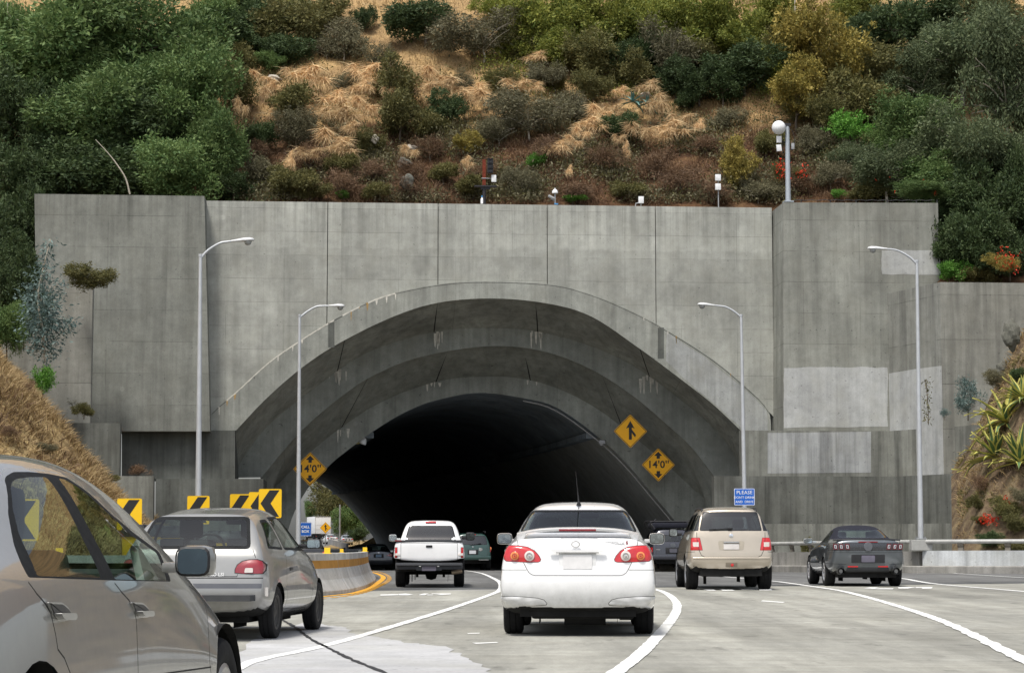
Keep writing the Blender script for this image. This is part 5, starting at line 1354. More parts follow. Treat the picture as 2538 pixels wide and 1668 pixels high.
    c.mirror_(-.96,3.35,1.16,plain('white mirror shell',(.62,.66,.66),.5),.19,.17,.12); c.mirror_(.96,3.35,1.20,BLACK,.22,.20,.12,glassmat=plain('dim mirror',(.12,.14,.15),.05,1))
    mb=MB(); mb.box((0,2.13,1.535),(.26,.04,.04),0,Matrix.Rotation(R(-20),3,'X'),.008); c.part('brake_light',mb,REDL)
    st=plain('white sticker',(.75,.77,.77),.5); mb=MB(); p=rv(1375,640,2.02)
    for dx,dz,r in((-.045,-.008,.028),(-.01,.018,.026),(.02,.0,.034),(.05,.012,.026),(-.02,-.02,.02)): mb.lathe([(r,0),(r*.9,.003),(0,.004)],14,0,Matrix.Translation((p[0]+dx,c.ry(p[0]+dx,p[1]+dz)-.004,p[1]+dz))@Matrix.Rotation(R(90-19),4,'X'))
    c.part('sticker',mb,st); c.seats(2.9,.95,xs=(-.36,.36),dash=3.7,h=.62)
def beige_van(CHP):
    c=Car('beige_suv','pale gold sport utility car with a dark rear window under the blue sign','car',(4.82,47.1),R(.4))
    T=dict(zb=[(0,.46),(.25,.36),(4.3,.34),(4.7,.42)],wb=[(0,.74),(.3,.84),(4.3,.82),(4.7,.6)],wm=[(0,.86),(.2,.945),(.6,.965),(4.0,.95),(4.7,.7)],zm=[(0,.72),(4.7,.7)],
      ws=[(0,.85),(.25,.90),(1,.92),(3.6,.90),(4.7,.6)],zs=[(0,1.08),(3.4,1.06),(4.7,.9)],wg=[(0,.82),(.3,.86),(2,.87),(3.4,.84),(4.7,.5)],zg=[(0,1.22),(3.4,1.15),(4.7,.95)],
      wr=[(0,.63),(.4,.665),(2.5,.665),(3.4,.72),(4.7,.4)],zr=[(0,1.73),(.5,1.79),(2.4,1.78),(2.75,1.68),(3.5,1.2),(4.7,.98)],zt=[(0,1.76),(.5,1.835),(2.4,1.83),(2.75,1.72),(3.5,1.22),(4.7,1.0)])
    c.shell([0,.05,.25,.7,1.3,1.9,2.4,2.75,3.1,3.5,4.0,4.4,4.6,4.7],T,rear=[(.4,.14),(.52,.05),(.68,.0),(.90,.02),(.98,.06),(1.22,.09),(1.72,.26),(1.9,.36)],Y0=.9)
    z=zp(1600,1180,.2773); rv=lambda x,y,yl=.05: c.rear(*z(x-2,y),yl)
    sym=lambda pts:pts+[(-a,b) for a,b in pts[::-1]]
    wt=1.295; 
    c.region('rear_window','rear',rpoly(sym([(-.635,1.715),(-.70,wt),(-.70,wt)])[::-1][1:-1] if False else [(-.69,wt),(.69,wt),(.60,1.715),(-.60,1.715)],.04),DGLASS,trim=.012,lim=lambda p:p.y<.6)
    for s in(1,-1):
        q=[(s*.715,wt),(s*.86,wt-.005),(s*.77,1.55),(s*.715,1.64),(s*.655,1.64)]
        c.region('quarter_glass','rear',q if s>0 else q[::-1],DGLASS,trim=.006,lim=lambda p:p.y<.6)
    for f in([(.45,1.30),(1.35,1.28),(1.35,1.68),(.75,1.70)],[(1.42,1.28),(2.30,1.26),(2.30,1.66),(1.42,1.68)],[(2.38,1.26),(3.25,1.21),(2.80,1.58),(2.38,1.66)]): c.region('side_window','right',rpoly(f,.05),DGLASS,trim=.03,mirror=True)
    c.region('windscreen','front',rpoly(sym([(-.62,1.66),(-.78,1.24)])[::-1],.05),GLASS,trim=.02,lim=lambda p:p.y>2.3)
    # lamps: red / pale / red
    cx=748
    Lm=[rv(x,y) for x,y in [(1022,662),(1044,547),(1088,549),(1103,664)]]
    zt,zb=Lm[1][1],Lm[0][1]
    P=[(Lm[0][0],zb),(.895,zb),(.875,zt),(Lm[1][0],zt)]
    c.region('tail_lamp','rear',rpoly(P,.015),REDL,trim=.006,trimmat=SEAM,trimname='lamp_gasket',mirror=True,push=.01)
    tgp=[rv(x,y) for x,y in [(460,500),(462,560),(482,668),(500,705),(532,722)]]
    hx=[abs(p[0]) for p in tgp]; c.line('rear',[(hx[i],tgp[i][1]) for i in range(5)],.006,True); c.line('rear',[(-hx[4],tgp[4][1]),(hx[4],tgp[4][1])],.006)
    q=rv(345,674); c.line('rear',[(.80,q[1]),(.95,q[1]-.01)],.005,True)
    c.line('right',[(1.38,1.2),(1.32,.9),(1.45,.45)],.005,True); c.line('right',[(2.34,1.2),(2.34,.42)],.005,True)
    c.arches((.92,3.75),.42,.385,.45)
    yb=c.surf_y(0,1.0); yp=c.surf_y(0,.95)
    c.finish(CHP,under_z=.55)
    for l in [o for o in c.root.children if o.name.startswith('tail_lamp')]:
        s=1 if sum(v.co.x for v in l.data.vertices)>0 else -1
        mb=MB(); zc=zt*.45+zb*.55; yy=[v.co.y for v in l.data.vertices]; 
        n=6; A=[];B=[]
        for k in range(n+1):
            x=.715+(.865-.715)*k/n; y=c_near(l,s*x,zc)-.006; A.append((s*x,y-.002,zc+.055)); B.append((s*x,y,zc-.045))
        mb.strip(A,B); c.part('indicator_lens',mb,CLEARL,l)
    rc=c.decal('plate_recess',rpoly([(-.27,.875),(.27,.875),(.29,1.075),(-.29,1.075)],.04),plain('gold recess',(.36,.32,.26),.5),.004)
    mb=MB(); mb.box((0,c.ry(0,1.05)-.02,1.05),(.34,.035,.022),0,None,.008); c.part('handle_bar',mb,CHROME,rc)
    c.decal('number_plate',rpoly([(-.17,.89),(.17,.89),(.17,1.02),(-.17,1.02)],.015),plain('pale plate',(.55,.52,.50),.6),.012,rc)
    yw=c.ry(-.2,wt+.04); mb=MB(); mb.box((-.22,yw-.015,wt+.04),(.52,.02,.022),0,Matrix.Rotation(R(-3),3,'Y')); mb.box((-.02,yw-.02,wt+.05),(.1,.05,.04),0,None,.01); c.part('wiper',mb,BLACK)
    mb=MB(); mb.lathe([(.05,0),(.045,.012),(0,.015)],18,0,Matrix.Translation((0,c.ry(0,1.19)-.002,1.19))@Matrix.Rotation(R(86),4,'X')); c.part('badge',mb,CHROME)
    hb=c.decal('hitch_cover',rpoly([(-.13,.50),(.13,.50),(.13,.60),(-.13,.60)],.01),plain('dull gold',(.26,.22,.17),.6),.005); mb=MB(); mb.lathe([(.035,0),(.03,.01),(0,.012)],14,0,Matrix.Translation((.015,c.ry(.015,.55)-.012,.55))@Matrix.Rotation(R(90),4,'X')); c.part('hitch_emblem',mb,REDL,hb)
    mb=MB(); P=[Vector((x,c.ry(x,.70)+.004,.70)) for x in [-.84+1.68*k/20 for k in range(21)]]; mb.tube(P,.022,8); c.part('bumper_ledge',mb,CHP,auto=60)
    mb=MB(); mb.box((0,1.1,.40),(1.35,2.0,.18)); mb.box((0,2.6,.38),(1.3,2.6,.16)); mb.box((0,.5,.37),(1.25,.3,.16),0,None,.03); c.part('underbody',mb,UNDER)
    for y in(.92,3.75):
        for s in(1,-1): c.wheel(s*.815,y,.385,.275,spokes=5)
    for s in(1,-1):
        zz=lambda y:c.rz(s*.60,y)
        mb=MB(); mb.tube(catmull([(s*.60,.48,zz(.48)-.01),(s*.60,.62,zz(.62)+.035),(s*.60,1.5,zz(1.5)+.045),(s*.60,2.2,zz(2.2)+.035),(s*.60,2.4,zz(2.4)-.01)],6),.02,8); c.part('roof_rail',mb,BLACK)
    c.mirror_(-1.07,3.0,1.27,BLACK,.2,.18,.14); c.mirror_(1.07,3.0,1.27,BLACK,.2,.18,.14); c.seats(2.3,1.05,dash=3.1,rear=1.3)
def c_near(o,x,z):
    return min(o.data.vertices,key=lambda v:(v.co.x-x)**2+(v.co.z-z)**2).co.y
def convertible(CHR):
    c=Car('dark_convertible','charcoal convertible with its black fabric roof closed by the guard rail','car',(8.50,51.2),R(.2))
    T=dict(zb=[(0,.36),(.25,.26),(4.4,.22),(4.8,.3)],wb=[(0,.72),(.3,.82),(4.4,.82),(4.8,.6)],wm=[(0,.82),(.2,.905),(.7,.935),(2.2,.915),(3.9,.93),(4.8,.7)],zm=[(0,.66),(4.8,.6)],
      ws=[(0,.80),(.25,.86),(.9,.90),(2,.87),(3.8,.87),(4.8,.6)],zs=[(0,.96),(.9,.99),(2.4,.93),(3.8,.90),(4.8,.75)],wg=[(0,.70),(.4,.76),(1.2,.77),(2.6,.78),(3.8,.7),(4.8,.45)],zg=[(0,1.07),(.7,1.085),(1.5,1.04),(2.8,1.0),(3.8,.95),(4.8,.8)],
      wr=[(0,.55),(.6,.58),(1.2,.56),(1.7,.55),(2.4,.54),(3.1,.64),(4.8,.35)],zr=[(0,1.095),(.55,1.11),(.8,1.17),(1.35,1.37),(1.8,1.41),(2.2,1.39),(2.5,1.33),(3.15,1.03),(4.0,.95),(4.8,.82)],
      zt=[(0,1.10),(.55,1.12),(.8,1.20),(1.35,1.43),(1.8,1.475),(2.2,1.46),(2.5,1.39),(3.15,1.05),(4.0,.98),(4.8,.84)])
    c.shell([0,.05,.2,.55,.8,1.1,1.4,1.8,2.2,2.5,2.85,3.2,3.7,4.3,4.65,4.8],T,rear=[(.25,.18),(.4,.10),(.62,.06),(.66,.03),(.78,.02),(.98,.0),(1.1,.05)],Y0=.8,bulge=.05)
    z=zp(1900,1180,.312); rv=lambda x,y,yl=.03: c.rear(*z(x-6,y),yl)
    sym=lambda pts:pts+[(-a,b) for a,b in pts[::-1]]
    # fabric roof: everything of the greenhouse
    t=c.newtag('fabric_roof',TOP()); 
    c.cut('rear',[(-.76,1.125),(.76,1.125),(.70,1.6),(-.70,1.6)],t,lambda p:p.y>.3); 
    for f in c.bm.faces:
        p=f.calc_center_median()
        if p.z>1.13 and .55<p.y<2.45: f[c.tg]=t
    c.region('rear_window','rear',rpoly(sym([(-.50,1.36),(-.60,1.165)])[::-1],.06),GLASS,lim=lambda p:p.y<1.6)
    c.region('side_window','right',rpoly([(1.30,1.06),(2.95,1.03),(2.45,1.33),(1.55,1.34)],.05),DGLASS,trim=.02,mirror=True)
    c.region('windscreen','front',rpoly(sym([(-.52,1.36),(-.68,1.06)])[::-1],.05),GLASS,trim=.02,lim=lambda p:p.y>2.2)
    # dark panel across the tail with lamp bars
    q0,q1=rv(490,527),rv(1040,590); zt,zb=q0[1],q1[1]; X=max(abs(q0[0]),abs(q1[0]))
    c.region('tail_panel','rear',rpoly([(-X,zb+.02),(-X+.04,zb),(X-.04,zb),(X,zb+.02),(X-.01,zt-.03),(X-.06,zt),(-X+.06,zt),(-X+.01,zt-.03)],.02),plain('gloss black panel',(.030,.032,.038),.25,0,.5,.6),trim=.008,trimmat=SEAM,trimname='panel_gasket')
    c.line('rear',[(-.88,zb-.045),(.88,zb-.045)],.004); c.line('rear',[rv(470,690),rv(640,700)],.004,True)
    c.region('diffuser','rear',rpoly([(-.52,.34),(.52,.34),(.50,.46),(-.50,.46)],.03),DARKTRIM)
    c.line('right',[(1.45,1.0),(1.40,.6),(1.5,.3)],.005,True); c.line('right',[(2.95,.98),(2.9,.35)],.005,True)
    c.arches((1.0,3.72),.385,.345,.42)
    c.finish(CHR,under_z=.42)
    red=plain('smoked red lens',(.10,.012,.02),.15,0,.6,1); lit=plain('pale lamp core',(.55,.56,.60),.3)
    for s in(1,-1):
        for k,x in enumerate((.49,.635,.77)):
            y=c.ry(s*x,(zt+zb)/2)-.012; mb=MB(); h=(zt-zb)*.76; w=.055; zc=(zt+zb)/2; sl=.012
            mb.prism(rpoly([(-w,-h/2),(w,-h/2),(w+sl,h/2),(-w+sl,h/2)],.012),0,.02,lambda u,v,d:(s*(x+u),y+.01-d,zc+v)); a=c.part('tail_lamp',mb,red)
            mb=MB(); mb.prism(rpoly([(-w*.5,-h*.30),(w*.45,-h*.30),(w*.45+sl,h*.30),(-w*.5+sl,h*.30)],.01),0,.006,lambda u,v,d:(s*(x+u),y-.011-d,zc+v)); c.part('lamp_core',mb,lit,a)
            mb=MB(); mb.prism(rpoly([(-w*.2,-h*.22),(w*.2,-h*.22),(w*.2+sl,h*.22),(-w*.2+sl,h*.22)],.006),0,.003,lambda u,v,d:(s*(x+u),y-.0175-d,zc+v)); c.part('lamp_slot',mb,BLACK,a)
    mb=MB(); mb.lathe([(.11,0),(.10,.02),(0,.024)],26,0,Matrix.Translation((0,c.ry(0,(zt+zb)/2)-.002,(zt+zb)/2))@Matrix.Rotation(R(90),4,'X')); c.part('badge',mb,plain('grey blank badge',(.10,.105,.12),.5))
    # low spoiler lip
    mb=MB(); P=[Vector((-.80+1.6*i/16,.07+.10*(abs(-.8+1.6*i/16)/.8)**2,1.105+.02*(1-(abs(-.8+1.6*i/16)/.8)**2))) for i in range(17)]
    mb.tube(P,.018,8); A=[p+Vector((0,-.01,.01)) for p in P]; B=[p+Vector((0,.16,-.01)) for p in P]; mb.strip(A,B); sp=c.part('spoiler',mb,BLACK)
    mb=MB(); mb.box((0,c.ry(0,1.06)-.004,1.06),(.46,.02,.02)); c.part('brake_light',mb,REDD)
    q=rv(775,655); rc=c.decal('plate_recess',rpoly([(-.40,q[1]-.10),(.40,q[1]-.10),(.40,q[1]+.10),(-.40,q[1]+.10)],.02),plain('dark recess',(.022,.023,.027),.6),.006)
    c.decal('number_plate',rpoly([(-.16,q[1]-.08),(.16,q[1]-.08),(.16,q[1]+.08),(-.16,q[1]+.08)],.02),plain('grey violet plate',(.16,.15,.20),.6),.014,rc)
    for s in(1,-1):
        mb=MB(); mb.box((s*.36,c.ry(s*.36,.475)-.004,.475),(.24,.02,.03)); c.part('reflector',mb,REDL)
        mb=MB(); mb.lathe([(0,.12),(.045,.12),(.055,-.10),(.085,-.10),(.09,-.08),(.08,.2)],20,0,Matrix.Translation((s*.66,c.ry(s*.66,.40,.1)-.01,.37))@Matrix.Rotation(R(90),4,'X')); c.part('exhaust',mb,plain('dark exhaust tip',(.22,.22,.22),.3,.9))
    mb=MB(); mb.box((0,1.3,.28),(1.4,2.2,.14)); mb.box((0,2.8,.26),(1.4,2.6,.12)); c.part('underbody',mb,UNDER)
    for y in(1.0,3.72):
        for s in(1,-1): c.wheel(s*.80,y,.345,.255,spokes=9,rim=plain('bright rim',(.62,.62,.63),.3,.7))
    c.mirror_(-1.06,2.75,1.09,plain('silver mirror shell',(.55,.58,.60),.3,.3),.22,.13,.14); c.mirror_(1.04,2.75,1.09,CHR,.18,.12,.14)
    mb=MB(); mb.tube([(.86,.55,1.0),(.87,.50,1.4)],[.006,.003],6); c.part('aerial',mb,BLACK)
    c.seats(1.9,.80,dash=2.75,rear=1.3)
def TOP(): return MATS['black canvas hood']
SUV=dict(zb=[(0,.48),(.25,.38),(4.3,.36),(4.6,.42)],wb=[(0,.72),(.3,.80),(4.3,.8),(4.6,.6)],wm=[(0,.82),(.2,.89),(.6,.91),(4.0,.90),(4.6,.7)],zm=[(0,.75),(4.6,.7)],ws=[(0,.81),(.25,.87),(1,.885),(3.6,.87),(4.6,.6)],zs=[(0,1.06),(3.4,1.04),(4.6,.9)],
   wg=[(0,.79),(.3,.83),(2,.84),(3.3,.82),(4.6,.5)],zg=[(0,1.16),(3.3,1.12),(4.6,.95)],wr=[(0,.64),(.4,.68),(2.4,.68),(3.3,.72),(4.6,.4)],zr=[(0,1.68),(.5,1.73),(2.4,1.72),(2.65,1.64),(3.4,1.17),(4.6,.98)],zt=[(0,1.70),(.5,1.765),(2.4,1.76),(2.65,1.67),(3.4,1.19),(4.6,1.0)])
SUVY=[0,.05,.25,.7,1.3,1.9,2.4,2.7,3.05,3.4,3.9,4.3,4.5,4.6]
def suvbase(c,mat,wz=(1.20,1.62),ww=(.70,.60),lamp=None,glassm=None):
    c.shell(SUVY,SUV,rear=[(.4,.1),(.6,.0),(1.1,.05),(1.65,.24),(1.8,.32)],Y0=.9)
    sym=lambda pts:pts+[(-a,b) for a,b in pts[::-1]]
    c.region('rear_window','rear',rpoly([(-ww[0],wz[0]),(ww[0],wz[0]),(ww[1],wz[1]),(-ww[1],wz[1])],.08),glassm or DGLASS,trim=.02,lim=lambda p:p.y<.7)
    for f in([(.5,1.20),(1.3,1.19),(1.3,1.62),(.72,1.63)],[(1.38,1.19),(2.25,1.18),(2.25,1.61),(1.38,1.62)],[(2.33,1.18),(3.1,1.15),(2.72,1.53),(2.33,1.6)]): c.region('side_window','right',rpoly(f,.05),DGLASS,trim=.02,mirror=True)
    c.region('windscreen','front',rpoly(sym([(-.6,1.60),(-.76,1.2)])[::-1],.05),GLASS,trim=.02,lim=lambda p:p.y>2.2)
    if lamp: c.region('tail_lamp','rear',lamp,REDL,trim=.006,trimmat=SEAM,trimname='lamp_gasket',mirror=True,push=.01)
    c.line('rear',[(.70,1.15),(.70,.72),(.62,.66)],.006,True); c.line('rear',[(-.62,.66),(.62,.66)],.006)
    c.arches((.9,3.6),.40,.365,.42); c.finish(mat,under_z=.55)
    mb=MB(); mb.box((0,1.2,.40),(1.3,2.0,.16)); mb.box((0,2.7,.38),(1.3,2.4,.14)); c.part('underbody',mb,UNDER)
    for y in(.9,3.6):
        for s in(1,-1): c.wheel(s*.78,y,.365,.24,spokes=5)
    c.seats(2.3,1.0,dash=3.0,rear=1.3)
def green_suv(GRN):
    c=Car('green_suv','dark green sport utility car entering the shade of the bore','car',(-2.05,112.5),R(-6),1.12)
    suvbase(c,GRN,lamp=rpoly([(.80,.86),(.90,.86),(.885,1.26),(.815,1.26)],.02))
    for l in [o for o in c.root.children if o.name.startswith('tail_lamp')]:
        s=1 if sum(v.co.x for v in l.data.vertices)>0 else -1
        mb=MB(); mb.box((s*.845,c_near(l,s*.845,1.03)-.008,1.03),(.07,.02,.12),0,None,.005); c.part('indicator_lens',mb,AMBER,l)
    c.plate(-.02,c.ry(0,.86)-.02,.86,PLATE); mb=MB(); mb.box((0,c.ry(0,.86)-.002,.86),(.5,.03,.24),0,None,.01); c.part('plate_recess',mb,BLACK)
    mb=MB(); mb.lathe([(.08,0),(.07,.02),(0,.02)],16,0,Matrix.Translation((.36,c.ry(.36,.98),.98))@Matrix.Rotation(R(90),4,'X')@Matrix.Diagonal((1.3,1,1,1))); c.part('gate_handle',mb,CHROME)
    mb=MB(); mb.box((-.0,c.ry(0,1.10)-.004,1.10),(.07,.02,.05),0,None,.01); c.part('badge',mb,CHROME)
    mb=MB(); mb.box((.12,c.ry(0,1.22)-.02,1.22),(.55,.02,.025),0,Matrix.Rotation(R(-12),3,'Y')); c.part('wiper',mb,BLACK)
    mb=MB(); mb.box((0,c.ry(0,1.68)-.004,1.68),(.32,.03,.035),0,None,.01); c.part('brake_light',mb,REDL)
    mb=MB(); mb.box((0,-.02,.60),(1.70,.14,.2),0,None,.05); bp=c.part('rear_bumper',mb,GRN); mb=MB(); mb.box((.5,-.095,.50),(.46,.02,.03)); c.part('bumper_stripe',mb,CHROME,bp)
    for s in(1,-1):
        mb=MB(); mb.tube(catmull([(s*.62,.5,1.74),(s*.63,.7,1.82),(s*.63,2.0,1.82),(s*.62,2.2,1.75)],5),.025,8); c.part('roof_rail',mb,BLACK)
def dark_jeep(BKP):
    c=Car('dark_suv','near black car with roof rack, tucked behind the white sedan and beige car','car',(7.40,98.5),R(-4),1.12)
    suvbase(c,BKP,wz=(1.22,1.50),ww=(.70,.66),lamp=rpoly([(.83,.80),(.90,.80),(.89,1.0),(.83,1.0)],.01),glassm=GLASS)
    c.plate(-.0,c.ry(0,.86)-.025,.86,plain('dim plate',(.09,.09,.11),.5)); mb=MB(); mb.box((0,c.ry(0,.86)-.005,.86),(.62,.03,.26),0,None,.01); c.part('plate_recess',mb,BLACK)
    mb=MB(); mb.lathe([(.09,0),(.085,.012),(0,.014)],20,0,Matrix.Translation((0,c.ry(0,1.08)-.004,1.08))@Matrix.Rotation(R(90),4,'X')@Matrix.Diagonal((1.3,1,1,1))); c.part('badge',mb,plain('dim chrome',(.16,.17,.19),.3,.6))
    mb=MB(); mb.box((-.62,c.ry(-.62,.905)-.004,.905),(.18,.01,.025)); c.part('model_letters',mb,CHROME)
    mb=MB(); mb.box((0,-.02,.60),(1.74,.14,.2),0,None,.05); c.part('rear_bumper',mb,BKP)
    rk=MB()
    for y in(.6,2.2): rk.tube([(-.86,y,2.06),(.86,y,2.06)],.03,8)
    for s in(1,-1):
        rk.tube(catmull([(s*.70,.35,1.74),(s*.84,.42,1.95),(s*.86,.6,2.06),(s*.86,2.2,2.06),(s*.80,2.5,1.76)],5),.03,8)
        for k in range(3): rk.tube([(s*.80,.40+.1*k,1.78),(s*.88,.42+.1*k,2.04)],.02,6)
    rk.tube([(.1,.6,2.06),(.1,2.2,2.06)],.02,6); rk.tube([(-.7,.6,2.1),(-.6,.62,2.13)],.03,6); c.part('roof_rack',rk,BLACK)
    mb=MB(); mb.box((0,1.3,1.90),(1.5,1.9,.22),0,None,.08); mb.box((-.72,.45,1.85),(.16,.2,.3),0,None,.06); mb.box((.72,.45,1.85),(.16,.2,.3),0,None,.06); c.part('roof_bag',mb,TOP())
    c.mirror_(.98,2.9,1.28,BKP,.22,.2,.12)
def smallsedan(c,mat,lampm,plate=None,detail=True):
    c.shell(SEDY,SED,rear=[(.2,.16),(.36,.05),(.5,.0),(.72,.0),(.85,.045),(1.0,.07),(1.1,.10)],front=[(.2,.1),(.5,0),(.8,.15)],Y0=.9,Y1=.6)
    sym=lambda pts:pts+[(-a,b) for a,b in pts[::-1]]
    c.region('rear_window','rear',rpoly(sym([(-.545,1.375),(-.665,1.115)])[::-1],.05),GLASS,trim=.02,lim=lambda p:p.y<1.7)
    for f in(rpoly([(1.35,1.0),(2.10,.985),(2.10,1.375),(1.62,1.36)],.05),rpoly([(2.18,.985),(3.25,.965),(2.72,1.345),(2.18,1.38)],.05)): c.region('side_window','right',f,DGLASS,trim=.02,mirror=True)
    c.region('windscreen','front',rpoly(sym([(-.53,1.37),(-.66,1.03)])[::-1],.05),GLASS,trim=.02,lim=lambda p:p.y>2.4)
    c.region('tail_lamp','rear',rpoly([(.42,.80),(.74,.76),(.79,.85),(.76,.93),(.60,.93)],.03),lampm,trim=.006,trimmat=SEAM,trimname='lamp_gasket',mirror=True,push=.01)
    c.line('rear',[(-.60,.66),(.60,.66)],.004); c.line('rear',[(-.8,.70),(-.66,.70)],.004,True)
    c.arches((.93,3.53),.345,.305); c.finish(mat,under_z=.4)
    for y in(.93,3.53):
        for s in(1,-1): c.wheel(s*.72,y,.308,.21,spokes=5)
    mb=MB(); mb.box((0,1.3,.27),(1.25,2.0,.12)); c.part('underbody',mb,UNDER); c.plate(0,c.ry(0,.8)-.022,.80,plate or PLATE)
    mb=MB(); mb.box((0,c.ry(0,.8)-.006,.80),(.56,.02,.22),0,None,.008); c.part('plate_recess',mb,BLACK)
    c.mirror_(.93,2.95,1.05,mat,.19,.13,.12); c.mirror_(-.93,2.95,1.05,mat,.19,.13,.12); c.seats(2.2,.78,dash=3.05,rear=1.25)
def grey_sedan(DGR):
    c=Car('slate_sedan','slate grey sedan at the bore mouth just past the barrier end','car',(-7.93,127.5),R(-7),1.06)
    smallsedan(c,DGR,REDL,PLATEB)
    mb=MB(); mb.box((0,c.ry(0,.965)-.004,.965),(.13,.02,.05),0,None,.015); c.part('badge',mb,CHROME)
    for l in [o for o in c.root.children if o.name.startswith('tail_lamp')]:
        s=1 if sum(v.co.x for v in l.data.vertices)>0 else -1
        mb=MB(); mb.box((s*.62,c_near(l,s*.62,.86)-.006,.862),(.22,.014,.035),0,None,.004); c.part('clear_stripe',mb,CLEARL,l)
def far_traffic(WHT):
    # beyond the far end of the bore
    z=zp(650,1080,.2174)
    c=Car('far_white_car','small far white car in front of the truck, brake lamp lit red','car',(at(*z(800,1150),312).x,312),R(-14)); smallsedan(c,WHT,REDL)
    mb=MB(); mb.box((.0,.9,1.15),(.30,.05,.12)); c.part('brake_light',mb,plain('bright red lamp',(.9,.01,.02),.3))
    c=Car('far_silver_car','small far silver car beside the greenery outside the bore','car',(at(*z(975,1150),306).x,306),R(-12)); smallsedan(c,paint('pale silver paint',(.45,.47,.50),.4,.35),REDL)
    c=Car('dark_car','black car roof low behind the curved barrier','car',(at(*z(570,1310),100).x,99),R(-8)); smallsedan(c,paint('plain black paint',(.012,.012,.014),0,.3),REDL)
    # box truck
    p=at(*z(690,1200),328); r=empty('box_truck',(p.x,328,zroad(328)),R(16),'white box truck far beyond the tunnel exit','truck'); r.scale=(1,1,1)
    TW=plain('white truck box',(.78,.78,.78),.5); 
    mb=MB(); mb.box((0,3.4,2.55),(2.45,6.8,2.6),0,None,.03); mb.build('cargo_box',TW,r,auto=40)
    mb=MB()
    for x in(-1.2,1.2): mb.box((x,-.01,2.55),(.06,.04,2.6))
    mb.box((0,-.01,3.82),(2.45,.04,.08)); mb.box((0,-.012,2.55),(2.3,.01,.03)); mb.box((0,-.012,1.9),(2.3,.01,.03)); mb.build('door_frame',plain('truck door frame',(.5,.5,.5),.5),r)
    mb=MB(); mb.box((0,7.9,1.75),(2.2,1.9,1.9),0,None,.15); mb.box((0,9.1,1.2),(2.1,1.0,.9),0,None,.15); mb.build('cab',TW,r,auto=40)
    mb=MB(); mb.box((0,4.2,.85),(2.0,8.5,.5)); mb.box((0,.1,.65),(2.2,.15,.15)); mb.build('chassis',UNDER,r)
    for s in(1,-1): 
        mb=MB(); mb.box((s*.95,.0,.86),(.22,.06,.14)); mb.build('tail_lamp',REDL,r)
    for y in(1.8,8.2):
        for s in(1,-1):
            mb=MB(); mb.lathe([(.2,-.14),(.48,-.14),(.50,-.1),(.50,.1),(.48,.14),(.2,.14),(0,.12)],20,0,Matrix.Translation((s*1.0,y,.5))@Matrix.Rotation(R(90),4,'Y')); mb.build('wheel',TYRE,r,auto=40)
    # motorcycle and rider beyond the lamp pole
    p=at(*z(470,1200),210); r=empty('motorcycle',(p.x,210,zroad(210)),R(8),'small far motorcycle carrying a rider in blue','motorcycle')
    for y in(0,1.35):
        mb=MB(); mb.lathe([(.2,-.06),(.29,-.07),(.31,0),(.29,.07),(.2,.06),(0,.03)],20,0,Matrix.Translation((0,y,.31))@Matrix.Rotation(R(90),4,'Y')); mb.build('wheel',TYRE,r,auto=40)
    mb=MB(); mb.box((0,.65,.55),(.26,.8,.35),0,None,.1); mb.box((0,.35,.82),(.28,.7,.14),0,None,.06); mb.box((0,.85,.88),(.28,.45,.24),0,None,.09); mb.tube([(0,1.35,.35),(0,1.1,1.0)],.04,8); mb.tube([(-.36,1.0,1.05),(0,1.12,1.02),(.36,1.0,1.05)],.02,6); mb.build('frame',BKmat(),r,auto=40)
    mb=MB(); mb.box((0,-.12,.72),(.16,.05,.08),0,None,.02); mb.build('tail_lamp',REDL,r)
    rider((p.x,210,zroad(210)))
def BKmat(): return plain('motorcycle black',(.02,.02,.025),.4)
def rider(loc):
    J=[((0,.28,.92),.17),((0,.34,1.15),.17),((0,.42,1.38),.20),((0,.46,1.50),.10),((0,.48,1.58),.09),((0,.50,1.70),.13),((0,.50,1.80),.11)]
    E=[(i,i+1) for i in range(6)]
    def limb(root,pts):
        a=root
        for p,r in pts: J.append((p,r)); E.append((a,len(J)-1)); a=len(J)-1
    for s in(1,-1):
        limb(2,[((s*.20,.44,1.40),.085),((s*.30,.62,1.18),.06),((s*.34,.92,1.08),.045),((s*.34,1.0,1.06),.045)])
        limb(0,[((s*.13,.32,.88),.11),((s*.24,.74,.80),.085),((s*.20,.58,.45),.06),((s*.20,.55,.30),.055),((s*.20,.72,.26),.05)])
    me=bpy.data.meshes.new('person'); me.from_pydata([j[0] for j in J],E,[]); o=bpy.data.objects.new('tmp',me); COL.objects.link(o)
    sk=o.modifiers.new('s','SKIN'); 
    for v,(p,r) in zip(me.skin_vertices[0].data,J): v.radius=(r,r)
    me.skin_vertices[0].data[0].use_root=True
    sb=o.modifiers.new('b','SUBSURF'); sb.levels=1; sb.render_levels=1
    dg=bpy.context.evaluated_depsgraph_get(); m2=bpy.data.meshes.new_from_object(o.evaluated_get(dg)); bpy.data.objects.remove(o)
    m2.materials.clear(); m2.materials.append(plain('blue riding jacket',(.03,.05,.16),.7)); m2.polygons.foreach_set('use_smooth',[True]*len(m2.polygons))
    p=link(bpy.data.objects.new('person',m2)); p.location=loc; p.rotation_euler=(0,0,R(8)); tag(p,'motorcyclist in dark blue clothing and helmet riding beyond the lamp pole','person')
    mb=MB(); pr=[(max(.15*math.cos(R(a)),0),.17*math.sin(R(a))) for a in range(-60,91,15)]; mb.lathe(pr,18,0,Matrix.Translation((0,.50,1.74))); mb.build('helmet',plain('dark helmet',(.03,.035,.06),.3),p,smooth=True)
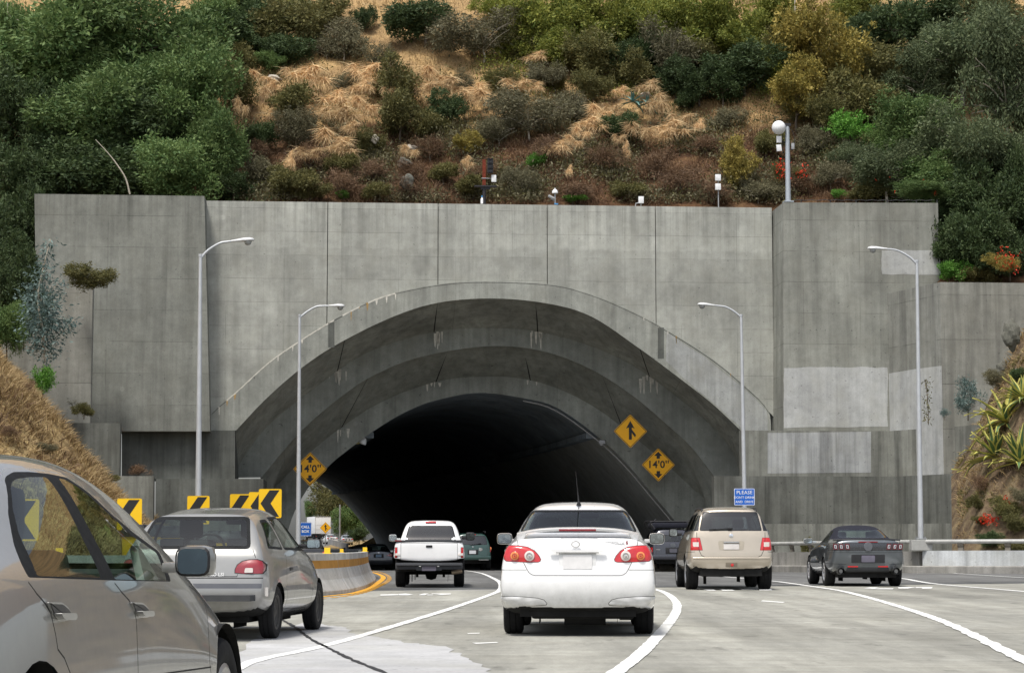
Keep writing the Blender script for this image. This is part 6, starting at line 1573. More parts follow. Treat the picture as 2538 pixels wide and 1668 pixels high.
# ------------------------------------------------------------------ hillside, banks and plants
def hnoise(x,y): return .5*math.sin(x*.31+y*.17)+.35*math.sin(x*.83-y*.45+1.3)+.25*math.sin(x*1.7+y*1.1+.5)
def hill_z(x,y): return 18.0+.80*(y-113.3)+hnoise(x,y)*.5
def hit_hill(px,py):
    d=ray(px,py); Y=120
    for _ in range(40):
        p=at(px,py,Y); f=p.z-hill_z(p.x,Y); Y-=f/(d.z/d.y-.8)*.9
        Y=max(Y,98)
    p=at(px,py,Y); return Vector((p.x,Y,hill_z(p.x,Y)))
def bankL(x,y):
    xb=-(812/F)*y+.25*hnoise(x*2,y); k=min(max((y-59)/10,0),1); return (1.06*(xb-x)+.45*hnoise(x*1.1,y*1.1)+.2*hnoise(x*2.6,y*2.6))*k*k*(3-2*k)-.02-.6*(1-k)
def bankR(x,y):
    xb=.2085*y+.25*hnoise(x,y); k=min(max((y-87.6)/4,0),1); return (2.0*(x-xb)+.30*(y-88)+.45*hnoise(x*1.6,y*1.4)+.2*hnoise(x*3.3,y*3))*k*k*(3-2*k)-.02-.9*(1-k)
def hit_fn(px,py,fn,y0,y1,n=160):
    prev=None
    for k in range(n):
        Y=y0+(y1-y0)*k/(n-1); p=at(px,py,Y)
        if p.z<fn(p.x,Y): return Vector((p.x,Y,fn(p.x,Y)))
    return None
def ground_mat(name,stops,sc=.5,zsplit=None):
    m,nt,out=newmat(name); c=coords(nt)
    n=noise(nt,c,sc,6,.65)
    col=ramp(nt,n,stops)
    if zsplit:
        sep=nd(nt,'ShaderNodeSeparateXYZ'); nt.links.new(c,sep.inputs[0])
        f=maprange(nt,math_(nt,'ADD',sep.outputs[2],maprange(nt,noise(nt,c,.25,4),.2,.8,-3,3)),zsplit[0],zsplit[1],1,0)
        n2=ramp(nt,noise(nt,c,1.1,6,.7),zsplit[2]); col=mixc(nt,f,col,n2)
    fine=maprange(nt,noise(nt,c,9,4,.7),.3,.7,.7,1.25)
    cc=nd(nt,'ShaderNodeVectorMath',operation='SCALE'); nt.links.new(col,cc.inputs[0]); nt.links.new(fine,cc.inputs['Scale'])
    principled(nt,out,cc.outputs[0],.95,0,.1,0,noise(nt,c,6,5,.7),.08); return m
def build_ground_forms():
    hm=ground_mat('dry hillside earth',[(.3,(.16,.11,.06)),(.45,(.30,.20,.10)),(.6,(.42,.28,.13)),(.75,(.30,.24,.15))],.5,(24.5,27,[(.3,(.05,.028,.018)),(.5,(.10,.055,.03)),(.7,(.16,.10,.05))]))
    mb=MB()
    xs=[-75+1.5*i for i in range(101)]; 
    def y_start(x):
        u=x*EU.x
        return 112.9+x*math.tan(TH) if -25.4<x<21.9 else (105.5 if x>0 else 105.5)
    rows=22; cols=[]
    for x in xs:
        y0=y_start(x); yy=[y0+(166-y0)*(k/(rows-1))**1.0 for k in range(rows)]
        cols.append([(x,y,hill_z(x,y)) for y in yy]+[(x,200,hill_z(x,166)+6),(x,262,hill_z(x,166)+6)])
    for a,b in zip(cols,cols[1:]): mb.strip(a,b)
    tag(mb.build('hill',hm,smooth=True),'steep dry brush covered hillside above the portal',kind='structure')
    bm_=ground_mat('dry grass bank soil',[(.3,(.12,.08,.045)),(.45,(.26,.18,.09)),(.58,(.42,.31,.15)),(.72,(.22,.16,.09))],.8)
    mb=MB(); G=[]
    for i in range(36):
        y=57+i*1.45; xb=-(812/F)*y; row=[]
        for k in range(26):
            x=xb+.6-k*.85; row.append((x,y,max(bankL(x,y),-1)))
        G.append(row)
    for a,b in zip(G,G[1:]): mb.strip(a,b)
    tag(mb.build('grass_bank',bm_,smooth=True),'steep bank of dry tawny grass at the left of the road',kind='structure')
    br_=ground_mat('right bank rocky soil',[(.3,(.06,.045,.032)),(.45,(.14,.10,.065)),(.6,(.22,.17,.10)),(.75,(.12,.10,.07))],1.1)
    mb=MB(); G=[]
    for i in range(16):
        y=83.8+i*1.5; xb=.2085*y; row=[]
        for k in range(26):
            x=xb-.3+k*.55; row.append((x,y,max(bankR(x,y),-1)))
        G.append(row)
    for a,b in zip(G,G[1:]): mb.strip(a,b)
    tag(mb.build('grass_bank',br_,smooth=True),'rocky dry bank behind the right guard rail',kind='structure')
    gx=MB(); xs=[-60+4*i for i in range(31)]; ys=[284+6*i for i in range(30)]
    # verge beyond the tunnel exit, right of the far road
    rows=[[(x,y,zroad(y)+.02+max(0,(x+22-(y-268)*.05))*.55) for x in [-26,-23,-20,-17,-12,-4,10,40]] for y in ys]
    for a,b in zip(rows,rows[1:]): gx.strip(a,b)
    tag(gx.build('far_verge',bm_,smooth=True),'low verge beyond the far end of the bore',kind='structure')
# ---- meshes made of many leaf sized faces
def np_mesh(name,V,Fq,mats,mi=None):
    V=np.asarray(V,dtype=np.float32).reshape(-1,3); Fq=np.asarray(Fq,dtype=np.int32); k=Fq.shape[1]; n=len(Fq)
    me=bpy.data.meshes.new(name); me.vertices.add(len(V)); me.vertices.foreach_set('co',V.ravel())
    me.loops.add(n*k); me.loops.foreach_set('vertex_index',Fq.ravel()); me.polygons.add(n)
    me.polygons.foreach_set('loop_start',np.arange(0,n*k,k,dtype=np.int32)); me.polygons.foreach_set('loop_total',np.full(n,k,dtype=np.int32))
    for m in mats: me.materials.append(m)
    if mi is not None: me.polygons.foreach_set('material_index',np.asarray(mi,dtype=np.int32))
    me.update(calc_edges=True); me.validate(); return me
def leaves(rng,P,N,size,aspect=.42,droop=0.0,rand=.8,jit=.6):
    """P positions, N outward dirs -> bent quads (4 verts, 1 face each)"""
    n=len(P); D=N+rng.normal(0,rand,(n,3)); D[:,2]-=droop; D/=np.linalg.norm(D,axis=1,keepdims=True)+1e-9
    A=np.cross(D,rng.normal(0,1,(n,3))); A/=np.linalg.norm(A,axis=1,keepdims=True)+1e-9
    s=size*(1+rng.uniform(-jit,jit,(n,1)))
    B=P+D*s*.5+A*s*aspect*.5; C=P+D*s; E=P+D*s*.45-A*s*aspect*.5
    V=np.stack([P,B,C,E],1).reshape(-1,3); Fq=np.arange(4*n).reshape(-1,4); return V,Fq
def crown_mesh(name,mat,seed,n=9000,size=.2,lobes=14,spread=(1,1,.8),clump=26,sig=.11,aspect=.42,droop=0,flat=0.0,hollow=.55):
    """unit-radius crown, uneven outline, made of leaf clumps spread through several lobes"""
    rng=np.random.default_rng(seed); L=[]
    for i in range(lobes):
        d=rng.normal(0,1,3); d/=np.linalg.norm(d); r=rng.uniform(.25,.92)
        c=d*r*np.array(spread); 
        if c[2]<-.45: c[2]*=.5
        L.append((c,rng.uniform(.20,.44)))
    L.append((np.zeros(3),.5))
    nc=max(n//clump,1); cl=[]
    w=np.array([l[1]**2 for l in L]); w/=w.sum(); idx=rng.choice(len(L),nc,p=w)
    d=rng.normal(0,1,(nc,3)); d/=np.linalg.norm(d,axis=1,keepdims=True); rr=(hollow+(1-hollow)*rng.random((nc,1))**.6)
    C=np.array([L[i][0] for i in idx]); Rr=np.array([L[i][1] for i in idx])[:,None]
    cc=C+d*Rr*rr*np.array([1,1,.9])*(1+rng.normal(0,.17,(nc,1)))
    P=np.repeat(cc,clump,0); Nn=np.repeat(d,clump,0); off=rng.normal(0,sig*.5,(len(P),3)); off[:,2]*=(1-flat); P=P+off
    Nn=Nn*.9+off/(sig)*.6; Nn/=np.linalg.norm(Nn,axis=1,keepdims=True)+1e-9
    V,Fq=leaves(rng,P,Nn,size,aspect,droop)
    return np_mesh(name,V,Fq,[mat])
def trunk_mb(h,r,rng,limbs=6,spread=.8,lean=0):
    mb=MB(); pts=[Vector((lean*t*t*h,0,h*t))+Vector((rng.uniform(-.06,.06)*h*t,rng.uniform(-.06,.06)*h*t,0)) for t in (0,.25,.5,.75,1)]
    mb.tube(catmull(pts,4),[r*(1-.75*k/16) for k in range(17)],8)
    for i in range(limbs):
        t=rng.uniform(.35,.95); p=pts[0].lerp(pts[-1],t); a=rng.uniform(0,6.28); q=p+Vector((math.cos(a)*spread,math.sin(a)*spread,rng.uniform(.15,.8)*spread))
        mb.tube(catmull([p,p.lerp(q,.5)+Vector((0,0,.1*spread)),q],4),[r*.4*(1-.8*k/8) for k in range(9)],6)
    return mb
def blade_mesh(name,rng,P,mats,L,w,up,curve=.5,mi=None,seg=3):
    """curved grass-like blades: P roots (n,3), up dirs (n,3)"""
    n=len(P); L=np.asarray(L).reshape(-1,1); up=up/np.linalg.norm(up,axis=1,keepdims=True)
    A=np.cross(up,rng.normal(0,1,(n,3))); A/=np.linalg.norm(A,axis=1,keepdims=True)+1e-9
    side=np.cross(up,A); rows=[]
    for k in range(seg+1):
        t=k/seg; c=P+up*L*t+A*L*curve*t*t*.6-np.array([0,0,1])*L*curve*t*t*.55
        ww=w*(1-t)**.7+.002
        rows+= [c-side*ww*.5,c+side*ww*.5]
    V=np.stack(rows,1); m=2*(seg+1); base=np.arange(n)[:,None]*m; F=[]
    for k in range(seg): F.append(base+np.array([2*k,2*k+1,2*k+3,2*k+2])[None])
    Fq=np.stack(F,1).reshape(-1,4); return np_mesh(name,V.reshape(-1,3),Fq,mats,None if mi is None else np.repeat(mi,seg))
POSNAMES={}
PLANTS=[]
def where(xd,yd):
    xs=[(80,'left of the portal'),(280,'over left pylon outer half'),(477,'over left pylon inner half'),(761,'over leftmost wall panel'),(1018,'over second wall panel'),(1272,'over middle wall panel'),(1524,'over fourth wall panel'),(1795,'over fifth wall panel'),(1990,'near the radar pole'),(2188,'over right pylon'),(9999,'right of the portal')]
    c=[n for x,n in xs if xd<x][0]
    r='along top edge' if yd<75 else 'high up' if yd<170 else 'midway up' if yd<280 else 'low down' if yd<380 else 'at wall top' if yd<480 else 'beside the wall'
    return r,c
def finish_labels():
    from collections import defaultdict
    D=defaultdict(list)
    for o,desc,xd,yd in PLANTS:
        r,c=where(xd,yd); D[f'{desc} {r} {c}'].append((xd,yd,o))
    for base,L in D.items():
        L.sort(key=lambda t:t[0])
        if len(L)==1: L[0][2]['label']=base
        else:
            n=len(L); nm={2:['the left one','the right one'],3:['first from left','middle one','last from left']}.get(n) or [f'{w} from left' for w in ('first','second','third','fourth','fifth','sixth','seventh','eighth')[:n]]
            for t,(x,y,o) in enumerate(L): o['label']=f'{base}, {nm[t]}'
def build_vegetation():
    build_ground_forms()
    rnd=random.Random(11); BARK=plain('grey brown bark',(.13,.105,.08),.9,0,.2,0,.3,6); PALEB=plain('pale bark',(.42,.38,.31),.9,0,.2,0,.2,6)
    LM=dict(G=leafmat('mid green leaves',(0.061,0.120,0.037),(0.183,0.250,0.083)),
        D=leafmat('dark green leaves',(0.034,0.061,0.024),(0.091,0.128,0.046)),
        YG=leafmat('yellow green leaves',(0.098,0.140,0.027),(0.329,0.329,0.067)),
        BY=leafmat('olive yellow leaves',(0.140,0.134,0.032),(0.488,0.378,0.098)),
        OG=leafmat('olive leaves',(0.081,0.088,0.032),(0.213,0.189,0.067)),
        GO=leafmat('grey olive leaves',(0.098,0.095,0.056),(0.226,0.205,0.116)),
        GG=leafmat('grey green leaves',(0.061,0.090,0.044),(0.165,0.195,0.091)),
        BG=leafmat('bright green leaves',(0.061,0.183,0.027),(0.177,0.366,0.061)),
        BR=leafmat('brown brush twigs',(.085,.052,.034),(.25,.155,.085),.3,.1),
        BL=leafmat('blue grey leaves',(.060,.105,.100),(.20,.27,.25)),
        RD=plain('red flowers',(.72,.045,.012),.6),
        ST=leafmat('straw blades',(.36,.20,.085),(.92,.72,.42),.35,.25),
        TAN=leafmat('dry grass blades',(.20,.13,.06),(.52,.39,.20),.2,.25))
    CR={}
    def crown(kind,v):
        k=(kind,v)
        if k not in CR:
            tree=kind in('G','D','YG','BY','GG')
            p=dict(G=dict(n=30000,size=.056,clump=30,sig=.10),D=dict(n=14000,size=.075,clump=30,sig=.11),YG=dict(n=16000,size=.07,clump=34,sig=.10),BY=dict(n=16000,size=.065,clump=36,sig=.09),
              OG=dict(n=10000,size=.085,clump=26,sig=.13),GO=dict(n=10000,size=.080,clump=24,sig=.14,droop=.5,aspect=.3),GG=dict(n=22000,size=.058,clump=30,sig=.11,droop=.3,aspect=.35),BG=dict(n=4000,size=.10,clump=20,sig=.14),BR=dict(n=5000,size=.13,clump=20,sig=.2,aspect=.12,hollow=.3),BL=dict(n=3000,size=.10,clump=14,sig=.16,aspect=.35))[kind]
            CR[k]=crown_mesh('crown',LM[kind],hash((kind,v))%9973 if False else sum(map(ord,kind))*31+v*7,lobes=12 if tree else 8,**p)
        return CR[k]
    TRK={}
    def trunk(kind,v,mat):
        if (kind,v) not in TRK: TRK[(kind,v)]=trunk_mb(1.25,.055 if kind!='GO' else .04,random.Random(v*13+len(kind)),9 if kind not in('GO','GG','BR') else 16,.66 if kind not in('GO','GG','BR') else .95).mesh('trunk',mat,True)
        return TRK[(kind,v)]
    DESC=dict(G='mid green leafy tree',D='dark green bush',YG='yellow green tree',BY='tree with yellowish leaf tips',OG='olive shrub',GO='grey olive shrub',GG='feathery grey green tree',BG='bright green bush',BR='brown dry bush')
    CATS=dict(G='tree',D='bush',YG='tree',BY='tree',OG='shrub',GO='shrub',GG='tree',BG='bush',BR='bush')
    NM=dict(G='leafy_tree',D='dark_bush',YG='tree',BY='tree',OG='shrub',GO='shrub',GG='feathery_tree',BG='green_bush',BR='dry_bush')
    cnt=[0]
    def plant(kind,xd,yd,rx,ry,front=0.0):
        """crown centred at display pixel xd,yd with half size rx,ry pixels, standing on the hill"""
        cnt[0]+=1; v=cnt[0]%3
        rx*=1.12; ry*=1.1; foot=hit_hill(xd*K,(yd+ry*.92)*K); Y=foot.y-front*.3
        c=at(xd*K,yd*K,Y); m=Y/F*K; sx,sz=rx*m,ry*m; sy=(sx+sz)/2*.85
        base=hill_z(c.x,Y+sy*.3)
        r=empty(NM[kind],(c.x,Y,base),0,None,CATS[kind],'trees and bushes on the hillside')
        size=('big ' if rx>95 else 'small ' if rx<42 else '')
        PLANTS.append((r,size+DESC[kind],xd,yd))
        o=link(bpy.data.objects.new('crown',crown(kind,v)),r); o.location=(0,0,c.z-base); o.scale=(sx*1.08,sy*1.08,sz*1.15); o.rotation_euler=(0,0,rnd.uniform(0,6.28) if abs(rx-ry)<25 else rnd.choice((0,3.14)))
        t=link(bpy.data.objects.new('trunk',trunk(kind,v,PALEB if kind in('GO','GG') else BARK)),r); h=max(c.z-base,.3)+sz*.1; t.scale=(sx*.8,sy*.8,h/1.25); t.rotation_euler=(0,0,rnd.uniform(0,6.28)); t.location=(0,0,-.3)
        return r
    T='''G 130 105 190 150 3|G 330 95 185 140 3|D 55 250 105 110 2|G 240 250 165 125 3.5|G 430 235 130 130 2.5|G 505 345 85 105 2|G 400 390 115 90 2|D 190 395 150 85 1|D 45 400 85 90 1|D 20 560 75 120 0|D 545 432 55 42 1|D 330 300 120 90 1|G 20 90 80 120 2|D 60 500 70 80 0|G 560 20 60 40 0
D 545 70 85 62 1|OG 650 50 90 70 1|D 660 110 70 42 1|YG 500 25 60 50 0|GO 800 80 62 58 1|D 845 38 28 32 1|OG 740 30 60 45 0|D 990 42 92 58 2|GO 1125 78 92 62 2|OG 1215 105 55 45 0|GO 760 110 45 32 0
YG 1165 20 60 42 1|YG 1245 55 75 80 1|YG 1335 48 85 92 2|YG 1440 55 80 85 2|OG 1400 135 75 62 2|YG 1530 30 90 60 1|GO 1560 115 82 78 3|YG 1665 60 95 90 2|YG 1790 50 85 75 1|D 1730 155 95 62 2|BY 1905 95 112 108 4|BY 1850 215 85 72 3|D 1625 185 65 48 2|D 1592 232 42 28 1|YG 1975 25 62 55 1|OG 1480 165 60 50 1|D 1500 120 60 60 0
D 2085 62 105 85 3|OG 2000 225 85 72 2|OG 2085 165 85 62 2|GG 2235 115 130 120 4|GG 2340 200 100 150 4|G 2130 290 110 90 3|GG 2255 335 130 110 4|BG 1975 300 52 42 2|OG 1935 268 55 45 1|GG 2060 390 100 72 3|G 2185 415 105 66 3|D 2300 470 95 95 3|GG 2335 355 80 90 3|D 2245 545 70 85 2|D 2345 575 70 60 2|BG 2240 628 38 30 1|D 2180 30 90 50 1|OG 2330 40 80 60 2|OG 2030 440 60 30 1|D 2370 420 50 120 2
G 628 140 48 28 1|OG 560 200 52 58 1|OG 680 240 62 56 1|GO 690 300 62 48 1|D 612 312 50 40 1|OG 925 190 66 66 2|GO 885 140 44 38 1|OG 930 258 70 62 2|OG 985 282 52 45 1|D 1042 250 48 44 1|OG 1180 190 52 42 1|GO 1252 172 50 38 1|GO 1230 262 92 56 2|GO 1325 242 56 46 1|OG 1290 182 46 32 1|OG 1380 200 44 38 1|BY 1085 335 38 26 1|D 1442 290 58 40 1|OG 860 330 36 34 1|OG 1030 398 46 25 .6|OG 660 418 58 42 .6|OG 722 442 48 24 .5|BR 800 425 50 40 .6|OG 1100 432 50 32 .5|GO 1212 420 42 36 .5|BY 1712 388 46 56 1|GO 1762 440 52 30 .5|BR 1640 330 42 26 .5|GO 1880 322 44 42 1|BR 1582 420 55 32 .5|BR 1340 440 60 26 .4|OG 872 442 40 24 .4|BR 950 442 42 25 .4|BR 720 360 55 38 .5|BR 1000 340 55 34 .5|GO 1160 300 46 36 .8|BR 1400 360 55 40 .5|BR 1520 380 50 40 .5|OG 1445 440 42 24 .4|BR 1270 340 50 36 .5|BR 1130 400 40 30 .4|GO 600 390 50 46 .6|BR 600 345 34 30 .5|BG 1240 375 26 22 .4|BG 800 455 22 12 .4|BG 1330 462 26 10 .3|BR 1660 440 45 28 .4|BR 1850 420 45 36 .5|BG 1945 452 20 14 .3|GO 1930 400 46 34 .6|OG 780 380 46 32 .6|BR 870 392 46 32 .5|BR 950 395 38 28 .5|GO 1080 190 36 30 .6|GO 800 190 34 24 .6|GO 1690 270 40 30 .5|OG 1780 330 46 34 .6
YG 1200 95 60 50 1|YG 1290 110 60 55 1|OG 1330 130 50 40 1|YG 1390 95 60 60 1|D 1445 135 60 55 1|YG 1500 75 60 60 1|YG 1600 60 70 60 1|OG 1640 130 60 50 1|YG 1730 100 65 60 1|YG 1790 140 60 55 1|D 1680 200 55 45 1|D 1570 175 50 50 1|OG 1830 130 60 60 1|BY 1960 170 60 60 1|OG 1905 245 60 45 1|D 1990 95 60 60 1|OG 2045 240 60 45 1|GG 2140 190 80 70 1|GG 2290 60 80 70 1|GG 2170 120 70 60 1|G 2190 350 80 60 1|G 2060 330 60 45 1|GG 2000 360 60 40 1|D 2230 470 80 60 1|GG 2120 440 60 36 1|D 2350 500 60 70 1|D 2220 590 50 40 1|D 2300 610 60 34 1|OG 600 60 60 50 1|D 590 20 60 40 1|YG 690 25 60 40 1|OG 560 130 48 40 1|D 490 110 48 40 1|OG 520 180 40 30 1|G 480 60 80 70 1|G 230 170 110 90 2|G 60 150 90 90 2|G 350 200 100 80 2|D 300 420 70 40 1|D 120 430 80 50 1|D 100 330 80 70 1|D 380 330 80 60 1|D 30 640 60 60 0|D 2222 590 44 56 0|OG 2290 640 50 30 0|BG 2206 632 30 22 0'''
    for it in T.replace('\n','|').split('|'):
        a=it.split(); plant(a[0],*map(float,a[1:5]),front=float(a[5]))
    # ---- drooping straw clumps
    CL=[]
    for v in range(4):
        rng=np.random.default_rng(50+v); n=460
        # skirts of fallen fronds: several heads, blades fanning downhill from each
        heads=np.stack([rng.uniform(-.75,.75,5+v),rng.uniform(-.2,.2,5+v),rng.uniform(-.15,.75,5+v)],1); wts=rng.uniform(.4,1.3,5+v); wts/=wts.sum()
        hi=rng.choice(5+v,n,p=wts); P=heads[hi]+rng.normal(0,.07,(n,3)); th=np.radians(rng.normal(-90,48,n)+rng.uniform(-25,25,5+v)[hi])
        up=np.stack([np.cos(th)+rng.normal(0,.12,n),-.55+rng.normal(0,.3,n),np.sin(th)*.9+.25+rng.normal(0,.22,n)],1)
        CL.append(blade_mesh('straw_clump',rng,P,[LM['ST']],rng.uniform(.3,1.0,n),.045,up,.55))
    S='525 150 16 28|600 180 32 16|720 180 46 28|850 168 42 24|770 232 42 24|842 246 36 22|795 268 40 20|742 262 30 18|836 205 36 18|772 322 44 24|792 348 36 18|720 358 32 17|670 378 20 26|1010 178 42 24|1042 204 44 24|985 205 30 18|1100 212 36 20|1132 228 42 20|1072 228 32 18|1202 200 34 18|1240 135 32 14|1392 262 32 20|1372 292 36 20|1422 254 22 14|1520 242 32 26|1482 302 36 20|1560 302 42 22|1532 316 36 18|1290 345 36 18|1330 330 24 16|1455 350 9 24|1440 325 16 14|1622 292 16 16|950 352 22 16|1086 378 14 16|870 184 30 16|1322 398 10 14|625 222 24 20|636 200 20 14|1585 280 30 18|1500 205 34 18|1010 236 26 16|820 300 26 18|905 215 18 14|700 205 30 18|1350 310 24 16|1445 215 22 14|690 170 36 16|1240 205 24 14|560 250 18 22|640 262 18 20'
    for i,it in enumerate(S.split('|')):
        xd,yd,rx,ry=map(float,it.split()); f=hit_hill(xd*K,(yd+ry*.5)*K); Y=f.y-2.3; c=at(xd*K,yd*K,Y); m=Y/F*K
        o=link(bpy.data.objects.new('straw_clump',CL[i%4])); o.location=(c.x,Y,c.z); o.scale=(rx*m*1.0,rx*m*.7,ry*m*1.25); o.rotation_euler=(0,0,rnd.uniform(-.4,.4))
        tag(o,None,'dry plant','drooping straw clumps on the hillside'); PLANTS.append((o,'small straw clump' if rx<25 else 'drooping straw coloured clump',xd,yd))
    # ---- dry ground cover on the hill and banks
    def scatter(name,label,n,fnpt,L,w,mat,curve=.5,seed=1,upn=(0,-.35,1)):
        rng=np.random.default_rng(seed); P=[]
        while len(P)<n:
            p=fnpt(rng)
            if p is not None: P.append(p)
        P=np.array(P); up=np.array(upn)[None]+rng.normal(0,.35,(n,3)); me=blade_mesh(name,rng,P,[mat],rng.uniform(*L,n),w,up,curve)
        o=link(bpy.data.objects.new(name,me)); return tag(o,label,'ground cover',kind='stuff')
    def hp(rng):
        xd=rng.uniform(480,1960); yd=rng.uniform(0,330); p=hit_hill(xd*K,yd*K); return (p.x,p.y,p.z-.05)
    scatter('dry_grass','dry tan grass between the bushes on the upper slope',26000,hp,(.25,.7),.035,LM['TAN'],.6,3)
    def hp2(rng):
        xd=rng.uniform(540,2000); yd=rng.uniform(300,476); p=hit_hill(xd*K,yd*K); return (p.x,p.y,p.z-.05)
    scatter('undergrowth','reddish brown dry undergrowth on the lower slope behind the wall',30000,hp2,(.25,.75),.035,LM['BR'],.7,4)
    def cover(name,label,n,kind,zone,size,seed):
        rng=np.random.default_rng(seed); P=[]
        while len(P)<n:
            xd,yd=zone(rng); p=hit_hill(xd*K,yd*K)
            if math.sin(p.x*.9+p.z*.7)+math.sin(p.z*1.3-p.x*.5)+rng.normal(0,.5)<.1: continue
            for _ in range(14): P.append((p.x+rng.normal(0,.30),p.y-abs(rng.normal(0,.2)),p.z+abs(rng.normal(0,.32))))
        P=np.array(P[:n]); N=np.tile([[0,-.5,.8]],(n,1)); V,Fq=leaves(rng,P,N,size,.4,.1,.9)
        o=link(bpy.data.objects.new(name,np_mesh(name,V,Fq,[LM[kind]]))); return tag(o,label,'ground cover',kind='stuff')
    cover('low_scrub','low olive scrub filling in between the bushes of the slope',36000,'OG',lambda r:(r.uniform(540,2000),r.uniform(150,474)),.13,21)
    cover('low_scrub','dark leafy understorey beneath the trees at both sides of the slope',36000,'D',lambda r:((r.uniform(0,620) if r.random()<.5 else r.uniform(1900,2380)),r.uniform(0,600)),.15,22)
    cover('low_scrub','yellow green scrub beneath the trees along the top of the slope',26000,'YG',lambda r:(r.uniform(1120,2100),r.uniform(0,230)),.13,23)
    cover('low_scrub','grey olive low scrub among the red brown brush just above the wall',30000,'GO',lambda r:(r.uniform(560,2000),474-r.random()**1.3*190),.17,24)
    def lp(rng):
        y=rng.uniform(59,107); xb=-(812/F)*y; k=rng.random()**.8*9.5; x=xb+.3-k; z=bankL(x,y)
        return (x,y,z-.04) if z>-.2 and (math.sin(x*1.3+y*.8)*math.sin(z*1.1+y*.5)>-.45 or rng.random()<.35) else None
    scatter('dry_grass','tall tawny dry grass covering the left bank',60000,lp,(.25,.65),.03,LM['TAN'],.55,5,(.35,-.2,1))
    def rp(rng):
        y=rng.uniform(84.4,106); xb=.2085*y; x=xb+rng.random()*8.5; z=bankR(x,y)
        return (x,y,z-.04) if (math.sin(x*2.1+y)*math.sin(z*1.7+x)>-.05) else None
    scatter('dry_grass','dry grass tufts covering the right bank',9000,rp,(.2,.55),.03,LM['TAN'],.7,6,(-.5,-.3,1))
    scatter('weeds','brown dead stalks mixed into the left bank grass',14000,lambda r:(lambda q:q if q is not None and math.sin(q[0]*1.9+q[2])+math.sin(q[1]*.7)>.2 else None)(lp(r)),(.2,.55),.035,LM['BR'],.7,8,(.2,-.2,1))
    scatter('weeds','low green weeds mixed into the right bank',5000,lambda r:(lambda q:q if q is not None and math.sin(q[0]*2.7+q[2]*1.3)>.1 else None)(rp(r)),(.15,.4),.05,LM['OG'],.8,9,(-.4,-.3,1))
    # ---- single plants near the road
    def bush(kind,xd,yd,rx,ry,fn,y0,y1,name,label,cat,stem=True):
        stem='hanging' not in name
        foot=hit_fn(xd*K,(yd+ry)*K,fn,y0,y1) or at(xd*K,(yd+ry)*K,y1); Y=foot.y-.4; c=at(xd*K,yd*K,Y); m=Y/F*K
        r=empty(name,foot,0,label,cat); o=link(bpy.data.objects.new('crown',crown(kind,cnt[0]%3)),r); cnt[0]+=1
        o.location=(c.x-foot.x,Y-foot.y,c.z-foot.z); o.scale=(rx*m*1.1,(rx+ry)*.45*m,ry*m*1.15)
        if not stem: return r
        t=link(bpy.data.objects.new('trunk',trunk(kind,1,BARK)),r); t.scale=(rx*m*.8,rx*m*.8,max(c.z-foot.z,.2)/1.25); t.location=(0,0,-.1); return r
    bush('D',30,680,62,100,bankL,62,100,'leafy_bush','dark leafy bush at the left edge above the dry bank','bush')
    bush('G',15,760,50,70,bankL,60,98,'leafy_bush','green bush cut by the left picture edge below the wing wall','bush')
    bush('BG',98,890,34,44,bankL,60,98,'leafy_bush','small fresh green bush halfway down the left bank','bush')
    bush('OG',212,645,60,36,bankL,95,102,'hanging_bush','olive bush spilling over the corner of the left wing wall','bush')
    bush('OG',195,950,26,20,bankL,80,100,'weed_bush','low brown green weed on the left step wall','bush')
    bush('BL',2250,925,36,48,bankR,85,101.5,'eucalyptus_bush','round blue green bush on the right terrace','bush')
    bush('BL',2195,960,14,12,bankR,86,101.5,'eucalyptus_bush','tiny blue green sprout beside the round bush on the right terrace','bush')
    bush('OG',1880,1270,16,30,lambda x,y:-9,96,99.5,'weed_bush','yellow green weed behind the rail left of the convertible','bush')
    bush('OG',2350,1270,40,22,bankR,84.4,96,'weed_bush','green weeds behind the rail under the right bank','bush')
    bush('D',12,610,60,70,bankL,62,103,'leafy_bush','dark bush at the left edge highest above the dry bank','bush')
    bush('D',55,760,40,50,bankL,62,100,'leafy_bush','dark bush behind the foot of the eucalyptus sapling','bush')
    bush('OG',2330,1180,40,28,bankR,84.4,104,'weed_bush','olive scrub in the middle of the right bank','bush')
    bush('GO',2320,880,34,26,bankR,84.4,104,'weed_bush','grey scrub on the right bank above the agaves','bush')
    bush('BR',2280,1120,30,24,bankR,84.4,104,'dry_bush','brown dead scrub under the agaves on the right bank','bush')
    bush('BR',250,1010,34,22,bankL,62,104,'dry_bush','brown dead scrub on the left bank under the step wall','bush')
    bush('BR',320,1090,30,18,bankL,62,104,'dry_bush','brown dead scrub low on the left bank','bush')
    bush('OG',150,930,34,20,bankL,62,104,'weed_bush','olive weed below the wing wall on the left bank','bush')
    for x,y,a,b,k,lb in [(2300,1250,34,22,'D','dark green weed at the foot of the right bank behind the rail'),(2365,1215,30,26,'OG','olive scrub at the right edge low on the bank'),(2268,1165,20,22,'OG','small olive tuft at the inner edge of the right bank'),(2370,1150,30,22,'GO','grey scrub under the right edge agave'),(2300,1020,22,20,'BR','brown dead scrub left of the agaves'),(2372,870,26,24,'D','dark bush at the right edge above the agaves')]:
        bush(k,x,y,a,b,bankR,84.4,104,'bank_scrub',lb,'shrub')
    for x,y,a,b,k,lb in [(60,900,26,18,'BR','brown scrub on the left bank near the fresh green bush'),(180,1010,24,14,'OG','green weed tuft in the left bank grass under the step wall'),(20,1000,30,18,'BR','brown scrub at the left picture edge on the bank'),(250,1110,22,13,'OG','green weed tuft low on the left bank'),(110,1040,26,14,'GO','grey green tuft in the middle of the left bank')]:
        bush(k,x,y,a,b,bankL,60,104,'bank_scrub',lb,'shrub')
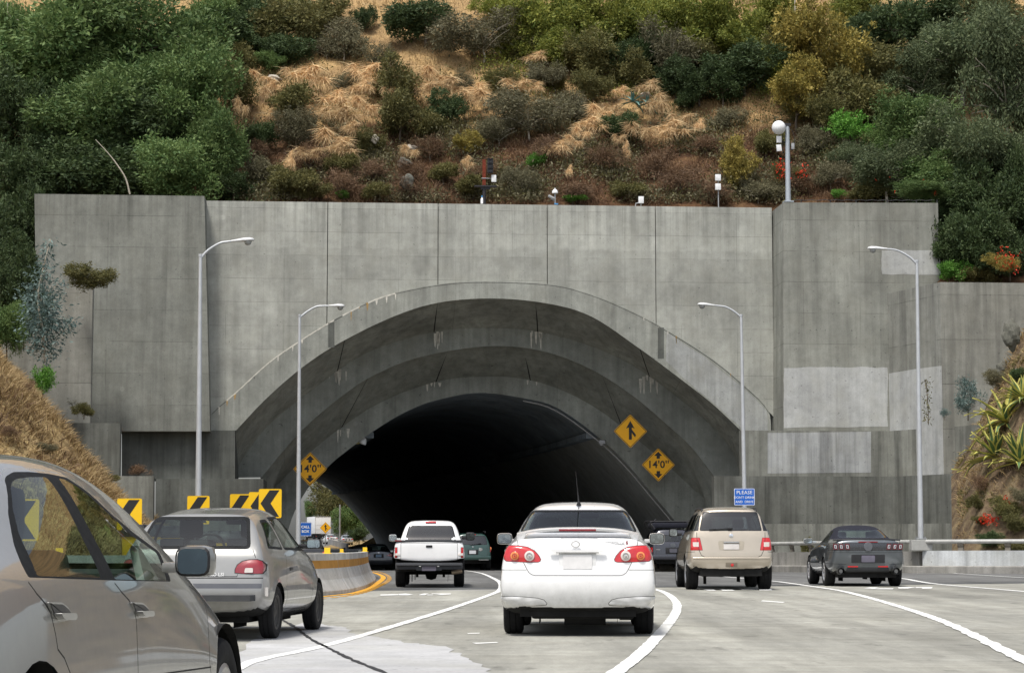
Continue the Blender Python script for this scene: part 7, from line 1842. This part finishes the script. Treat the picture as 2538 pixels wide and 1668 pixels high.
    # tall eucalyptus sapling on the left bank
    foot=hit_fn(105*K,835*K,bankL,60,100) or at(105*K,835*K,95); Y=foot.y; m=Y/F*K
    r=empty('eucalyptus_sapling',foot,0,'slender blue grey eucalyptus sapling on the left bank','tree')
    rng=np.random.default_rng(77); P=[];N=[]
    def em(x0,y0,x1,y1,n,s):
        for _ in range(n):
            t=rng.random(); c=at((x0+(x1-x0)*t)*K,(y0+(y1-y0)*t)*K,Y+rng.normal(0,.3)); o=rng.normal(0,s*m,3); o[1]*=1.0; P.append([c.x+o[0]-foot.x,c.y+o[1]-foot.y,c.z+o[2]-foot.z]); N.append([o[0],o[1],abs(o[2])*.3-.1])
    em(118,560,100,640,260,10); em(100,640,92,700,420,17); em(95,690,100,760,1700,24); em(105,740,150,770,330,13); em(150,765,172,742,90,6); em(90,760,110,825,900,17); em(140,650,146,690,60,7)
    P=np.array(P);N=np.array(N);N/=np.linalg.norm(N,axis=1,keepdims=True)+1e-9
    V,Fq=leaves(rng,P,N,.17,.34,.3,.7); link(bpy.data.objects.new('crown',np_mesh('crown',V,Fq,[LM['BL']])),r)
    mb=MB(); q=lambda x,y:at(x*K,y*K,Y)-foot
    mb.tube(catmull([Vector((0,0,-.1)),q(98,760),q(88,690),q(104,610),q(118,556)],5),[.07-.05*k/20 for k in range(21)],6); mb.tube([q(98,760),q(150,770),q(172,742)],.02,5); mb.tube([q(95,700),q(145,650)],.015,5); mb.build('trunk',PALEB,r)
    # bare white stem leaning out of the left trees
    f=hit_hill(300*K,447*K); mb=MB(); mb.tube(catmull([at(x*K,y*K,f.y-4.2)-f for x,y in [(302,452),(292,415),(272,383),(250,355),(222,325)]],6),[.05-.03*k/24 for k in range(25)],6)
    o=mb.build('bare_stem',PALEB); o.location=f; tag(o,'bare curved whitish stem leaning from the dark trees over the left pylon','branch')
    f=hit_hill(20*K,110*K); mb=MB(); mb.tube(catmull([at(x*K,y*K,f.y-8)-f for x,y in [(60,110),(55,75),(42,48),(20,36),(18,8)]],6),[.06-.035*k/24 for k in range(25)],6); o=mb.build('bare_stem',PALEB); o.location=f; tag(o,'bare grey branch at the top left corner in the green tree','branch')
    for pts,lb in (([(1848,0),(1848,30),(1850,62)],'pale upright stem among the yellow tipped trees'),([(1905,150),(1918,125),(1940,96)],'pale forked limb under the yellow tipped tree')):
        f=hit_hill(pts[0][0]*K,pts[-1][1]*K); mb=MB(); mb.tube(catmull([at(x*K,y*K,f.y-6.5)-f for x,y in pts],5),.05,6); o=mb.build('bare_stem',PALEB); o.location=f; tag(o,lb,'branch')
    # ---- agaves
    EDGE=plain('yellow agave edge',(.50,.46,.12),.5,0,.3,0,.1,4); MIDG=plain('agave green',(.09,.16,.07),.5,0,.3,0,.2,4); BLUEA=plain('blue agave',(.12,.24,.22),.5,0,.3,0,.15,4)
    def agave(name,label,c,Rr,n,mats,seed,stripe):
        rr=random.Random(seed); mb=MB()
        for i in range(n):
            a=i*2.399+rr.uniform(-.2,.2); el=R(rr.uniform(-12,80)); L=Rr*rr.uniform(.75,1.15); w=Rr*.075
            d=Vector((math.cos(a)*math.cos(el),math.sin(a)*math.cos(el),math.sin(el))); s=Vector((-math.sin(a),math.cos(a),0)); up=s.cross(d) if s.cross(d).z>0 else -s.cross(d)
            rows=[]
            for k in range(7):
                t=k/6; p=d*L*t-Vector((0,0,1))*L*.38*t*t*math.cos(el)*rr.uniform(.8,1.2); ww=w*(1.0 if t<.5 else (1-t)*2)*(.7+.6*t if t<.5 else 1)+.004
                rows.append([p-s*ww+up*w*.35,p-s*ww*.55,p+s*ww*.55,p+s*ww+up*w*.35])
            for q0,q1 in zip(rows,rows[1:]):
                for j in range(3): mb.flat([q0[j],q0[j+1],q1[j+1],q1[j]],(1 if j!=1 and stripe else 0))
        o=mb.build(name,mats); o.location=c; tag(o,label,'agave'); return o
    def bankpt(xd,yd): return hit_fn(xd*K,yd*K,bankR,84.2,106) or at(xd*K,yd*K,95)
    for i,(x,y,rr_,lb) in enumerate([(2340,985,2.1,'large yellow edged agave highest on the right bank'),(2315,1065,1.9,'large yellow edged agave lower on the right bank'),(2370,1085,1.8,'yellow edged agave cut by the right picture edge'),(2378,930,1.5,'small yellow edged agave at the right edge above the others')]):
        agave('agave',lb,bankpt(x,y),rr_,34,[MIDG,EDGE],i+3,True)
    for x,y,rr_,lb in [(1466,238,1.0,'large blue green agave on the slope left of its twin'),(1500,243,.85,'smaller blue green agave on the slope right of its twin')]:
        f=hit_hill(x*K,y*K); f.y-=2.2; f.z=at(x*K,y*K,f.y).z; agave('agave',lb,f,rr_,20,[BLUEA,BLUEA],x%17,False)
    # ---- red flowers
    def flowers(label,xd,yd,rx,ry,n,foot,cat='flowers',g='OG'):
        Y=foot.y; m=Y/F*K; rng=np.random.default_rng(n); c=at(xd*K,yd*K,Y)
        r=empty('flowering_shrub',foot,0,label,cat); P=rng.normal(0,.42,(n,3))*np.array([rx*m,rx*m*.6,ry*m]); P[:,1]-=.5
        V=[];Fq=[]
        for k in range(4):
            v,f=leaves(rng,P+rng.normal(0,.03,(n,3)),np.tile([[0,-1,.5]],(n,1)),.065,.8,0,.8); Fq.append(f+len(V)*n*4 if False else f+4*n*k); V.append(v)
        o=link(bpy.data.objects.new('blossom',np_mesh('blossom',np.concatenate(V),np.concatenate(Fq),[LM['RD']])),r); o.location=c-foot
        o=link(bpy.data.objects.new('foliage',crown(g,1)),r); o.location=c-foot; o.scale=(rx*m,rx*m*.6,ry*m)
    for (x,y,a,b,n,lb) in [(1815,400,22,32,60,'red flowered shrub just left of the radar pole'),(1862,405,20,20,30,'red flowered shrub just right of the radar pole')]:
        f=hit_hill(x*K,(y+b)*K); f.y-=1.6; flowers(lb,x,y,a,b,n,f)
    f=at(2330*K,650*K,104.8); flowers('orange red flowering shrub on top of the right wing wall',2335,610,42,34,70,f,g='BY'); f=at(2150*K,450*K,108); flowers('sparse red blossoms in the trees behind the right pylon',2140,440,90,30,14,hit_hill(2140*K,455*K)-Vector((0,4.5,0)),g='G')
    flowers('low red flowers at the foot of the right bank beside the terrace',2292,1210,34,14,70,bankpt(2292,1218)); flowers('few red flowers on the right bank below the agaves',2330,1170,14,24,16,bankpt(2330,1190))
    # rocks on the hill and the right bank
    RK=plain('pale rock',(.42,.38,.32),.95,0,.2,0,.25,4); RK2=plain('grey rock',(.13,.13,.11),.95,0,.2,0,.25,4)
    def rock(label,p,s,mat,seed):
        bm=bmesh.new(); bmesh.ops.create_icosphere(bm,subdivisions=3,radius=1); rr=random.Random(seed); o3=[rr.uniform(0,9) for _ in range(3)]
        for v in bm.verts:
            k=1+.22*math.sin(v.co.x*3+o3[0])*math.cos(v.co.y*3.4+o3[1])+.12*math.sin(v.co.z*7+v.co.x*5+o3[2]); v.co*=k
        me=bpy.data.meshes.new('rock'); bm.to_mesh(me); bm.free(); me.materials.append(mat); o=link(bpy.data.objects.new('rock',me)); o.location=p; o.scale=s; tag(o,label,'rock','rocks on the slopes')
    for i,(x,y,a,b,m_,lb) in enumerate([(635,185,26,14,RK,'pale rock over the leftmost wall panel among straw clumps'),(870,325,14,14,RK,'pale rock right of the straw clumps low on the slope'),(868,195,22,14,RK,'pale rock under the straw clump over the second panel'),(955,345,18,12,RK,'pale rounded rock low over the second wall panel'),(940,380,22,18,RK2,'grey rock ledge low over the second wall panel'),(945,425,18,30,RK2,'grey rock ledge just behind the wall top, second panel'),(1500,222,18,10,RK,'pale rock behind the blue green agaves'),(1160,210,16,10,RK,'pale rock over the middle wall panel')]):
        f=hit_hill(x*K,y*K); f.y-=1.6; c=at(x*K,y*K,f.y); m=f.y/F*K; rock(lb,c,(a*m*.8,a*m*.6,b*m*.7),m_,i)
    for i,(x,y,a,b,lb) in enumerate([(2350,780,20,34,'dark rock at the top of the right bank'),(2330,860,16,18,'grey rock on the right bank above the agaves'),(2365,870,14,12,'small grey rock at the right edge of the bank')]):
        f=bankpt(x,y); m=f.y/F*K; rock(lb,f,(a*m,a*m*.7,b*m),RK2,40+i)
    f=at(1962*K,1276*K,97.5); rock('tan boulder behind the rail beside the beige car',f,(.35,.3,.3),RK,61)
    # ---- beyond the exit of the bore
    def fartree(label,px,py,Y,rx,rz,kind,v):
        c=at(px,py,Y); b=zroad(Y); r=empty('roadside_tree',(c.x,Y,b),0,label,'tree','trees beyond the bore'); o=link(bpy.data.objects.new('crown',crown(kind,v)),r); o.location=(0,0,c.z-b); o.scale=(rx,rx,rz); t=link(bpy.data.objects.new('trunk',trunk(kind,v,BARK)),r); t.scale=(rx*.7,rx*.7,(c.z-b)); return r
    fartree('olive roadside tree beyond the bore above the truck',805,1240,372,4.2,5.0,'OG',0); fartree('dark roadside tree beyond the bore left of the truck',768,1262,395,1.6,2.6,'G',1)
    fartree('dark green tree beyond the bore right of the far post',865,1290,335,3.0,3.4,'G',2); fartree('low dark bush beyond the bore right of the far cars',890,1322,308,1.9,1.5,'D',0); fartree('wide olive tree filling the right of the far opening',850,1255,360,3.6,4.6,'OG',2)
    # low wall, railing and post out there
    PC=concrete('far wall concrete',.30,.3,False,1,None,.2); p0=at(804,1350,318); p1=at(858,1362,283); r=empty('low_wall',(p0.x,p0.y,zroad(318)),0,'low concrete wall with a rail beyond the tunnel exit','wall'); d=Vector((p1.x-p0.x,p1.y-p0.y,zroad(283)-zroad(318)))
    mb=MB(); n=Vector((-d.y,d.x,0)).normalized()*.3; mb.add([Vector((0,0,-1)),d+Vector((0,0,-1)),d+Vector((0,0,.75)),Vector((0,0,.75)),n+Vector((0,0,-1)),d+n+Vector((0,0,-1)),d+n+Vector((0,0,.75)),n+Vector((0,0,.75))],[(0,1,2,3),(5,4,7,6),(3,2,6,7),(0,3,7,4),(1,5,6,2)]); mb.build('wall_body',PC,r)
    mb=MB(); mb.tube([Vector((0,0,1.05)),d+Vector((0,0,1.05))],.07,6); mb.build('rail',PC,r)
    b=at(842,1352,300); t=at(842,1250,300); mb=MB(); mb.tube([Vector((0,0,-.5)),Vector((0,0,t.z-zroad(300)))],.12,8); o=mb.build('far_post',PC); o.location=(b.x,300,zroad(300)); tag(o,'slim pale post beyond the tunnel exit right of the truck','post')
    # dry stalk on the right terrace
    f=at(2158*K,978*K,103.5); mb=MB(); mb.tube(catmull([Vector((0,0,-.2)),Vector((-.02,0,1.0)),Vector((-.1,0,2.0))],4),.02,5)
    o=mb.build('tall_weed',BARK); o.location=f; tag(o,'tall thin dry weed against the pale painted wing wall','weed'); rng=np.random.default_rng(9); P=np.stack([rng.normal(-.05,.10,140),rng.normal(0,.1,140),rng.uniform(-.1,2.1,140)],1); V,Fq=leaves(rng,P,rng.normal(0,1,(140,3)),.16,.3); q=link(bpy.data.objects.new('foliage',np_mesh('foliage',V,Fq,[LM['OG']])),o)
    finish_labels()
# ------------------------------------------------------------------ light, camera
def build_light():
    w=bpy.data.worlds.new('World'); scene.world=w; w.use_nodes=True; nt=w.node_tree
    bg=nt.nodes.get('Background') or nt.nodes.new('ShaderNodeBackground')
    sk=nt.nodes.new('ShaderNodeTexSky'); sk.sky_type='NISHITA'; sk.sun_disc=False
    elev,az=R(64),math.atan2(-.45,-.9)
    sk.sun_elevation=elev; sk.sun_rotation=az; sk.air_density=1.0; sk.dust_density=3.0; sk.ozone_density=1.0
    hs=nt.nodes.new("ShaderNodeHueSaturation"); hs.inputs["Saturation"].default_value=.45; nt.links.new(sk.outputs[0],hs.inputs["Color"])
    nt.links.new(hs.outputs[0],bg.inputs[0]); bg.inputs[1].default_value=.115
    out=[n for n in nt.nodes if n.type=='OUTPUT_WORLD'][0]; nt.links.new(bg.outputs[0],out.inputs[0])
    L=bpy.data.lights.new('sun','SUN'); L.energy=2.1; L.angle=R(10); L.color=(1,.96,.89)
    o=bpy.data.objects.new('sun',L); COL.objects.link(o)
    d=Vector((math.sin(az)*math.cos(elev),math.cos(az)*math.cos(elev),math.sin(elev)))
    o.rotation_euler=(-d).to_track_quat('-Z','Y').to_euler(); o.location=d*200
    cam=bpy.data.cameras.new('camera'); c=bpy.data.objects.new('camera',cam); COL.objects.link(c)
    cam.sensor_width=36; cam.lens=36*F/2538; cam.clip_end=6000; cam.clip_start=.1
    c.location=(0,0,CH); c.rotation_euler=(R(90)+PITCH,0,0); scene.camera=c
    vs=scene.view_settings; scene.display_settings.display_device='sRGB'
    vs.view_transform='Standard'; vs.look='None'; vs.exposure=.66; vs.gamma=1; vs.use_curve_mapping=False
    scene.render.engine='CYCLES'
    scene.cycles.max_bounces=10; scene.cycles.diffuse_bounces=8; scene.cycles.transparent_max_bounces=16; scene.cycles.caustics_reflective=False; scene.cycles.caustics_refractive=False
    scene.cycles.sample_clamp_indirect=6
build_road(); build_portal(); build_furniture(); build_vehicles(); build_vegetation(); build_light()
